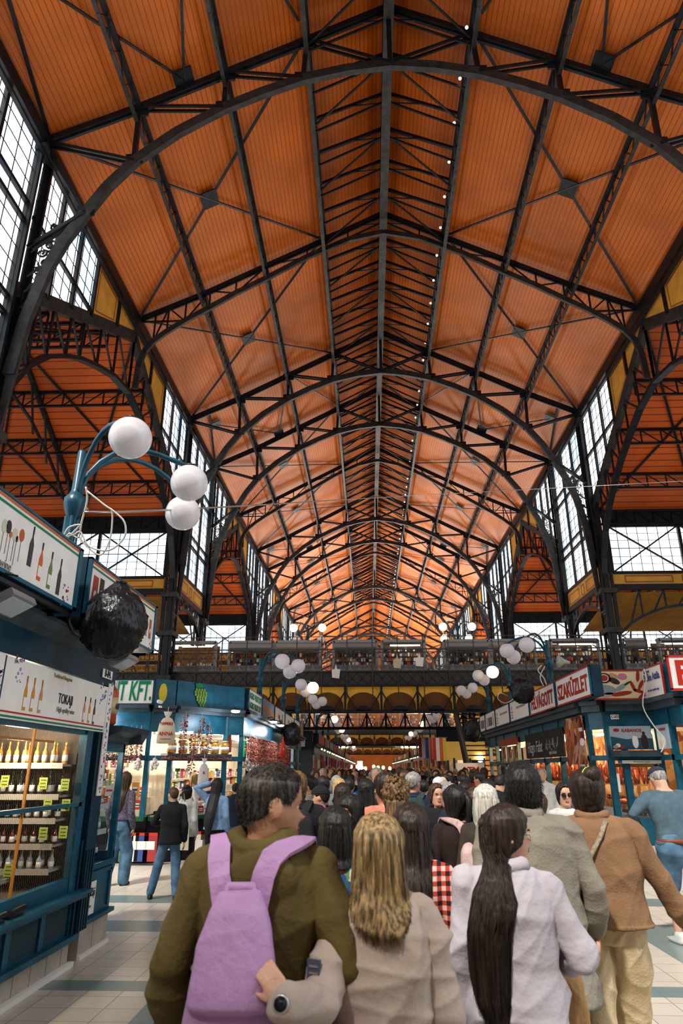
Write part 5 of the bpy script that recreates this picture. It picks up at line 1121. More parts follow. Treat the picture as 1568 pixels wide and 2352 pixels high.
# ------------------------------------------------------------------ generic distant kiosks
def far_kiosk(seed, side):
    """5.2 m long kiosk, long side on the aisle at local x=0 facing -side"""
    rr = random.Random(seed); s = empty('distant_kiosk', 'x', 'kiosk'); d = side
    B = lambda a, b, m, nm, **kw: (lambda q: (q.use(m), q.b2((a[0] * d, a[1], a[2]), (b[0] * d, b[1], b[2])), q.build(nm, None, s, **kw)))(MB())
    B((0, -2.55, 0), (2.2, 2.55, .85), M_BLUED, 'base_panel'); B((-.1, -2.55, .85), (.3, 2.55, .9), M_WOOD, 'counter'); B((-.08, -2.6, 2.5), (2.2, 2.6, 2.95), M_BLUE, 'upper_band'); B((-.2, -2.6, 2.95), (2.2, 2.6, 3.05), M_CORN, 'cornice')
    B((-.3, -2.5, 3.05), (0, 2.5, 3.6), M_BLUED, 'sign_frame'); q = MB()
    for i in range(2): q.use([M_WHITE, mat('sign_ochre', (.5, .3, .1)), mat('sign_sage', (.2, .3, .25)), mat('sign_red2', (.4, .08, .05))][rr.randrange(4)]); q.b2((-.31 * d, -2.4 + i * 2.45, 3.1), (-.3 * d, -.1 + i * 2.45, 3.55))
    q.build('sign_face', parent=s)
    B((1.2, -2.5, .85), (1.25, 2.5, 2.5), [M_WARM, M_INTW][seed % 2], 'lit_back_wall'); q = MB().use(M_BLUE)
    for y in (-2.5, -.85, .85, 2.5): q = MB().use(M_BLUE); q.b2((0, y - .06, .85), (.1 * d, y + .06, 2.5)); q.build('frame_post', parent=s)
    q = MB().use(M_LAMP); q.bar((.3 * d, -2, 2.45), (.3 * d, 2, 2.45), .06); q.build('strip_light', parent=s)
    q = MB()
    for i in range(26): q.use(M_GOODS[rr.randrange(10)]); y = -2.4 + i * .18; h = rr.uniform(.3, .9); q.b2((-.06 * d, y, 2.45 - h), (.04 * d, y + .13, 2.45))
    for z in (.9, 1.15, 1.4):
        for i in range(22): q.use(M_GOODS[rr.randrange(10)]); y = -2.4 + i * .22; q.b2((.5 * d, y, z), (.7 * d, y + .16, z + .2))
    for i in range(20): q.use(M_GOODS[rr.randrange(10)]); y = -2.4 + i * .245; h = rr.uniform(.25, .7); x_ = rr.uniform(-.5, -.2); q.b2((x_ * d, y, 2.5 - h), ((x_ + .12) * d, y + rr.uniform(.05, .16), 2.5))
    o = q.build('goods_display', parent=s); o['kind'] = 'stuff'
    for y in (-1.6, .9): q = S().use(mat('spot_dim', (1, .85, .6), .3, emit=1.6, ecol=(1, .8, .5))); q.ell((-.42 * d, y, 2.8), (.06, .06, .05), 8, 6); q.build('spot_lamp', parent=s)
    return s
FK = {}
kk = 0
for side, xk, nm in ((-1, -3.0, 'left'), (1, 4.7, 'right')):
    for i in range(17):
        y = 41.0 + i * 5.6 + (3 if i > 6 else 0)
        if side > 0 and i == 0: continue
        key = (side, i % 3); lab = ('%s distant lit kiosk on the %s beyond the gallery bridge' % (ORD[i], nm)) if i < 6 else 'remote small lit kiosk far down the %s side' % nm
        if key not in FK: s = far_kiosk(11 + i % 3 + (5 if side > 0 else 0), side); FK[key] = s; s.location = (xk, y, 0); s['label'] = lab
        else: s = dup(FK[key], (xk, y, 0), 0, lab)
        s['group'] = 'distant kiosks on the %s' % nm
# gable side of the first far kiosks, flags and a yellow awning stall on the right
q = MB().use(M_BLUED); q.b2((-5.4, 38.2, 0), (-3.0, 38.35, 3.7)); q.use(M_PAPER); q.b2((-3.9, 38.15, 2.9), (-3.4, 38.2, 3.3)); tag(q.build('kiosk_end_panel'), 'dark blue end panel with a white notice beyond the left block', 'panel')
fc = [[(.5, .05, .05), (.7, .7, .7), (.0, .25, .1)], [(.7, .7, .7), (.6, .15, .05), (.65, .5, .1)], [(.05, .1, .4), (.7, .7, .7), (.55, .05, .05)], [(.6, .12, .04), (.7, .7, .7), (.05, .1, .4)]]
for i in range(6):
    q = MB()
    for j in range(3): q.use(mat('flag_%d_%d' % (i % 4, j), fc[i % 4][j], .7)); q.b2((-.03 + j * .14, -.01, -.9), (.11 + j * .14, .01, 0))
    q.use(M_GREY); q.bar((-.05, 0, .02), (.45, 0, .02), .02); p = ony(962 + i * 8, 1695, 36 - i * 1.2); tag(q.build('flag', loc=(p.x, p.y, p.z)), 'striped national flag hanging in the row on the right, %s from the left' % ORD[i], 'flag', 'national flags on the right')
s = empty('yellow_stall', 'stall with a glowing yellow canopy band right of the aisle', 'stall', (4.7, 37.0, 0)); q = MB().use(mat('yellow_band', (.62, .38, .1), .5, emit=.25)); q.b2((-1.2, 0, 2.2), (1.2, .1, 3.1)); q.build('canopy', parent=s); q = MB().use(M_BLUED); q.b2((-1.2, 0, 0), (1.2, .1, 1.0)); q.b2((-1.25, -.05, 3.1), (1.25, .15, 3.7))
for x in (-1.15, -.4, .4, 1.1): q.b2((x - .05, -.02, 0), (x + .05, .08, 2.3))
q.build('frame', parent=s); q = MB().use(M_LAMP); q.ell((.9, -.1, 2.3), (.15, .1, .2)); q.build('lamp', parent=s)

# ------------------------------------------------------------------ staircase on the right under the bridge
s = empty('staircase', 'dark steep stairs with a steel handrail climbing to the gallery bridge', 'stairs', (6.0, 31.0, 0))
q = MB().use(mat('stair_dark', (.02, .02, .022), .6))
for i in range(26): q.b2((-.9, -2.6 + i * .25, i * .21), (.9, -2.3 + i * .25, .05 + i * .21))
q.bar((-.9, -2.6, 0), (-.9, 3.9, 5.4), .06, .4); q.bar((.9, -2.6, 0), (.9, 3.9, 5.4), .06, .4); q.build('steps', parent=s)
q = MB().use(mat('rail_dark', (.03, .03, .033), .5)); q.quad((-.95, -2.6, .3), (-.95, 3.9, 5.7), (-.95, 3.9, 6.6), (-.95, -2.6, 1.2)); q.build('side_panel', parent=s)
q = S().use(M_STEEL); q.tube([(-.97, -2.8, 1.1), (-.97, -2.5, 1.3), (-.97, 3.8, 6.65)], .05, 8); q.build('handrail', parent=s); s.location.x = 5.0; s.location.y = 31.5
q = MB().use(M_PAPER); q.b2((-.55, 0, 0), (.55, .3, .5)); q.use(M_RED); q.b2((-.55, -.01, -.35), (.55, .3, 0)); q.use(M_BLUED); q.b2((-.5, .02, -1.5), (.5, .3, -.35)); p = ony(1082, 1797, 29); q2 = q; o = q2.build('atm_machine', loc=(p.x, 29, 1.5)); text_obj('atm_lettering', 'ATM', .34, M_RED, o, (0, -.015, .22), TF, bold=.01); tag(o, 'cash machine with a white and red ATM sign near the stairs', 'cash machine')

# ------------------------------------------------------------------ gallery bridges
def railing(y, x0, x1, lab, z=5.9):
    s = empty('gallery_railing', lab, 'railing', ((x0 + x1) / 2, y, z)); L = (x1 - x0) / 2
    M_RAIL = mat('rail_iron', (.07, .062, .055), .5, .2); q = MB().use(M_RAIL)
    q.bar((-L, 0, 1.0), (L, 0, 1.0), .05); q.bar((-L, 0, .86), (L, 0, .86), .03); q.bar((-L, 0, .02), (L, 0, .02), .05); n = int(2 * L / .42)
    for i in range(n + 1): x = -L + i * .42; q.bar((x, 0, 0), (x, 0, 1.0), .022)
    q.build('rail_frame', parent=s)
    q = MB().use(M_RAIL)
    for i in range(n):
        x = -L + i * .42 + .21
        for d_ in (-1, 1): spiral(q, x + d_ * .09, .2, .09, 1.4, 10, .022, 1, 0, PI / 2 * 3, d_); spiral(q, x + d_ * .06, .62, .055, 1.2, 8, .02, 1, 0, PI / 2, -d_)
        q.path([(x - .18, 0, .45), (x - .1, 0, .7), (x, 0, .84), (x + .1, 0, .7), (x + .18, 0, .45)], .02)
    q.build('scrollwork', parent=s)
    q = MB().use(M_RAIL); q.bar((-L, 0, 1.58), (L, 0, 1.58), .03); q.bar((-L, 0, 1.3), (L, 0, 1.3), .015)
    for i in range(int(2 * L / 1.15) + 1): q.bar((-L + i * 1.15, 0, -1.2), (-L + i * 1.15, 0, 1.6), .045)
    q.build('upper_wire_rail', parent=s); return s
def goods_back(q, rr, x0, x1, y, z0, z1, rows, n, cols):
    for j in range(rows):
        z = z0 + (z1 - z0) * j / rows
        for i in range(n):
            x = x0 + (x1 - x0) * i / n; q.use(cols[rr.randrange(len(cols))]); h = (z1 - z0) / rows * rr.uniform(.4, .85); q.b2((x, y, z), (x + (x1 - x0) / n * rr.uniform(.5, .95), y + .08, z + h))
def bridge(y0, lab, detail=True):
    s = empty('gallery_bridge', lab, 'bridge', (HX, y0, 4.1)); W_ = 23; q = MB().use(mat('bridge_plate', (.06, .055, .052), .55, .2)); q.b2((-W_, 0, 1.22), (W_, .2, 1.8)); q.use(M_IRON); q.b2((-W_, -.06, 1.15), (W_, .2, 1.24)); q.b2((-W_, -.05, 1.76), (W_, .2, 1.82)); q.b2((-W_, .0, 0), (W_, .2, .14))
    for i in range(int(2 * W_ / .45)):
        x = -W_ + i * .45; q.bar((x, -.01, 1.25), (x + .45, -.01, 1.75), .02); q.bar((x + .45, -.01, 1.25), (x, -.01, 1.75), .02)
    q.build('side_plate', parent=s)
    q = MB().use(M_IRON)
    P_ = 1.62
    for i in range(int(2 * W_ / P_)):
        x = -W_ + i * P_; q.b2((x - .05, -.02, .1), (x + .05, .2, 1.2)); q.bar((x, .05, .95), (x + P_ * .3, .05, .15), .06); q.bar((x + P_, .05, .95), (x + P_ * .7, .05, .15), .06); q.ext([(x + P_ * .28, .1), (x + P_ * .72, .1), (x + P_ * .6, .32), (x + P_ * .4, .32)], lambda u, v, w: (u, w, v), .1)
    q.build('girder', parent=s)
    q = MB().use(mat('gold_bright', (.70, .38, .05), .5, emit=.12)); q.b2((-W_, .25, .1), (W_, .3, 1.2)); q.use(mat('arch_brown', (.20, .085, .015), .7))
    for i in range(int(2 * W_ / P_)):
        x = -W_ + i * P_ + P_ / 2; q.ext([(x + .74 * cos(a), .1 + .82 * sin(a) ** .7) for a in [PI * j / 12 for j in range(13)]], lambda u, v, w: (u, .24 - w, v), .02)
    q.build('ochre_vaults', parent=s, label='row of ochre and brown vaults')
    q = MB().use(mat('deck', (.05, .045, .04), .7)); q.b2((-W_, .2, 1.5), (W_, 5.8, 1.7)); q.use(mat('deck_under', (.35, .2, .05), .7)); q.b2((-W_, .3, 1.2), (W_, 5.8, 1.25)); q.build('deck', parent=s)
    return s
for i, (y0, lab) in enumerate(((31.45, 'first iron gallery bridge crossing the hall with souvenir stalls on it'), (76.8, 'second, more distant gallery bridge crossing the hall'), (122.2, 'third, faint gallery bridge near the end of the hall'))):
    b = bridge(y0, lab)
    # railing in sections between columns
    if i < 2:
        for x0, x1, w_ in ((-13.5, -9.5, 'left'), (-9.0, 10.7, 'middle'), (11.4, 19, 'right')): railing(y0 - .05, x0, x1, 'scrolled iron railing along the %s part of the %s bridge' % (w_, ORD[i]))
# girder lattice deeper under bridge 1 (far side, seen with daylight through)
s = empty('far_girder', 'black arched girder under the far side of the first bridge', 'girder', (HX, 37.2, 3.7)); q = MB().use(M_BLACK); q.b2((-10, 0, .85), (10, .2, 1.3)); q.b2((-10, 0, 0), (10, .2, .14)); q.build('chords', parent=s); q = MB().use(M_BLACK)
for i in range(20): x = -10 + i; q.bar((x, .1, .1), (x, .1, .9), .1); q.bar((x, .1, .8), (x + .3, .1, .1), .06); q.bar((x + 1, .1, .8), (x + .7, .1, .1), .06)
q.build('web', parent=s)
for sx in (-1, 1):
    q = MB().use(M_BLACK)
    for j in range(3): spiral(q, sx * (-.6 - j * .45), .55 + j * .5, .26, 1.6, 14, .06, 1.4, 0, 0, -sx)
    q.bar((0, 0, 0), (-sx * 2.2, 0, 2.2), .14); q.bar((0, 0, 0), (0, 0, 2.2), .14); q.bar((0, 0, 2.2), (-sx * 2.4, 0, 2.2), .14)
    tag(q.build('scroll_bracket', loc=(hx(sx * 8.3) if sx > 0 else hx(-6.6), 31.9, 2.2 if sx > 0 else 2.3)), 'black scrolled iron bracket under the %s end of the bridge' % ('right' if sx > 0 else 'left'), 'bracket')
# souvenir stalls on bridge 1
cols = [M_PAPER, M_GOODS[2], M_GOODS[7], M_GOODS[0], M_INK, M_WOOD, M_GOODS[4], M_GOODS[8], mat('stall_dark', (.04, .035, .03), .7), mat('stall_dark', (.04, .035, .03), .7)]
units = [(397, 495, 'w'), (527, 628, 'd'), (634, 735, 's'), (766, 865, 's'), (877, 975, 'l'), (1020, 1122, 's'), (1128, 1228, 's'), (1265, 1375, 'l'), (1432, 1485, 's'), (1515, 1600, 'l')]
for i, (ua, ub, kind) in enumerate(units):
    pa, pb = ony(ua, 1500, 33), ony(ub, 1500, 33); x0, x1 = pa.x, pb.x; w_ = (x1 - x0) / 2; rr = random.Random(40 + i)
    s = empty('souvenir_stall', 'souvenir stall on the bridge, %s from the left, %s' % (ORD[i], {'w': 'with a big wooden shelf board', 'd': 'with dark cloth hanging', 's': 'with its grey shutter half down', 'l': 'with a lit shelf of goods'}[kind]), 'stall', ((x0 + x1) / 2, 33, 5.8), 0, 'souvenir stalls on the gallery bridge')
    q = MB().use(M_GREY); 
    for sx in (-1, 1): q.b2((sx * w_ - .06, -.1, 0), (sx * w_ + .06, .1, 1.75))
    q.b2((-w_, -.1, 1.68), (w_, .3, 1.8)); q.build('stall_frame', parent=s)
    if kind in ('s', 'd', 'l'):
        q = S().use(M_SHUT if i % 2 else mat('shutter_warm', (.42, .40, .36), .5)); h = .42 if kind != 'l' else .12
        prof = [(-.1 - .25 * sin(PI * j / 8), 1.68 - h * j / 8) for j in range(9)] + [(-.02 - .2 * sin(PI * (8 - j) / 8), 1.68 - h * (8 - j) / 8) for j in range(9)]
        q.smooth = False; q.ext(prof, lambda u, v, w: (-w_ + .06 + w, u, v), 2 * w_ - .12); q.build('roller_shutter', parent=s)
    q = MB().use(M_WOOD if kind == 'w' else mat('stall_inner', (.22, .16, .11), .7)); q.b2((-w_, .9, 0), (w_, .95, 1.7)); q.b2((-w_, -.05, .0), (w_, .9, .62)); q.build('stall_counter', parent=s)
    if kind == 'w':
        q = MB().use(M_WOOD)
        for z in (.7, .95, 1.2): q.b2((-w_ + .05, 0, z), (w_ - .05, .05, z + .22))
        q.build('wooden_board', parent=s)
    if kind == 'l' or i % 2 == 0: q = MB().use(M_LAMP if kind == 'l' else mat('dim_tube', (1, .8, .5), .4, emit=2)); q.bar((-w_ * .6, .1, 1.55), (w_ * .8, .1, 1.55), .05); q.build('strip_light', parent=s)
    q = MB(); goods_back(q, rr, -w_ + .1, w_ - .1, .7, .65, 1.6, 4, 14, cols); goods_back(q, rr, -w_ + .1, w_ - .1, -.02, .62, .8, 1, 12, cols); o = q.build('goods_display', parent=s); o['kind'] = 'stuff'
    q = MB().use(M_GREY); q.b2((-w_, -.12, .0), (w_, -.06, .6)); q.build('counter_front', parent=s)
for i, (u, v, m_, lab) in enumerate([(912, 1522, M_LINEN, 'cream tote bag hanging on the bridge railing'), (963, 1518, M_PAPER, 'white shirt hanging on the bridge railing'), (771, 1545, M_PAPER, 'small white cloth hanging low behind the bridge railing')]):
    p = ony(u, v, 31.3); q = MB().use(m_); q.ext([(-.17, -.22), (.15, -.26), (.2, .15), (.05, .17), (0, .4), (-.05, .17), (-.19, .13)], lambda a, b, c: (a, c, b), .04); tag(q.build('hanging_bag', loc=p), lab, 'bag')
# simple stalls on bridge 2
for i in range(8):
    rr = random.Random(70 + i); s = empty('souvenir_stall', 'remote souvenir stall on the second bridge', 'stall', (hx(-8 + i * 2.3), 78, 5.8), 0, 'stalls on the second bridge'); q = MB().use(M_GREY); q.b2((-1, 0, 1.7), (1, .3, 1.8)); q.b2((-1.05, 0, 0), (-.95, .2, 1.8)); q.build('stall_frame', parent=s); q = MB(); goods_back(q, rr, -.9, .9, .5, .2, 1.6, 5, 12, cols); o = q.build('goods_display', parent=s); o['kind'] = 'stuff'
# wall lanterns near the end wall
for i, u in enumerate((806, 831, 839, 858, 868, 895, 820, 880)):
    p = ony(u, 1761 + (i % 3) * 2, 100); s = empty('wall_lantern', 'glowing lantern in the dim far end of the hall', 'lantern', p, 0, 'lanterns at the far end'); q = S().use(mat('lantern_glow', (1, .7, .35), .3, emit=8, ecol=(1, .62, .3))); q.ell((0, 0, 0), (.2, .2, .24), 10, 8); q.build('lantern_globe', parent=s); q = MB().use(M_BLACK); q.bar((0, 0, -.2), (0, 0, -1.4), .12); q.build('lantern_stem', parent=s)
# ================================================================== PEOPLE
import numpy as np
def remesh(mb, vox, smooth=4, fold=0., seed=0, fscale=1., deci=None):
    me = bpy.data.meshes.new('t'); me.from_pydata(mb.v, [], mb.f); o = bpy.data.objects.new('t', me); C.objects.link(o)
    r = o.modifiers.new('r', 'REMESH'); r.mode = 'VOXEL'; r.voxel_size = vox; r.use_smooth_shade = True
    s = o.modifiers.new('s', 'SMOOTH'); s.iterations = smooth; s.factor = .5
    dg = bpy.context.evaluated_depsgraph_get(); e = o.evaluated_get(dg); out = bpy.data.meshes.new_from_object(e)
    C.objects.unlink(o); bpy.data.objects.remove(o); bpy.data.meshes.remove(me)
    n = len(out.vertices)
    if fold and n:
        co = np.empty(n * 3, 'f'); out.vertices.foreach_get('co', co); co = co.reshape(-1, 3); no = np.empty(n * 3, 'f'); out.vertices.foreach_get('normal', no); no = no.reshape(-1, 3)
        rs = np.random.RandomState(seed); d = np.zeros(n)
        for i in range(9):
            k = rs.normal(size=3) * np.array([1, 1, .55 + .6 * (i % 2)]); k = k / np.linalg.norm(k) * rs.uniform(12, 52) * fscale
            w = .8 * np.sin(co @ rs.normal(size=3) * 7 + rs.uniform(0, 6)); ph = co @ k + rs.uniform(0, 6) + w * 1.6
            d += (1 - np.abs(np.sin(ph / 2))) ** 2 * rs.uniform(.4, 1) * (26 / (np.linalg.norm(k) + 14)) * (.5 + .5 * np.sin(co @ rs.normal(size=3) * 5 + i))
        co = co + no * (d * fold)[:, None]; out.vertices.foreach_set('co', co.astype('f').ravel())
    for p in out.polygons: p.use_smooth = True
    out.update(); return out
def mobj(name, me, m, parent=None, label=None):
    me.materials.clear(); me.materials.append(m); o = bpy.data.objects.new(name, me); C.objects.link(o); me.name = name
    if parent: o.parent = parent
    if label: o['label'] = label
    return o
def interp(tab, x):
    if x <= tab[0][0]: return tab[0][1]
    for (a, b), (c, d) in zip(tab, tab[1:]):
        if x <= c: t = (x - a) / (c - a); t = t * t * (3 - 2 * t) * .5 + t * .5; return b + (d - b) * t
    return tab[-1][1]
FRONT = [(-.12, .042), (-.04, .052), (0, .080), (.05, .088), (.1, .087), (.16, .081), (.2, .084), (.26, .087), (.33, .086), (.42, .085), (.5, .082), (.56, .090), (.6, .092), (.7, .090), (.78, .084), (.86, .070), (.93, .048), (.98, .022), (1., .003)]
BACK = [(-.12, .055), (0, .055), (.1, .058), (.2, .068), (.3, .083), (.42, .098), (.55, .106), (.68, .105), (.8, .094), (.88, .076), (.95, .048), (.985, .022), (1., .003)]
HALF = [(-.12, .05), (-.04, .048), (0, .046), (.05, .052), (.12, .059), (.22, .064), (.35, .071), (.5, .076), (.65, .078), (.76, .074), (.85, .063), (.92, .047), (.97, .027), (1., .003)]
def gs(x, s): return math.exp(-(x / s) ** 2)
def head_pt(th, z, face=True):
    """th from the nose (0) round to the back (pi); z 0 chin .. 1 crown; metres relative to the neck axis"""
    w = interp(HALF, z); c = cos(th); f = interp(FRONT, z) if c > 0 else interp(BACK, z)
    pw = 2.25 if c < 0 else 2.15; s_ = sin(th); k = (abs(s_) ** pw + abs(c) ** pw) ** (-1 / pw); x = w * s_ * k; y = f * c * k
    if face and c > 0:
        y += .030 * gs(x, .0105 + .005 * (z < .4)) * max(0, 1 - abs(z - .385) / .03) * .35
        n = interp([(.30, 0), (.335, .014), (.375, .027), (.42, .021), (.47, .012), (.53, .004), (.58, 0)], z); y += n * gs(x, .014 if z < .4 else .010)
        y += .005 * gs(z - .245, .022) * gs(x, .026) + .005 * gs(z - .195, .02) * gs(x, .022) - .004 * gs(z - .222, .009) * gs(x, .028) + .005 * gs(z - .06, .05) * gs(x, .02)
        y -= .010 * gs(z - .50, .035) * gs(abs(x) - .032, .014); y += .004 * gs(z - .575, .02) * gs(abs(x) - .03, .022); x *= 1 + .05 * gs(z - .40, .07)
    return Vector((x, y, z * .235))
def xf_head(p, H):
    """apply turn and tilt about the neck pivot; p in head metres (z from chin)"""
    v = Vector(p) - Vector((0, -.02, .03)); v = Matrix.Rotation(H['turn'], 3, 'Z') @ (Matrix.Rotation(H['nod'], 3, 'X') @ (Matrix.Rotation(H['tilt'], 3, 'Y') @ v)); return v * H['s'] + H['c']
def head_mesh(q, H, nt=48, nz=44, face=True):
    o = []
    for i in range(nz + 1):
        z = -.12 + 1.12 * (i / nz) ** .92
        for j in range(nt): o.append(xf_head(head_pt(2 * PI * j / nt, z, face), H))
    fs = [(i * nt + j, i * nt + (j + 1) % nt, (i + 1) * nt + (j + 1) % nt, (i + 1) * nt + j) for i in range(nz) for j in range(nt)]
    fs += [tuple(range(nt))[::-1], tuple(nz * nt + j for j in range(nt))]
    q.add(o, [f[::-1] for f in fs])
    for sx in (-1, 1):
        M = Matrix.Rotation(H['turn'], 3, 'Z') @ Matrix.Rotation(sx * -.28, 3, 'Z') @ Matrix.Rotation(-.18, 3, 'X')
        q.ell(xf_head((sx * .078, -.012, .108), H), (.010 * H['s'], .018 * H['s'], .030 * H['s']), 12, 10, M)
        pts = [xf_head((sx * (.084 + .003 * cos(a)), -.014 + .016 * cos(a) * 1.05, .110 + .028 * sin(a)), H) for a in [PI * (-.35 + 1.5 * t / 9) for t in range(10)]]
        q.tube(pts, .0048 * H['s'], 6)
def face_parts(o, H, skin, eyec=(.05, .03, .02), brow=(.03, .02, .015), lips=(.42, .16, .12), closed=False):
    q = S()
    me_w = mat('eye_white', (.6, .57, .53), .2); mi = mat('iris', eyec, .15)
    for sx in (-1, 1):
        q.use(me_w); q.ell(xf_head((sx * .031, .0665, .118), H), (.0108 * H['s'],) * 3, 10, 8)
        q.use(mi); q.ell(xf_head((sx * .0315, .0742, .1178), H), (.0058 * H['s'],) * 3, 8, 6)
    q.build('eyes', parent=o)
    q = S(); 
    for sx in (-1, 1): q.tube([xf_head((sx * (.014 + .034 * t), .0955 - .018 * t * t, .1335 + .006 * sin(PI * t * .9)), H) for t in (0, .25, .5, .75, 1)], [.0022, .0036, .0036, .003, .0014], 6)
    q.build('eyebrows', mat('brow_%d' % int(brow[0] * 1000), brow, .8), o)
    q = S(); q.tube([xf_head((x, .0925 - abs(x) * .35, .0575 - .0 * x), H) for x in (-.022, -.012, 0, .012, .022)], [.001, .0042, .005, .0042, .001], 6); q.tube([xf_head((x, .0915 - abs(x) * .35, .0475), H) for x in (-.019, -.01, 0, .01, .019)], [.001, .0042, .005, .0042, .001], 6)
    q.build('lips', mat('lips_%d' % int(lips[0] * 100), lips, .4), o)
def hair_mat(name, a, b, rough=.54):
    if name in MATS: return MATS[name]
    m, nt, bs = _nt(name); N = nt.nodes; L = nt.links; tc = N.new('ShaderNodeTexCoord'); mp = N.new('ShaderNodeMapping'); mp.inputs['Scale'].default_value = (70, 70, 3.5); L.new(tc.outputs['Object'], mp.inputs[0])
    n = N.new('ShaderNodeTexNoise'); n.inputs['Scale'].default_value = 1; n.inputs['Detail'].default_value = 3; L.new(mp.outputs[0], n.inputs['Vector'])
    cr = N.new('ShaderNodeValToRGB'); cr.color_ramp.elements[0].color = (*a, 1); cr.color_ramp.elements[1].color = (*b, 1); cr.color_ramp.elements[0].position = .38; cr.color_ramp.elements[1].position = .62
    L.new(n.outputs[0], cr.inputs[0]); L.new(cr.outputs[0], bs.inputs['Base Color']); bs.inputs['Roughness'].default_value = rough
    bp = N.new('ShaderNodeBump'); bp.inputs['Strength'].default_value = .6; bp.inputs['Distance'].default_value = .01; L.new(n.outputs[0], bp.inputs['Height']); L.new(bp.outputs[0], bs.inputs['Normal'])
    MATS[name] = m; return m
HAIRC = {'black': ((.006, .005, .005), (.022, .018, .017)), 'dark': ((.012, .007, .005), (.05, .03, .02)), 'brown': ((.03, .016, .008), (.11, .06, .03)), 'lightbrown': ((.07, .04, .02), (.26, .15, .07)), 'blonde': ((.10, .065, .03), (.50, .34, .16)), 'gold': ((.28, .17, .07), (.6, .42, .2)), 'grey': ((.16, .15, .14), (.42, .41, .39)), 'white': ((.42, .39, .34), (.72, .69, .62)), 'grizzle': ((.014, .011, .009), (.10, .082, .07))}
def hm(c): return hair_mat('hair_' + c, *HAIRC[c])
LINES = {  # hairline height as a function of angle from the nose
    'short': [(0, .82), (.5, .80), (.8, .74), (1.05, .60), (1.25, .50), (1.5, .52), (1.75, .44), (2.1, .32), (2.7, .24), (3.15, .22)],
    'full': [(0, .83), (.5, .80), (.8, .66), (1.0, .42), (1.2, .28), (1.5, .2), (1.9, .1), (2.4, .04), (3.15, 0)],
    'long': [(0, .84), (.35, .82), (.6, .70), (.85, .45), (1.05, .15), (1.3, -.1), (3.15, -.2)],
    'fringe': [(0, .66), (.5, .64), (.75, .5), (.95, .2), (1.1, -.1), (3.15, -.2)],
    'receding': [(0, .93), (.6, .90), (.9, .72), (1.1, .58), (1.5, .48), (1.9, .34), (2.6, .15), (3.15, .12)]}
def hair_shell(H, line, thick, seed=0, rough=.25, nt=72, nz=48, top=1.25):
    q = S(); o = []
    for i in range(nz + 1):
        z = -.12 + 1.12 * (i / nz) ** .92
        for j in range(nt):
            th = 2 * PI * j / nt; a = th if th < PI else 2 * PI - th; p = head_pt(th, z, False); zt = interp(LINES[line], a)
            k = max(0, min(1, (z - zt + .02 * noise.noise(Vector((th * 6, z * 5, seed)))) / .07)); k = k * k * (3 - 2 * k)
            n = Vector((p.x, p.y, (z - .5) * .11)).normalized(); t = thick * (1 + (top - 1) * max(0, z - .6) / .4) * (1 + rough * noise.noise(Vector((p.x * 60, p.y * 60, p.z * 14 + seed)))) 
            o.append(xf_head(p + n * (t * k - .005 * (1 - k)), H))
    fs = [(i * nt + j, i * nt + (j + 1) % nt, (i + 1) * nt + (j + 1) % nt, (i + 1) * nt + j) for i in range(nz) for j in range(nt)]; fs += [tuple(range(nt))[::-1], tuple(nz * nt + j for j in range(nt))]
    q.add(o, [f[::-1] for f in fs]); return q
def hair_fall(q, H, rings, seed=0, nt=60, amp=.12, strands=0, bv=None):
    """hanging hair: rings (z, cx, cy, rx, ry) in head metres"""
    rr = random.Random(seed); ph = [rr.uniform(0, 6) for _ in range(4)]; o = []; K = 5
    R2 = []
    for a, b in zip(rings, rings[1:]):
        for t in range(K): R2.append([a[i] + (b[i] - a[i]) * t / K for i in range(5)])
    R2.append(rings[-1]); nr = len(R2)
    H0 = dict(H); H0['turn'] = H['turn'] * .1; H0['nod'] = 0
    def hfin(p, sb):
        k = max(0, min(1, (.07 - p[2]) / .2)); v = xf_head(p, H).lerp(xf_head(p, H0), k)
        if bv and v.z < 1.60:
            r_ = bv.ray_cast(Vector((v.x, -1.5, v.z)), Vector((0, 1, 0)))
            if r_[0] is not None:
                lim = r_[0].y - .006 - .020 * max(0, -sb) * min(1, max(0, (1.6 - v.z) / .12))
                if v.y > lim: v.y = v.y + (lim - v.y) * min(1, (1.60 - v.z) / .10)
        return v
    def pt(i, b, ex=1.):
        z, cx, cy, rx, ry = R2[i]; r = 1 + .6 * amp * (.5 * sin(b * 7 + ph[0] + z * 3) + .3 * sin(b * 19 + ph[1] + z * 2) + .25 * sin(b * 33 + ph[2] - z * 5)); return hfin((cx + rx * r * ex * cos(b), cy + ry * r * ex * sin(b), z), sin(b))
    for i in range(nr):
        for j in range(nt): o.append(pt(i, 2 * PI * j / nt))
    fs = [(i * nt + j, i * nt + (j + 1) % nt, (i + 1) * nt + (j + 1) % nt, (i + 1) * nt + j) for i in range(nr - 1) for j in range(nt)]; fs += [tuple(range(nt))[::-1], tuple((nr - 1) * nt + j for j in range(nt))]
    q.add(o, fs)
    for _ in range(strands):
        b = rr.uniform(0, 2 * PI); i0 = rr.randrange(0, nr // 2); i1 = rr.randrange(nr // 2 + 1, nr); db = rr.uniform(-.25, .25); ex = rr.uniform(.99, 1.035)
        P = [pt(i, b + db * (i - i0) / (i1 - i0), ex) for i in range(i0, i1, 2)]
        if len(P) > 2:
            e = (P[-1] - P[-2]); P.append(P[-1] + e * rr.uniform(.1, .5) + Vector((rr.uniform(-.008, .008), 0, -rr.uniform(0, .035)))); n = len(P); q.tube(P, [.0016 * (1 - k / n * .8) for k in range(n)], 3)
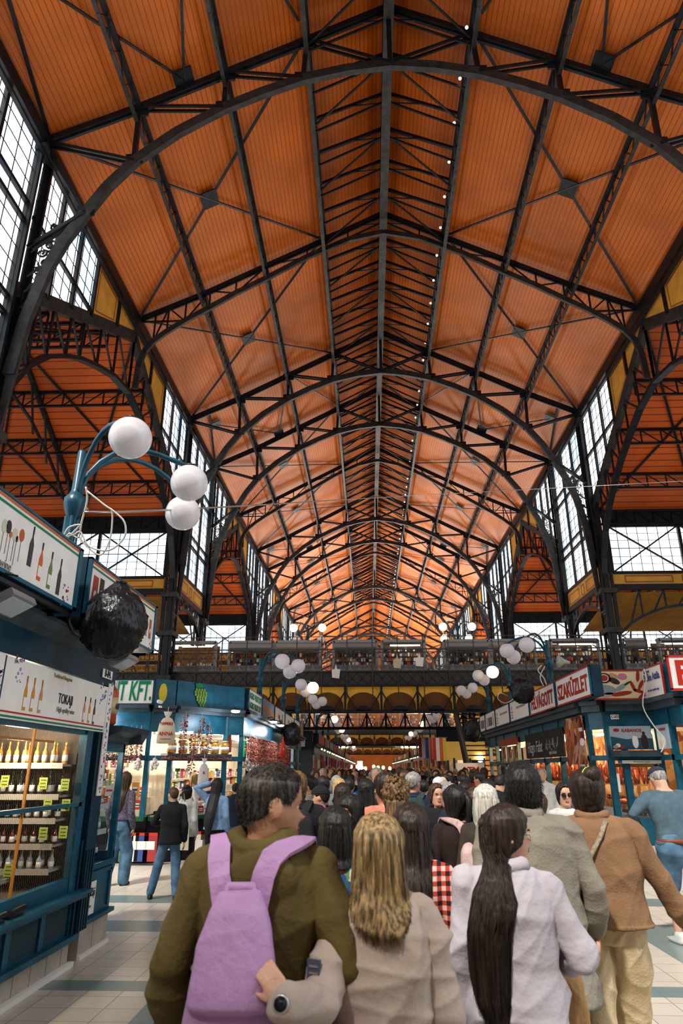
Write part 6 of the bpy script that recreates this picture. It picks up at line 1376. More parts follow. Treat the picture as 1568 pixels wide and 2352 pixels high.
def short_tufts(q, H, line, n, L, seed, thick):
    rr = random.Random(seed)
    for _ in range(n):
        th = rr.uniform(0, 2 * PI); a = th if th < PI else 2 * PI - th; z = rr.uniform(interp(LINES[line], a) + .04, .995); p = head_pt(th, z, False); nrm = Vector((p.x, p.y, (z - .45) * .16)).normalized(); b = p + nrm * thick * .8
        d = (nrm * .55 + Vector((rr.uniform(-.4, .4), rr.uniform(.2, 1.0) if z > .8 else rr.uniform(-.4, .2), -.9 if z < .8 else rr.uniform(-.3, .2)))).normalized(); q.tube([xf_head(b, H), xf_head(b + d * L * .6, H), xf_head(b + d * L + nrm * -.003, H)], [.0012, .001, .0003], 3, cap=False)

def ik(a, c, l1, l2, hint):
    a, c = Vector(a), Vector(c); d = c - a; L = min(d.length, (l1 + l2) * .999); d = d.normalized(); c = a + d * L; x = (l1 * l1 - l2 * l2 + L * L) / (2 * L); h = math.sqrt(max(0, l1 * l1 - x * x)); u = Vector(hint); u = (u - d * u.dot(d)).normalized(); return a + d * x + u * h, c
def hand(q, w, d, nrm, side, s=1., curl=.35, n=8, spread=.0):
    """palm and five fingers: w wrist, d finger direction, nrm back of the hand; side +1 right hand"""
    d = Vector(d).normalized(); nrm = Vector(nrm); nrm = (nrm - d * nrm.dot(d)).normalized(); lat = d.cross(nrm) * side   # towards the thumb
    w = Vector(w)
    q.limb([w - d * .03 * s, w, w + d * .02 * s], [.026 * s, .024 * s, .026 * s], n)
    for t in (-.028, -.01, .01, .028): q.limb([w + d * .01 * s + lat * t * .6 * s, w + d * .05 * s + lat * t * .95 * s, w + d * .088 * s + lat * t * s], [.014 * s, .0145 * s, .0115 * s], n)
    for t, L in ((.030, .070), (.010, .078), (-.010, .072), (-.030, .056)):
        p = w + d * .09 * s + lat * t * s; dd = (d + lat * t * (4 + spread)).normalized(); P = [p]; ang = curl * .8
        for f in (.45, .32, .23): dd = (Matrix.Rotation(-ang * side, 3, lat * side) @ dd) if False else (dd * cos(ang) - nrm * sin(ang)).normalized(); nrm_l = nrm; p = p + dd * L * f * s; P.append(p); ang = curl * 1.0 * .9
        q.limb(P, [.0095 * s, .009 * s, .0083 * s, .0072 * s], n)
    b = w + d * .025 * s + lat * .022 * s; t1 = (d * .65 + lat * .75 - nrm * .25).normalized(); t2 = (d * .9 + lat * .35 - nrm * .35).normalized()
    q.limb([b, b + t1 * .034 * s, b + t1 * .034 * s + t2 * .032 * s, b + t1 * .034 * s + t2 * .056 * s], [.015 * s, .0125 * s, .0105 * s, .0085 * s], n)
from mathutils.bvhtree import BVHTree
def bvh_of(me): return BVHTree.FromPolygons([v.co.copy() for v in me.vertices], [tuple(p.vertices) for p in me.polygons])
def push(bv, p, off):
    p = Vector(p); r = bv.find_nearest(p)
    if r[0] is not None and (p - r[0]).dot(r[1]) < off and (p - r[0]).length < .32: return r[0] + r[1] * off
    return p
SKIN = {'fair': (.62, .36, .25), 'mid': (.50, .25, .15), 'tan': (.50, .27, .17), 'pale': (.68, .44, .33), 'rosy': (.58, .30, .21)}
def skin_mat(k): return mat('skin_' + k, SKIN[k], .48, var=.08, vs=9, bump=.15, bs=120)
def cloth(name, col, **kw):
    kw.setdefault('rough', .88); kw.setdefault('var', .12); kw.setdefault('vs', 14); kw.setdefault('bump', .25); kw.setdefault('bs', 90); return mat('cloth_' + name, col, **kw)
DEN = lambda: cloth('denim', (.09, .17, .26), var=.35, vs=6)
PEOPLE = {}
def hk_long(k): return k in ('halfup', 'long', 'fringe', 'verylong', 'bob', 'blonde', 'curly')
def person(loc, h, face, label, skin='fair', sex='m', build=1., hair=('short', 'dark'), top=None, topk='jacket', bottom=None, botk='trousers', shoes=None, arms=None, legs='walk', turn=0., nod=0., tilt=0., lean=0., q=1, showface=False, hem=None, group=None, sleeves='long', name='person', seed=None, fold=None, hoodup=False, collar=True, strands=0, glasses=None, legw=1., slim=1., cat='person', brow=None, coat_w=1., hscale=1.06):
    """q: 0 far, 1 middle distance, 2 close"""
    seed = seed if seed is not None else len(PEOPLE); PEOPLE[seed, label] = 1; rr = random.Random(seed * 7 + 1)
    s = h / 1.75; vox = (.022, .013, .0075)[q]; M = (sex == 'm'); W = build * (1 if M else .9) * slim; sh = (.185 if M else .16) * build ** .6
    nt, nz = ((20, 18), (36, 34), (56, 56))[q]
    Y = lambda z: -0 + lean * max(0, z - .95)      # forward lean of the upper body (metres per metre)
    top = top or cloth('grey', (.2, .2, .2)); bottom = bottom or DEN(); shoes = shoes or mat('shoe_black', (.015, .015, .017), .5)
    T = [(.86, .155, .115), (.93, .172, .125), (1.0, .165, .12), (1.1, .148 if not M else .158, .108), (1.2, .155 if not M else .17, .115), (1.31, .165 if not M else .188, .122), (1.38, .165 if not M else .188, .112), (1.44, .13 if not M else .15, .09), (1.475, .085, .07), (1.5, .06, .06)]
    T = [(z, rx * W, ry * (.5 + .5 * W)) for z, rx, ry in T]
    neck0, neck1 = Vector((0, -.012 + Y(1.47), 1.46)), Vector((0, .0 + Y(1.56), 1.555))
    H = {'c': Vector((0, .012 + Y(1.58) - .02, (1.75 - .235 * hscale + .03 * hscale))), 's': hscale, 'turn': turn, 'nod': nod - lean * .3, 'tilt': tilt}
    shl = {1: Vector((sh, Y(1.42), 1.41)), -1: Vector((-sh, Y(1.42), 1.41))}
    A = {1: dict(w=(sh + .07, .03, .88), hint=(.3, -1, 0), d=(0, .15, -1), n=(1, .2, 0), curl=.35), -1: dict(w=(-sh - .07, .05, .88), hint=(-.3, -1, 0), d=(0, .2, -1), n=(-1, .2, 0), curl=.35)}
    for k, v in (arms or {}).items(): A[k].update(v)
    J = {}
    for sd in (1, -1):
        el, wr = ik(shl[sd], Vector(A[sd]['w']) + Vector((0, Y(1.2) * .8, 0)), .30, .265, A[sd]['hint']); J[sd] = (shl[sd], el, wr)
    if legs == 'walk': ft = {1: (.10, .20, .0), -1: (-.09, -.20, .0)}
    elif legs == 'walk2': ft = {1: (.09, -.22, .0), -1: (-.10, .2, .0)}
    elif legs == 'stand': ft = {1: (.12, .0, .0), -1: (-.12, .02, .0)}
    else: ft = legs
    LG = {}
    for sd in (1, -1):
        hp = Vector((sd * .088 * W, 0, .90)); an = Vector((ft[sd][0], ft[sd][1], .085 + ft[sd][2])); kn, an = ik(hp, an, .42, .415, (sd * .1, 1, 0)); LG[sd] = (hp, kn, an)
    # ---------------- body
    b = MB()
    b.stack([(z, 0, Y(z), rx * .9, ry * .88) for z, rx, ry in T], 20)
    b.limb([neck0, neck1 + Vector((0, -.01, 0)), Vector((0, Y(1.6) - .005, 1.6))], [.058 if M else .05, .054 if M else .045, .05], 14)
    head_mesh(b, H, nt, nz)
    for sd in (1, -1):
        a, e, w = J[sd]; b.limb([Vector((sd * .05, Y(1.42), 1.44)), a, a.lerp(e, .3), e, e.lerp(w, .35), w], [.042, .047 * W, .042 * W, .034, .035, .025], 12)
        hand(b, w, A[sd]['d'], A[sd]['n'], sd, 1.0 if M else .93, A[sd]['curl'], 8 if q > 1 else 6)
        hp, kn, an = LG[sd]; b.limb([hp, hp.lerp(kn, .4), kn, kn.lerp(an, .3), an], [.085 * W, .075 * W, .052, .054, .036], 12)
        if q > 0 or not bottom: b.limb([an + Vector((0, -.03, -.045)), an + Vector((0, .12, -.05))], [.03, .024], 8)
    me = remesh(b, vox, 3 if q < 2 else 4)
    o = mobj('person', me, skin_mat(skin)); tag(o, label, cat, group); o.location = loc; o.rotation_euler = (0, 0, face); o.scale = (s, s, s)
    # ---------------- trousers
    lw = legw
    if botk != 'none':
        b = MB(); b.stack([(.84, 0, .0, .155 * W, .12), (.93, 0, 0, .18 * W, .135), (1.0, 0, .0, .172 * W, .128), (1.05, 0, .0, .16 * W, .118)], 20)
        for sd in (1, -1):
            hp, kn, an = LG[sd]
            if botk == 'shorts': b.limb([hp, hp.lerp(kn, .45), hp.lerp(kn, .88)], [.10 * W * lw, .098 * lw, .095 * lw], 14)
            else: b.limb([hp, hp.lerp(kn, .4), kn, kn.lerp(an, .4), an + Vector((0, -.005, .0 if lw > 1.2 else .02)) + Vector((0, 0, -.01))], [.10 * W, .088 * W * (lw + 1) / 2, .068 * lw, .066 * lw, .058 * lw], 14)
        if botk == 'skirt': b.stack([(.35, 0, 0, .26, .22), (.6, 0, 0, .23, .18), (.95, 0, 0, .18, .14)], 24)
        mobj('trousers' if botk == 'trousers' else botk, remesh(b, vox * 1.1, 3, fold if fold is not None and q > 1 else .006, seed), bottom, o)
    for sd in (1, -1):
        an = LG[sd][2]; qd = S(); x, y, z = an.x, an.y, an.z
        qd.stack([(z - .085, x, y + .05, .042, .135), (z - .06, x, y + .05, .046, .14), (z - .045, x, y + .045, .043, .125), (z - .02, x, y + .0, .040, .07), (z + .03, x, y - .01, .038, .05)], 14); qd.build('shoe', shoes, o)
    # ---------------- upper clothes
    cuff = {'long': 1.0, 'short': None}[sleeves]
    b = MB(); hz = hem if hem is not None else (.84 if topk != 'shirt' else .88); inf = {'jacket': .024, 'shirt': .012, 'coat': .03, 'hoodie': .028, 'tight': .008}[topk]
    TT = [(z, rx + inf, ry + inf) for z, rx, ry in T if z >= max(hz, .86)]
    low = []
    if hz < 1.0:
        r0 = TT[0][1] if TT else .2
        zz = hz
        wl = (.18 * W + inf) * coat_w
        low = [(zz, wl * (1.12 if hz < .7 else 1.04), (.14 + inf) * coat_w * (1.15 if hz < .7 else 1)), (min(.92, zz + .12), wl, (.135 + inf) * coat_w)]
        TT = [t for t in TT if t[0] > .95]
    elif TT: TT[0] = (TT[0][0], TT[0][1] * 1.08 * coat_w, TT[0][2] * 1.08 * coat_w)
    if topk in ('jacket', 'coat', 'hoodie'): TT = [(z, rx * (1 if z > 1.35 else coat_w * .5 + .5 if z > 1.25 else coat_w * 1.03), ry * (1.02 if z > 1.3 else coat_w)) for z, rx, ry in TT]
    TT = [t for t in TT if t[0] < 1.49]
    b.stack([(z, 0, Y(z), rx, ry) for z, rx, ry in low + TT], 24)
    for sd in (1, -1):
        a, e, w = J[sd]; ai = inf * .62; b.limb([Vector((sd * .05, Y(1.42), 1.44)), Vector((sd * (sh * .72), Y(1.42), 1.428)), a + Vector((0, 0, -.008))], [.045 + inf * .4, .046 * W + ai * .5, .05 * W + ai], 14)
        if sleeves == 'long': b.limb([a, a.lerp(e, .45), e, e.lerp(w, .5), w - (w - e).normalized() * .02], [.051 * W + ai, .047 * W + ai, .040 + ai, .038 + ai, .031 + ai], 14)
        else: b.limb([a, a.lerp(e, .55)], [.052 * W + ai, .052 * W + ai * 1.5], 14)
    if collar and topk in ('jacket', 'coat'): 
        ring = [Vector((.073 * sin(a), -.012 + Y(1.5) + .068 * cos(a) * -1, 1.495 + .018 * (1 - cos(a)) * .5)) for a in [PI * (-.8 + 1.6 * t / 10) for t in range(11)]]; b.limb(ring, [.021] * 11, 8)
    if topk == 'hoodie':
        for r_, dz, dy, th in ((.085, 1.50, -.02, .032), (.105, 1.465, -.045, .034), (.11, 1.42, -.075, .032)):
            ring = [Vector((r_ * sin(a), dy + Y(1.45) - .065 * cos(a), dz - .05 * (cos(a) + .2) * (1 if dz < 1.5 else .4))) for a in [PI * (-.75 + 1.5 * t / 10) for t in range(11)]]; b.limb(ring, [th * .6] + [th] * 9 + [th * .6], 8)
        b.ell((0, -.125 + Y(1.4), 1.39), (.11, .045, .085), 14, 10)
    topo = mobj({'jacket': 'jacket', 'coat': 'coat', 'shirt': 'shirt', 'hoodie': 'hoodie', 'tight': 'top'}[topk], remesh(b, vox * 1.05, 2, (fold if fold is not None else .009), seed + 5), top, o)
    # ---------------- hair
    bv = bvh_of(topo.data) if q > 0 and hk_long(hair[0]) else None
    hk, hc = hair; hmt = hm(hc)
    if hk == 'short': qd = hair_shell(H, 'short', .010 if q < 2 else .006, seed, .35,  *((28, 22) if q == 0 else (60, 44)))
    elif hk == 'buzz': qd = hair_shell(H, 'short', .006, seed, .3, 32, 26, 1.)
    elif hk == 'halfup': qd = hair_shell(H, 'full', .013, seed, .3, 72, 56, 1.3)
    elif hk == 'full': qd = hair_shell(H, 'full', .015, seed, .5, *((28, 22) if q == 0 else (72, 56)), 1.5)
    elif hk == 'receding': qd = hair_shell(H, 'receding', .012, seed, .4, 40, 30)
    else: qd = hair_shell(H, 'fringe' if hk == 'fringe' else 'long', .018, seed, .35, *((28, 22) if q == 0 else (72, 48)), 1.3)
    n2 = 24 if q == 0 else 64
    if hk in ('long', 'fringe'): hair_fall(qd, H, [(.19, 0, -.02, .07, .085), (.15, 0, -.025, .088, .095), (.08, 0, -.035, .092, .088), (0, 0, -.055, .095, .07), (-.1, 0, -.08, .10, .055), (-.2, 0, -.10, .095, .045), (-.3, 0, -.115, .07, .03), (-.34, 0, -.115, .045, .02)], seed, n2, .10, strands, bv)
    if hk == 'halfup': hair_fall(qd, H, [(.20, 0, -.05, .055, .06), (.15, 0, -.07, .07, .055), (.08, 0, -.075, .075, .05), (0, -.0, -.08, .08, .05), (-.1, -.05, -.11, .090, .05), (-.25, -.08, -.16, .088, .05), (-.38, -.085, -.17, .08, .045), (-.48, -.08, -.18, .066, .04), (-.55, -.07, -.18, .045, .03), (-.61, -.065, -.18, .015, .012)], seed, n2, .14, strands, bv); qd.ell(xf_head((0, -.10, .165), H), (.035, .03, .03), 12, 8)
    if hk == 'verylong': hair_fall(qd, H, [(.19, 0, -.03, .07, .08), (.15, 0, -.035, .085, .09), (.08, 0, -.05, .088, .08), (0, -.0, -.07, .085, .07), (-.1, -.01, -.12, .092, .06), (-.25, -.02, -.19, .092, .052), (-.38, -.03, -.225, .088, .045), (-.47, -.03, -.24, .075, .038), (-.55, -.02, -.245, .05, .028), (-.62, -.02, -.245, .015, .012)], seed, n2, .12, strands, bv)
    if hk == 'bob': hair_fall(qd, H, [(.19, 0, -.02, .075, .09), (.14, 0, -.022, .095, .105), (.07, 0, -.025, .102, .105), (.0, 0, -.03, .102, .098), (-.05, 0, -.035, .09, .085), (-.075, 0, -.035, .07, .06)], seed, n2, .08, strands, bv)
    if hk == 'blonde': hair_fall(qd, H, [(.205, 0, -.02, .068, .084), (.16, 0, -.022, .086, .100), (.08, 0, -.03, .092, .098), (0, 0, -.045, .098, .088), (-.04, 0, -.055, .102, .076), (-.075, 0, -.065, .098, .064), (-.10, 0, -.075, .085, .05), (-.12, .005, -.08, .06, .035), (-.135, .01, -.085, .03, .018)], seed, n2, .09, strands, bv)
    if hk == 'bun': qd.ell(xf_head((0, -.085, .215), H), (.05, .045, .05), 14, 10); qd.ell(xf_head((.02, -.09, .225), H), (.04, .04, .045), 12, 8)
    if hk == 'pony':
        qd.ell(xf_head((0, -.105, .175), H), (.03, .03, .03), 10, 8); qd.limb([xf_head(p, H) for p in ((0, -.11, .175), (0, -.14, .14), (0, -.145, .06), (0, -.13, -.04), (0, -.125, -.1))], [.022, .03, .032, .025, .008], 10)
    if hk == 'lowbun': qd.ell(xf_head((0, -.115, .09), H), (.045, .04, .045), 14, 10)
    if hk == 'curly':
        for i in range(190 if q else 16):
            th, z = rr.uniform(0.7, 5.58), rr.uniform(.05, .95); p = head_pt(th, z, False); t_ = rr.uniform(.008, .017); qd.ell(xf_head(p * rr.uniform(1.06, 1.2), H), (t_, t_, t_ * 1.3), 8, 6)
        hair_fall(qd, H, [(.1, 0, -.05, .075, .07), (0, 0, -.08, .07, .055), (-.1, 0, -.1, .05, .04), (-.15, 0, -.105, .02, .02)], seed, n2, .16, strands, bv)
    if hk in ('short', 'full') and strands: short_tufts(qd, H, 'short' if hk == 'short' else 'full', strands, .013 if hk == 'short' else .028, seed, .005 if hk == 'short' else .018)
    if hk != 'bald': qd.build('hair', hmt, o)
    if showface: face_parts(o, H, skin, brow=brow or HAIRC[hc][0])
    if glasses == 'sun' or glasses == 'clear':
        qd = S(); gm = mat('lens_dark', (.01, .008, .008), .1) if glasses == 'sun' else None
        for sx in (-1, 1):
            if gm: qd.use(gm); qd.ell(xf_head((sx * .033, .092, .118), H), (.027 * hscale, .027 * hscale, .02), 12, 8)
            qd.use(M_BLACK if gm else mat('wire_frame', (.35, .2, .1), .3, .6)); qd.tube([xf_head((sx * .033 + .024 * cos(a), .094 - .01 * abs(cos(a)), .116 + .021 * sin(a)), H) for a in [i * PI / 8 for i in range(17)]], .0014, 5, False); qd.tube([xf_head((sx * .058, .085, .12), H), xf_head((sx * .08, .0, .122), H)], .0016, 5)
        qd.build('sunglasses' if gm else 'glasses', parent=o)
    o['_J'] = 0; del o['_J']
    return o, H, J, T, A
def cap_hat(o, H, m, brim=1, label=None):
    q = S().use(m); nt, nz = 36, 12; pts = []
    for i in range(nz + 1):
        z = .66 + .34 * i / nz
        for j in range(nt):
            p = head_pt(2 * PI * j / nt, z, False); n = Vector((p.x, p.y, (z - .5) * .12)).normalized(); pts.append(xf_head(p + n * .016, H))
    fs = [(i * nt + j, i * nt + (j + 1) % nt, (i + 1) * nt + (j + 1) % nt, (i + 1) * nt + j) for i in range(nz) for j in range(nt)] + [tuple(nz * nt + j for j in range(nt))]; q.add(pts, [f[::-1] for f in fs]); c = q.build('cap', m, o)
    if brim: q = S(); q.add([xf_head((.07 * sin(a) * r_, .075 + (.07 if r_ > 1 else .0) * cos(a), .16 + (-.012 if r_ > 1 else 0)), H) for r_ in (.9, 1.05) for a in [PI * (-.5 + t / 8) for t in range(9)]], [(j, j + 1, 10 + j, 9 + j) for j in range(8)]); b = q.build('cap_brim', m, c)
    return c
def xfp(o, p):
    return Matrix.Translation(o.location) @ Matrix.Rotation(o.rotation_euler.z, 4, 'Z') @ Matrix.Diagonal((*o.scale, 1)) @ Vector(p)
def backpack(o, m, label, w=.3, h=.42, d=.13, z0=.98, y=-.14, strap_m=None, q=1, lean=0., straps=True, sh=.1, name='backpack', trim=None, sx=0., slimtop=False):
    """rides on the back of person o, but is its own thing; built in the wearer's local metres"""
    s = empty(name, label, 'backpack', o.location.copy(), o.rotation_euler.z); s.scale = o.scale
    b = MB(); yy = y - d / 2; sm = strap_m or m
    tp = .62 if slimtop else 1.
    b.stack([(z0, sx, yy, w * .44, d * .46), (z0 + .02, sx, yy, w * .5, d * .52), (z0 + h * .45, sx, yy - .01, w * .5 * (tp + 1) / 2, d * .56), (z0 + h * .8, sx, yy, w * .46 * tp, d * .46), (z0 + h * .95, sx, yy + .01, w * .36 * tp, d * .32), (z0 + h, sx, yy + .015, w * .25 * tp, d * .18)], 26, 3.)
    mobj('main_compartment', remesh(b, .008 if q > 1 else .014, 3, .006 if q > 1 else .004, 3), m, s)
    if q > 0:
        b = MB(); b.stack([(z0 + .02, sx, yy - d * .5, w * .38, .03), (z0 + .05, sx, yy - d * .55, w * .41, .034), (z0 + h * .40, sx, yy - d * .55, w * .41, .034), (z0 + h * .46, sx, yy - d * .5, w * .36, .02)], 22, 4); mobj('front_pocket', remesh(b, .008 if q > 1 else .014, 3, .004, 4), m, s)
        b = S().use(trim or M_BLACK); b.tube([(sx - w * .3, yy - d * .6 - .026, z0 + h * .40), (sx + w * .3, yy - d * .6 - .026, z0 + h * .40)], .004, 6); b.build('zipper', parent=s)
        b = S().use(sm); b.tube([(sx - .05, y - .04, z0 + h * .96), (sx - .035, y - .035, z0 + h * 1.04), (sx + .035, y - .035, z0 + h * 1.04), (sx + .05, y - .04, z0 + h * .96)], .009 if q < 2 else .018, 8); b.build('grab_loop', parent=s)
    if straps:
        for sd in (1, -1):
            P = [Vector((sx + sd * .05, y - .02, z0 + h * .93)), Vector((sx + sd * .085, y + .03, 1.455)), Vector((sd * sh * 1.1, -.05 + lean * .45, 1.500)), Vector((sd * sh * 1.2, .02 + lean * .5, 1.505)), Vector((sd * sh * 1.25, .10 + lean * .4, 1.45)), Vector((sd * sh * 1.25, .15 + lean * .3, 1.3)), Vector((sd * .16, .11, 1.12)), Vector((sd * .17, -.02, 1.04)), Vector((sd * w * .45, y - .02, z0 + .04))]
            b = MB(); PP = []
            for i in range(len(P) - 1):
                a_, b_, c_, d_ = P[max(i - 1, 0)], P[i], P[i + 1], P[min(i + 2, len(P) - 1)]
                for t in (0, .33, .66): PP.append(.5 * ((2 * b_) + (c_ - a_) * t + (2 * a_ - 5 * b_ + 4 * c_ - d_) * t * t + (3 * b_ - a_ - 3 * c_ + d_) * t ** 3))
            PP.append(P[-1]); hw = .036; n = len(PP); bvt = bvh_of([c for c in o.children if c.name.split('.')[0] in ('jacket', 'coat', 'shirt', 'hoodie', 'top')][0].data); PP = [push(bvt, p_, .014) for p_ in PP]; PP = [PP[0]] + [(PP[j_ - 1] + PP[j_] * 2 + PP[j_ + 1]) / 4 for j_ in range(1, n - 1)] + [PP[-1]]
            # flat strap: ribbon with thickness, width axis roughly lateral
            vs = []
            for i, p in enumerate(PP):
                t = (PP[min(i + 1, n - 1)] - PP[max(i - 1, 0)]).normalized(); lat = Vector((1, 0, 0)) - t * t.x; lat = lat.normalized(); nn = t.cross(lat).normalized(); wv = hw if i < n * .62 else .013
                for a_, b_ in ((-1, -1), (1, -1), (1, 1), (-1, 1)): vs.append(push(bvt, p + lat * wv * a_, .010) + nn * .006 * b_)
            b.smooth = False; fs = []
            for i in range(n - 1):
                for j in range(4): fs.append((i * 4 + j, i * 4 + (j + 1) % 4, (i + 1) * 4 + (j + 1) % 4, (i + 1) * 4 + j))
            b.add(vs, fs + [(3, 2, 1, 0), tuple((n - 1) * 4 + j for j in range(4))]); so = b.build('shoulder_strap', sm, s)
    return s
# ------------------------------------------------------------------ the people of the photograph
def at(u, v, D):
    D *= 1.27 if D < 6.5 else 1.12
             # crown of the head sighted at (u, v), D metres away: standing place and height
    p = dep(u, v, D); return (p.x, p.y, 0), p.z
def W_(deg): return math.radians(deg)
# 1. man in olive hoodie
loc, h = at(610, 1757, 1.98)
olive = cloth('olive', (.125, .092, .028), var=.15, vs=8, bs=60)
o, H, J, T, A = person(loc, h, W_(4), 'tall man in an olive hoodie with a lilac backpack, head turned right', 'tan', 'm', .98, ('short', 'grizzle'), olive, 'hoodie', cloth('charcoal', (.03, .03, .035)), turn=W_(-68), nod=W_(-4), q=2, showface=True, fold=.026, seed=1, strands=6000, legs='stand', hem=.86, brow=(.05, .035, .025), arms={1: dict(w=(.23, .08, .93), hint=(.6, -1, 0)), -1: dict(w=(-.25, .1, .92), hint=(-.6, -1, 0))}, hscale=1.15)
lil = cloth('lilac', (.47, .275, .48), var=.1, vs=5, bump=.35, bs=30, rough=.7)
bp = backpack(o, lil, 'lilac backpack with broad straps worn by the man in the olive hoodie', .36, .58, .17, .78, -.165, q=2, sh=.125, sx=-.05, slimtop=True, trim=mat('zip_dark', (.1, .07, .14), .5))
b = MB(); b.stack([(1.08, -.05, -.30, .11, .05), (1.10, -.05, -.318, .13, .06), (1.15, -.05, -.31, .125, .058), (1.24, -.05, -.288, .108, .05), (1.33, -.05, -.262, .085, .04), (1.375, -.05, -.235, .06, .03)], 24, 3.); mobj('top_flap', remesh(b, .008, 3, .012, 9), lil, bp)
b = MB().use(mat('zip_dark', (.1, .07, .14), .5)); b.bar((-.13, -.372, 1.0), (-.125, -.378, .84), .016, .008, (0, 1, 0)); b.build('vertical_zipper', parent=bp)
# 2. blonde woman in a cream trench jacket, left hand on the backpack
loc, h = at(868, 1878, 1.92)
cream = cloth('cream_trench', (.46, .37, .315), var=.08, vs=5, bump=.2, bs=40)
a = W_(2)
def to_local(loc, h, rz, pw):
    k_ = h / 1.75; v = Matrix.Rotation(-rz, 3, 'Z') @ (Vector(pw) - Vector(loc)); return v / k_
wl_ = to_local(loc, h, a, dep(655, 2298, 1.93))
o2, H2, J2, T2, A2 = person(loc, h, a, 'woman with straight blonde-brown hair in a cream jacket, seen from behind', 'fair', 'f', .92, ('blonde', 'blonde'), cream, 'coat', cloth('dark_jeans', (.04, .05, .08)), q=2, fold=.028, seed=2, strands=1500, legs='stand', hem=.55, arms={-1: dict(w=wl_, hint=(-.3, -.8, -1), d=(-.75, .3, .8), n=(.1, -1, .25), curl=.6), 1: dict(w=(.25, .03, .86), hint=(.7, -1, 0))}, hscale=1.04, coat_w=1.05)
b = MB().use(mat('patch_navy', (.10, .11, .16), .8)); pe = J2[-1][0].lerp(J2[-1][1], .62)
b.box(pe + Vector((-.045, -.062, 0)), (.05, .012, .09), rz=-.5); b.use(M_INKG)
for i in range(3): b.box(pe + Vector((-.046, -.069, .025 - i * .02)), (.035, .004, .006), rz=-.5)
b.build('sleeve_patch', parent=o2)
wr = J2[-1][2]; wd = (J2[-1][2] - J2[-1][1]).normalized(); q = S().use(M_STEEL)
q.lathe([(-.004, .022), (-.004, .026), (.006, .026), (.008, .022)], (0, 0, 0), 20); q.use(M_BLACK); q.lathe([(.007, .001), (.0085, .021), (.0095, .001)], (0, 0, 0), 20); ws = q.build('wrist_watch', parent=o2); ws.location = wr + Vector((-.01, -.034, .0)); ws.rotation_euler = (W_(80), 0, W_(-15))
# 3. woman with very long dark hair
loc, h = at(1150, 1852, 2.35)
lav = cloth('pale_trench', (.50, .455, .49), var=.06, vs=5, bump=.2, bs=40)
o3, H3, J3, T3, A3 = person(loc, h, W_(-6), 'woman with very long dark wavy hair and round glasses in a pale lilac coat', 'fair', 'f', 1.08, ('halfup', 'dark'), lav, 'coat', cloth('pale_trs', (.5, .46, .46)), q=2, fold=.028, seed=3, strands=1300, turn=W_(-76), legs='walk', hem=.35, showface=True, glasses='clear', arms={1: dict(w=(.20, .24, 1.10), hint=(.8, -1, -.6), d=(.25, .6, .75), n=(.9, .2, .2), curl=.9), -1: dict(w=(-.22, .05, .86))}, hscale=1.04, coat_w=1.05)
# pastry and brown bag she carries
def w3(p): return xfp(o3, p)
hp = J3[1][2] + Vector((.03, .09, .08)); q = S().use(mat('pastry', (.62, .30, .06), .5, var=.4, vs=40, bump=.6, bs=50))
for i in range(9): a = i * .7; q.ell((.018 * cos(a), .018 * sin(a), .02 + i * .012), (.03, .028, .024), 12, 8)
q.use(M_PAPER); q.tube([(0, 0, -.06), (0, 0, .0), (0, 0, .05)], [.012, .026, .038], 12); tag(q.build('pastry', loc=w3(hp)), 'golden pastry in a paper sleeve held by the woman with very long hair', 'pastry')
q = S(); pp = w3(J3[1][2] + Vector((.05, .06, -.42))); s = empty('paper_bag', 'crumpled brown paper bag hanging below the hand with the pastry', 'bag', pp, .3); b = MB(); b.stack([(0, 0, 0, .075, .05), (.1, 0, 0, .085, .06), (.26, 0, 0, .075, .05), (.38, .0, 0, .05, .03), (.44, 0, 0, .03, .02)], 20, 3); mobj('bag_body', remesh(b, .008, 2, .02, 6, 1.6), mat('kraft', (.50, .29, .12), .7, var=.15, bump=.5, bs=30), s)
# 4. man in grey coat
loc, h = at(1197, 1759, 3.15)
o4, *_r = person(loc, h, W_(-4), 'dark-haired man in a long grey-beige coat, seen from behind', 'fair', 'm', 1.12, ('full', 'black'), cloth('greige', (.26, .235, .19), var=.1, vs=5), 'coat', cloth('grey_trs', (.1, .1, .1)), q=2, fold=.020, seed=4, strands=900, hem=.62, arms={1: dict(w=(.33, .1, .90), hint=(.6, -1, 0))}, coat_w=1.14, hscale=1.08)
# 5. person in camel sweater and cream trousers
loc, h = at(1345, 1772, 3.35)
o5, H5, J5, T5, A5 = person(loc, h, W_(-12), 'person in a camel sweater and cream wide trousers with a strap across the back', 'mid', 'f', 1.3, ('bun', 'dark'), cloth('camel', (.27, .155, .085), var=.1, vs=6), 'jacket', cloth('cream_trs', (.60, .47, .30), var=.06), q=2, fold=.020, seed=5, hem=.93, legs='walk', legw=1.5, turn=W_(20), strands=0, arms={1: dict(w=(.46, .08, .93), hint=(.3, -1, 0)), -1: dict(w=(-.3, .2, 1.0), hint=(-.6, -1, 0))}, collar=True, coat_w=1.15)
q = S().use(mat('strap_woven', (.30, .25, .18), .8, var=.3, vs=60)); q.tube([(.07, -.10, 1.475), (.03, -.155, 1.40), (-.05, -.185, 1.28), (-.14, -.185, 1.14), (-.20, -.13, 1.03), (-.22, -.02, .98)], .017, 8, flat=.5); q.build('bag_strap', parent=o5)
q = S().use(mat('scrunchie', (.5, .6, .05), .7)); q.tube([xf_head((.04 * cos(a), -.06, .215 + .04 * sin(a)), H5) for a in [i * PI / 6 for i in range(13)]], .008, 6); q.build('hair_tie', parent=o5)
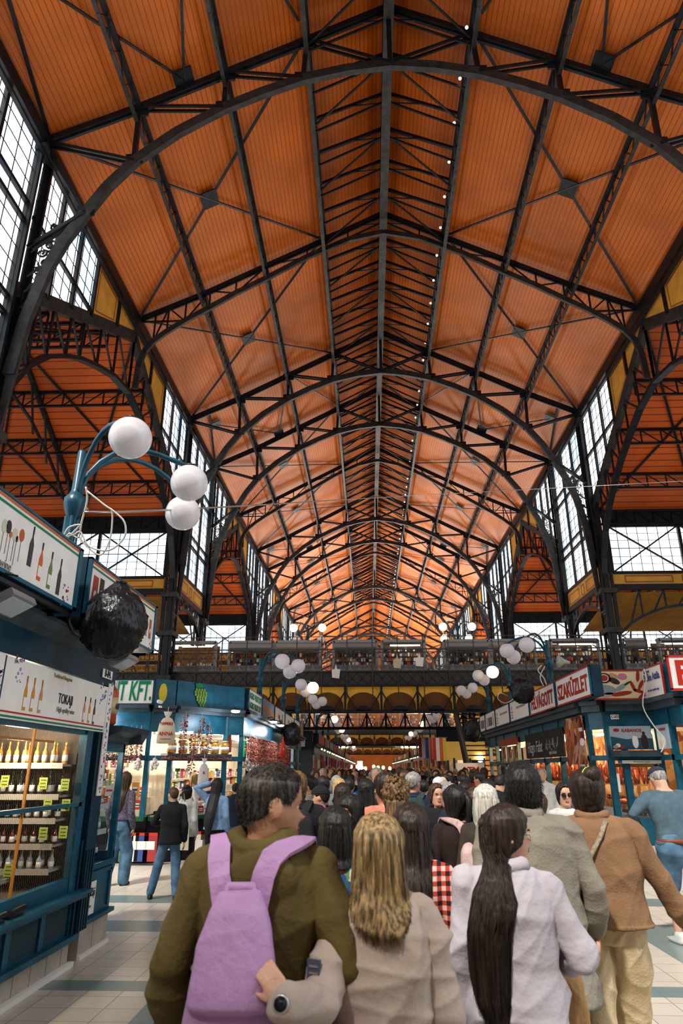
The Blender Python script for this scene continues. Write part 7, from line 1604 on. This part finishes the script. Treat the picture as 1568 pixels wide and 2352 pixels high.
# 6. man in blue-grey sweater bending to the window, denim shorts
loc, h = at(1463, 1783, 7.3); loc = (loc[0] + .25, loc[1] - .35, 0)
o6, H6, J6, *_ = person(loc, 1.80, W_(12), 'stout man in a blue-grey sweater, denim shorts and cap leaning to the shop window', 'fair', 'm', 1.42, ('short', 'grey'), cloth('slate_blue', (.085, .135, .17)), 'tight', DEN(), 'shorts', mat('shoe_white', (.6, .6, .58), .5), q=1, seed=6, lean=.30, nod=W_(-25), legs={1: (.16, -.1, 0), -1: (-.12, .1, 0)}, arms={1: dict(w=(.34, .24, 1.08), hint=(1, -.6, -.2)), -1: dict(w=(-.3, .2, 1.1), hint=(-1, -.5, 0))}, hem=.98, legw=1.1, fold=.006)
cap_hat(o6, H6, cloth('cap_navy', (.03, .04, .06)), 0)
q = S().use(cloth('belt', (.22, .06, .03), rough=.5)); q.lathe([(.965, .2), (1.005, .2)], (0, 0, 0), 28); bo = q.build('belt', parent=o6); bo.scale = (1.32, .86, 1)
# middle distance people ------------------------------------------------
def P(u, v, D, face, label, **kw):
    loc, h = at(u, v, D); hh = max(1.5, min(1.9, h)); return person(loc, hh, W_(face), label, q=kw.pop('q', 1), **kw)
blk = lambda: cloth('black', (.012, .012, .015)); nav = lambda: cloth('navy', (.015, .025, .05)); wht = lambda: cloth('white', (.6, .58, .56)); gry = lambda: cloth('midgrey', (.16, .16, .17)); 
flo = patch_mat('floral', [(.02, .03, .06), (.03, .08, .25), (.1, .25, .08), (.55, .25, .2), (.6, .5, .4), (.03, .12, .15), (.5, .12, .1)], 22)
P(770, 1858, 3.0, 4, 'woman with a black bob in a bright floral shirt, between the olive and cream jackets', skin='mid', sex='f', hair=('bob', 'black'), top=flo, topk='shirt', seed=11, strands=120, hem=.8, build=1.1)
P(942, 1852, 2.75, -8, 'woman with wavy dark red-brown hair in a red plaid shirt', skin='mid', sex='f', hair=('long', 'dark'), top=plaid_mat('plaid'), topk='shirt', seed=12, strands=160, hem=.8, build=1.15)
P(806, 1828, 3.9, 160, 'woman with dark hair and sunglasses on her head facing the camera', skin='mid', sex='f', hair=('fringe', 'black'), top=blk(), seed=13, showface=True, turn=W_(-15))
ob, Hb, *_ = P(682, 1776, 4.9, 6, 'man in a black padded jacket and jeans carrying a black backpack', skin='fair', sex='m', build=1.15, hair=('full', 'lightbrown'), top=blk(), seed=14, legs='walk'); backpack(ob, cloth('bp_black', (.018, .018, .02)), 'black backpack with a turquoise cord worn in front of the fruit stall', .32, .5, .2, .95, -.14, trim=mat('cord_teal', (.0, .4, .4), .5))
oc, Hc, *_ = P(738, 1806, 6.0, 40, 'young man in a black baseball cap and navy hoodie, face turned left', skin='fair', sex='m', hair=('short', 'dark'), top=nav(), topk='hoodie', seed=15, showface=True, turn=W_(40)); cap_hat(oc, Hc, blk())
P(712, 1782, 7.5, 30, 'dark-haired man in profile with a grey shirt near the wrapped speaker', skin='fair', sex='m', hair=('short', 'black'), top=gry(), seed=16, showface=True, turn=W_(45))
ob, *_ = P(742, 1783, 8.2, 10, 'man with a black skeletal-print rucksack in the middle of the aisle', skin='fair', sex='m', hair=('short', 'black'), top=blk(), seed=17, turn=W_(30)); backpack(ob, gry(), 'black rucksack with pale print further up the aisle', .3, .45, .16, 1.0)
P(779, 1790, 9, 0, 'fair-haired person in a dark top in the middle of the crowd', skin='fair', sex='f', hair=('bob', 'gold'), top=blk(), seed=18)
P(802, 1788, 9.5, 0, 'man wearing a bright blue hooded jacket ahead in the aisle', skin='mid', sex='m', hair=('short', 'black'), top=cloth('bright_blue', (.02, .14, .42)), topk='hoodie', seed=19)
P(786, 1802, 5.8, 0, 'woman with long dark hair and bare shoulders ahead in the aisle', skin='pale', sex='f', hair=('long', 'dark'), top=cloth('pale_top', (.55, .5, .5)), topk='tight', sleeves='short', seed=20)
P(840, 1792, 6.8, 0, 'woman with long dark hair in a white blouse ahead in the aisle', skin='fair', sex='f', hair=('long', 'black'), top=wht(), topk='shirt', seed=21)
ob, *_ = P(888, 1778, 4.8, 20, 'man in a salmon pink T-shirt with a dark shoulder strap', skin='mid', sex='m', build=1.15, hair=('full', 'dark'), top=cloth('salmon', (.58, .22, .15)), topk='shirt', sleeves='short', seed=22, turn=W_(30), showface=True)
q = S().use(nav()); q.tube([(.10, -.03, 1.50), (.02, -.14, 1.40), (-.1, -.17, 1.22), (-.2, -.1, 1.05)], .024, 8, flat=.4); q.build('bag_strap', parent=ob)
P(908, 1790, 4.0, -5, 'woman with curly light brown tied hair in a dark checked jacket', skin='fair', sex='f', hair=('curly', 'lightbrown'), top=cloth('dark_check', (.03, .025, .04)), seed=23, strands=60)
P(868, 1862, 6.2, 0, 'small person with an orange hood near the man in salmon', skin='fair', sex='f', hair=('short', 'brown'), top=cloth('orange', (.7, .13, .01)), topk='hoodie', seed=24)
ob, *_ = P(946, 1774, 7.6, 0, 'grey-haired man in a navy sweater with a dark green backpack', skin='rosy', sex='m', build=1.15, hair=('short', 'grey'), top=nav(), seed=25, turn=W_(-40)); backpack(ob, cloth('bp_green', (.03, .055, .06)), 'dark green backpack with a small white logo', .32, .46, .16, 1.0); 
P(925, 1783, 8.6, 0, 'balding man with a light brown beard ahead of the grey-haired man', skin='rosy', sex='m', hair=('receding', 'brown'), top=gry(), seed=26, turn=W_(-50), showface=True)
P(1000, 1802, 7.0, 175, 'woman with red-brown short hair walking towards the camera', skin='fair', sex='f', hair=('full', 'brown'), top=blk(), seed=27, showface=True, turn=W_(20))
P(1020, 1796, 6.4, 178, 'older man with grey hair and white beard in a navy coat facing the camera', skin='rosy', sex='m', build=1.1, hair=('short', 'grey'), top=nav(), topk='coat', seed=28, showface=True, hem=.75)
P(1034, 1800, 5.6, 60, 'grey-haired person partly hidden behind the woman with the pink rucksack', skin='rosy', sex='m', hair=('short', 'grey'), top=nav(), seed=29)
ob, Hb, *_ = P(1048, 1808, 4.3, 6, 'woman with a low dark ponytail in a wide-necked dark brown top', skin='fair', sex='f', build=1.1, hair=('pony', 'black'), top=cloth('dkbrown', (.03, .016, .014)), topk='tight', seed=30, turn=W_(35), collar=False, showface=True, strands=0); backpack(ob, cloth('bp_pink', (.55, .38, .36), rough=.5), 'pale pink shiny rucksack worn by the woman with the dark ponytail', .26, .36, .13, .98, sx=.08)
P(1113, 1806, 4.2, -5, 'woman with fluffy white bobbed hair seen from behind', skin='fair', sex='f', hair=('bob', 'white'), top=cloth('dark_fur', (.05, .04, .03)), seed=31, strands=200)
P(1090, 1812, 5.2, 0, 'person with dark brown hair beside the white-haired woman', skin='fair', sex='f', hair=('full', 'brown'), top=blk(), seed=32)
P(972, 1792, 9.5, 0, 'man in black with close dark hair beyond the grey-haired man', skin='fair', sex='m', hair=('short', 'black'), top=blk(), seed=33)
oc, Hc, *_ = P(1006, 1786, 9.2, -10, 'person in a white cap beyond the bearded man', skin='fair', sex='m', hair=('short', 'grey'), top=gry(), seed=34); cap_hat(oc, Hc, wht(), 0)
P(1024, 1778, 10, 30, 'young man with dark hair and dark jacket by the right kiosks', skin='fair', sex='m', hair=('short', 'black'), top=blk(), seed=35, showface=True, turn=W_(100))
P(1062, 1780, 11, 60, 'man in a grey shirt standing at the cash machine', skin='fair', sex='m', hair=('short', 'black'), top=cloth('lightgrey', (.3, .3, .32)), seed=36, turn=W_(-30))
P(1066, 1798, 9, 0, 'dark-haired woman in a black coat near the cash machine', skin='fair', sex='f', hair=('long', 'black'), top=blk(), seed=37)
P(1142, 1777, 8.6, 60, 'man in a black jacket looking down by the butcher windows', skin='fair', sex='m', hair=('short', 'black'), top=blk(), topk='hoodie', seed=38, nod=W_(-25), turn=W_(-110), showface=True)
P(1118, 1790, 7.8, 30, 'dark-haired woman looking right toward the butcher windows', skin='fair', sex='f', hair=('short', 'black'), top=blk(), seed=39, turn=W_(-60))
P(1100, 1775, 11.5, 60, 'man in a mustard yellow shirt near the stairs', skin='mid', sex='m', hair=('short', 'black'), top=cloth('mustard', (.45, .25, .04)), seed=40)
ob, Hb, *_ = P(1178, 1818, 5.2, -10, 'person in a lime and grey jacket hidden behind the grey coat', skin='fair', sex='m', build=1.2, hair=('short', 'dark'), top=cloth('lime', (.45, .52, .10)), topk='hoodie', seed=41); backpack(ob, blk(), 'black and lime backpack behind the man in the grey coat', .3, .42, .15, 1.0, sh=.14)
P(1292, 1800, 5.9, 150, 'woman with short dark hair and sunglasses in a white top facing left', skin='fair', sex='f', hair=('full', 'black'), top=wht(), topk='shirt', seed=42, showface=True, glasses='sun', turn=W_(30))
P(1235, 1822, 6.5, 20, 'person in blue striped white shirt behind the man in the grey coat', skin='fair', sex='f', hair=('full', 'brown'), top=cloth('paleblue', (.42, .5, .6)), seed=43)
# by the left stall
loc = onz(262, 2035, 0); person((loc.x, loc.y, 0), 1.70, W_(-12), 'woman with long brown hair in a purple-grey cropped cardigan and wide jeans', 'fair', 'f', 1.0, ('long', 'brown'), cloth('heather', (.12, .10, .14), var=.5, vs=40), 'jacket', DEN(), q=1, seed=50, legs={1: (.1, .1, 0), -1: (-.14, -.1, 0)}, legw=1.55, hem=1.0, strands=80)
loc = onz(375, 2068, 0); person((loc.x, loc.y + .1, 0), 1.50, W_(15), 'boy with cropped hair in a black jacket and blue jeans striding left', 'fair', 'm', .92, ('buzz', 'brown'), blk(), 'jacket', DEN(), q=1, seed=51, legs={1: (.16, -.12, 0), -1: (-.26, .08, 0)}, turn=W_(30), showface=True, arms={-1: dict(w=(-.2, .35, 1.15), hint=(-1, -.5, -1), d=(0, .5, 1))}, legw=1.15)
p = dep(430, 1803, 11.6); ow, Hw, *_ = person((p.x, p.y, 0), p.z - .02, W_(-5), 'woman with a black topknot in a white hoodie with a cream tote bag', 'fair', 'f', 1.05, ('bun', 'black'), wht(), 'hoodie', blk(), q=1, seed=52, legs='stand')
s = empty('tote_bag', 'cream cotton tote bag hanging from the shoulder of the woman in the white hoodie', 'bag', xfp(ow, (-.02, -.19, .62)), 0); q = MB().use(M_LINEN); q.ext([(-.17, 0), (.17, 0), (.16, .4), (-.16, .4)], lambda u, v, w: (u, -w, v), .03); q.build('bag_body', parent=s); q = S().use(M_LINEN); q.tube([(-.1, 0, .38), (-.05, .0, .85), (.0, .08, .9), (.1, 0, .38)], .012, 6); q.build('bag_handle', parent=s); text_obj('bag_lettering', 'market', .07, M_INKG, s, (0, -.035, .15), TF)
p = dep(497, 1825, 11.3); person((p.x, p.y, 0), 1.60, W_(-8), 'woman in a light blue sweatshirt with long black hair, one hand raised to her head', 'fair', 'f', 1.05, ('verylong', 'black'), cloth('skyblue', (.22, .33, .50)), 'jacket', blk(), q=1, seed=53, arms={-1: dict(w=(-.12, -.02, 1.68), hint=(-1, -.3, .3), d=(.8, 0, .5), n=(0, -1, .3), curl=.8)}, legs='stand', hem=.92)
p = dep(437, 1782, 14.6); person((p.x - .1, 16.3, 0), 1.68, W_(110), 'blonde shop assistant in a white shirt behind the counter', 'fair', 'f', 1.0, ('pony', 'gold'), wht(), 'shirt', blk(), q=1, seed=54, showface=True, turn=W_(-170 + 40))
P(540, 1842, 12, 0, 'person in navy half hidden behind the man in the olive hoodie', skin='fair', sex='m', hair=('short', 'black'), top=nav(), seed=55)
for i, (u, v, yy, z, lab) in enumerate([(1058, 1668, 35.0, 4.0, 'person in a black jacket high on the stairs with a phone'), (1068, 1690, 34.0, 3.2, 'person in a khaki top standing on the stairs'), (1092, 1700, 33.5, 2.8, 'person in dark clothes on the stairs beside the wrapped speaker')]):
    p = ony(u, v, yy); person((4.85 + i * .45, 33.6 - i * .75, ((33.6 - i * .75 - 28.9) / .25) * .21 + .10), 1.7, W_(160), lab, 'fair', 'm', 1, ('short', 'black'), [blk(), cloth('khaki', (.12, .1, .05)), nav()][i], 'jacket', blk(), q=0, seed=56 + i, legs='stand')
# the distant crowd: a dozen originals, then copies with their clothes
base = []
bc = [('m', 'short', 'black', blk(), 'black jacket', 0), ('f', 'long', 'dark', blk(), 'black coat and long hair', 0), ('m', 'short', 'grey', nav(), 'navy jacket and grey hair', 0), ('f', 'bob', 'gold', gry(), 'grey top and fair hair', 0), ('m', 'short', 'brown', cloth('crowd_green', (.04, .07, .05)), 'dark green jacket', 0), ('f', 'bun', 'brown', cloth('crowd_red', (.25, .04, .03)), 'dark red top', 0), ('m', 'receding', 'grey', wht(), 'white shirt', 180), ('f', 'long', 'brown', cloth('crowd_tan', (.3, .2, .12)), 'tan jacket', 180), ('m', 'short', 'dark', blk(), 'black clothes, facing the camera', 180), ('f', 'full', 'dark', cloth('crowd_blue', (.04, .10, .2)), 'blue jacket', 180)]
cr = random.Random(5); spots = []; taken = [(o_.location.x, o_.location.y) for o_ in C.objects if o_.name.startswith('person')]
y = 10.5
while y < 70:
    n = 5 if y < 25 else 4
    for j in range(n):
        x = -2.0 + (5.6 if y > 15 else 4.2) * (j + cr.uniform(.1, .9)) / n; y_ = y + cr.uniform(-.3, .3)
        if all((x - a_) ** 2 + (y_ - b_) ** 2 > .36 for a_, b_ in spots + taken): spots.append((x, y_))
    y += .85 + (y - 10) * .035
for i, (x, y) in enumerate(spots):
    k = i % 10; sx_, hk, hc, tp, ds, fc_ = bc[k]; hh = cr.uniform(1.60, 1.80); lab = 'distant shopper in %s, %s' % (ds, 'deep in the crowd' if y > 24 else 'in the middle of the crowded aisle'); grp = 'distant shoppers in %s, %s' % (ds, 'far' if y > 24 else 'nearer')
    if i < 10: o, *_ = person((x, y, 0), hh, W_(fc_ + cr.uniform(-20, 20)), lab, ['fair', 'mid'][k % 2], sx_, 1.0, (hk, hc), tp, 'jacket', [DEN(), blk()][k % 2], q=0, seed=100 + i, group=grp); base.append(o)
    else: s_ = hh / 1.75; o = dup(base[k], (x, y, 0), W_(fc_ + cr.uniform(-25, 25)), lab, grp, s_)
# ================================================================== CAMERA, LIGHT
sc = bpy.context.scene
cd = bpy.data.cameras.new('camera'); cam = bpy.data.objects.new('camera', cd); C.objects.link(cam); sc.camera = cam
cd.sensor_fit = 'VERTICAL'; cd.sensor_height = 36; cd.sensor_width = 24; cd.lens = 24.0
cam.location = (0, 0, 1.75)
cam.rotation_euler = (math.radians(90 + 20.684), 0, math.radians(2.187))
cd.clip_start = .05; cd.clip_end = 400
cd.dof.use_dof = True; cd.dof.focus_distance = 9.; cd.dof.aperture_fstop = 3.4
w = bpy.data.worlds.new('sky'); sc.world = w; w.use_nodes = True; nt = w.node_tree; bg = nt.nodes['Background']
bg.inputs[0].default_value = (.86, .93, 1, 1); bg.inputs[1].default_value = 1.25
def sun(name, en, rx, rz, ang, col):
    l = bpy.data.lights.new(name, 'SUN'); l.energy = en; l.angle = math.radians(ang); l.color = col
    o = bpy.data.objects.new(name, l); C.objects.link(o); o.rotation_euler = (math.radians(rx), 0, math.radians(rz)); return o
sun('sun', 2.4, 40, -28, 4, (1, .95, .86))
def area(name, loc, rot, sx, sy, en, col=(1, .96, .9)):
    l = bpy.data.lights.new(name, 'AREA'); l.shape = 'RECTANGLE'; l.size = sx; l.size_y = sy; l.energy = en; l.color = col
    o = bpy.data.objects.new(name, l); C.objects.link(o); o.location = loc; o.rotation_euler = rot; return o
# unseen fill lights added to brighten the boarded ceiling from below
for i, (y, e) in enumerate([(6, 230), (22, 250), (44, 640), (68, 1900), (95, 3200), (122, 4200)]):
    for sx in (-1, 1): area('ceiling_fill', (hx(sx * 6.), y, 5.2), (PI, 0, 0), 3, 9, e, (1, .93, .85))
def point(name, loc, en, col, r=.1):
    l = bpy.data.lights.new(name, 'POINT'); l.energy = en; l.color = col; l.shadow_soft_size = r
    o = bpy.data.objects.new(name, l); C.objects.link(o); o.location = loc; return o
point('wine_kiosk_light', (-3.35, 5.2, 2.0), 28, (1, .86, .66)); point('wine_kiosk_light', (-3.35, 6.7, 2.0), 22, (1, .86, .66)); point('showcase_light', (-2.98, 8.0, 1.88), 4, (1, .9, .75), .03)
for x, y in ((-7, 15.5), (-5.4, 15.6)): point('fruit_stall_light', (x, y, 2.35), 55, (1, .93, .82))
for y in (17.2, 20, 23, 26): point('fruit_stall_light', (-3.6, y, 2.35), 60, (1, .93, .82))
for y in (15.6, 18.2, 21, 24, 27): point('butcher_light', (5.3, y, 2.35), 45, (1, .72, .42))
for x, y, z in ((-2.55, 17.5, 2.75), (-2.5, 21, 2.8), (-3.2, 15.6, 2.75), (-5.6, 14.6, 2.75)): point('sign_spot', (x, y, z), 14, (.85, .92, 1))
vs = sc.view_settings; vs.view_transform = 'Standard'; vs.look = 'Medium High Contrast'; vs.exposure = .47; vs.gamma = 1
try: vs.look = 'Medium High Contrast'
except Exception: pass
sc.cycles.use_denoising = True; sc.cycles.use_adaptive_sampling = True; sc.cycles.adaptive_threshold = .08
sc.cycles.max_bounces = 4; sc.cycles.diffuse_bounces = 2; sc.cycles.glossy_bounces = 2; sc.cycles.transparent_max_bounces = 6; sc.cycles.transmission_bounces = 3
sc.cycles.sample_clamp_indirect = 4; sc.cycles.caustics_reflective = False; sc.cycles.caustics_refractive = False
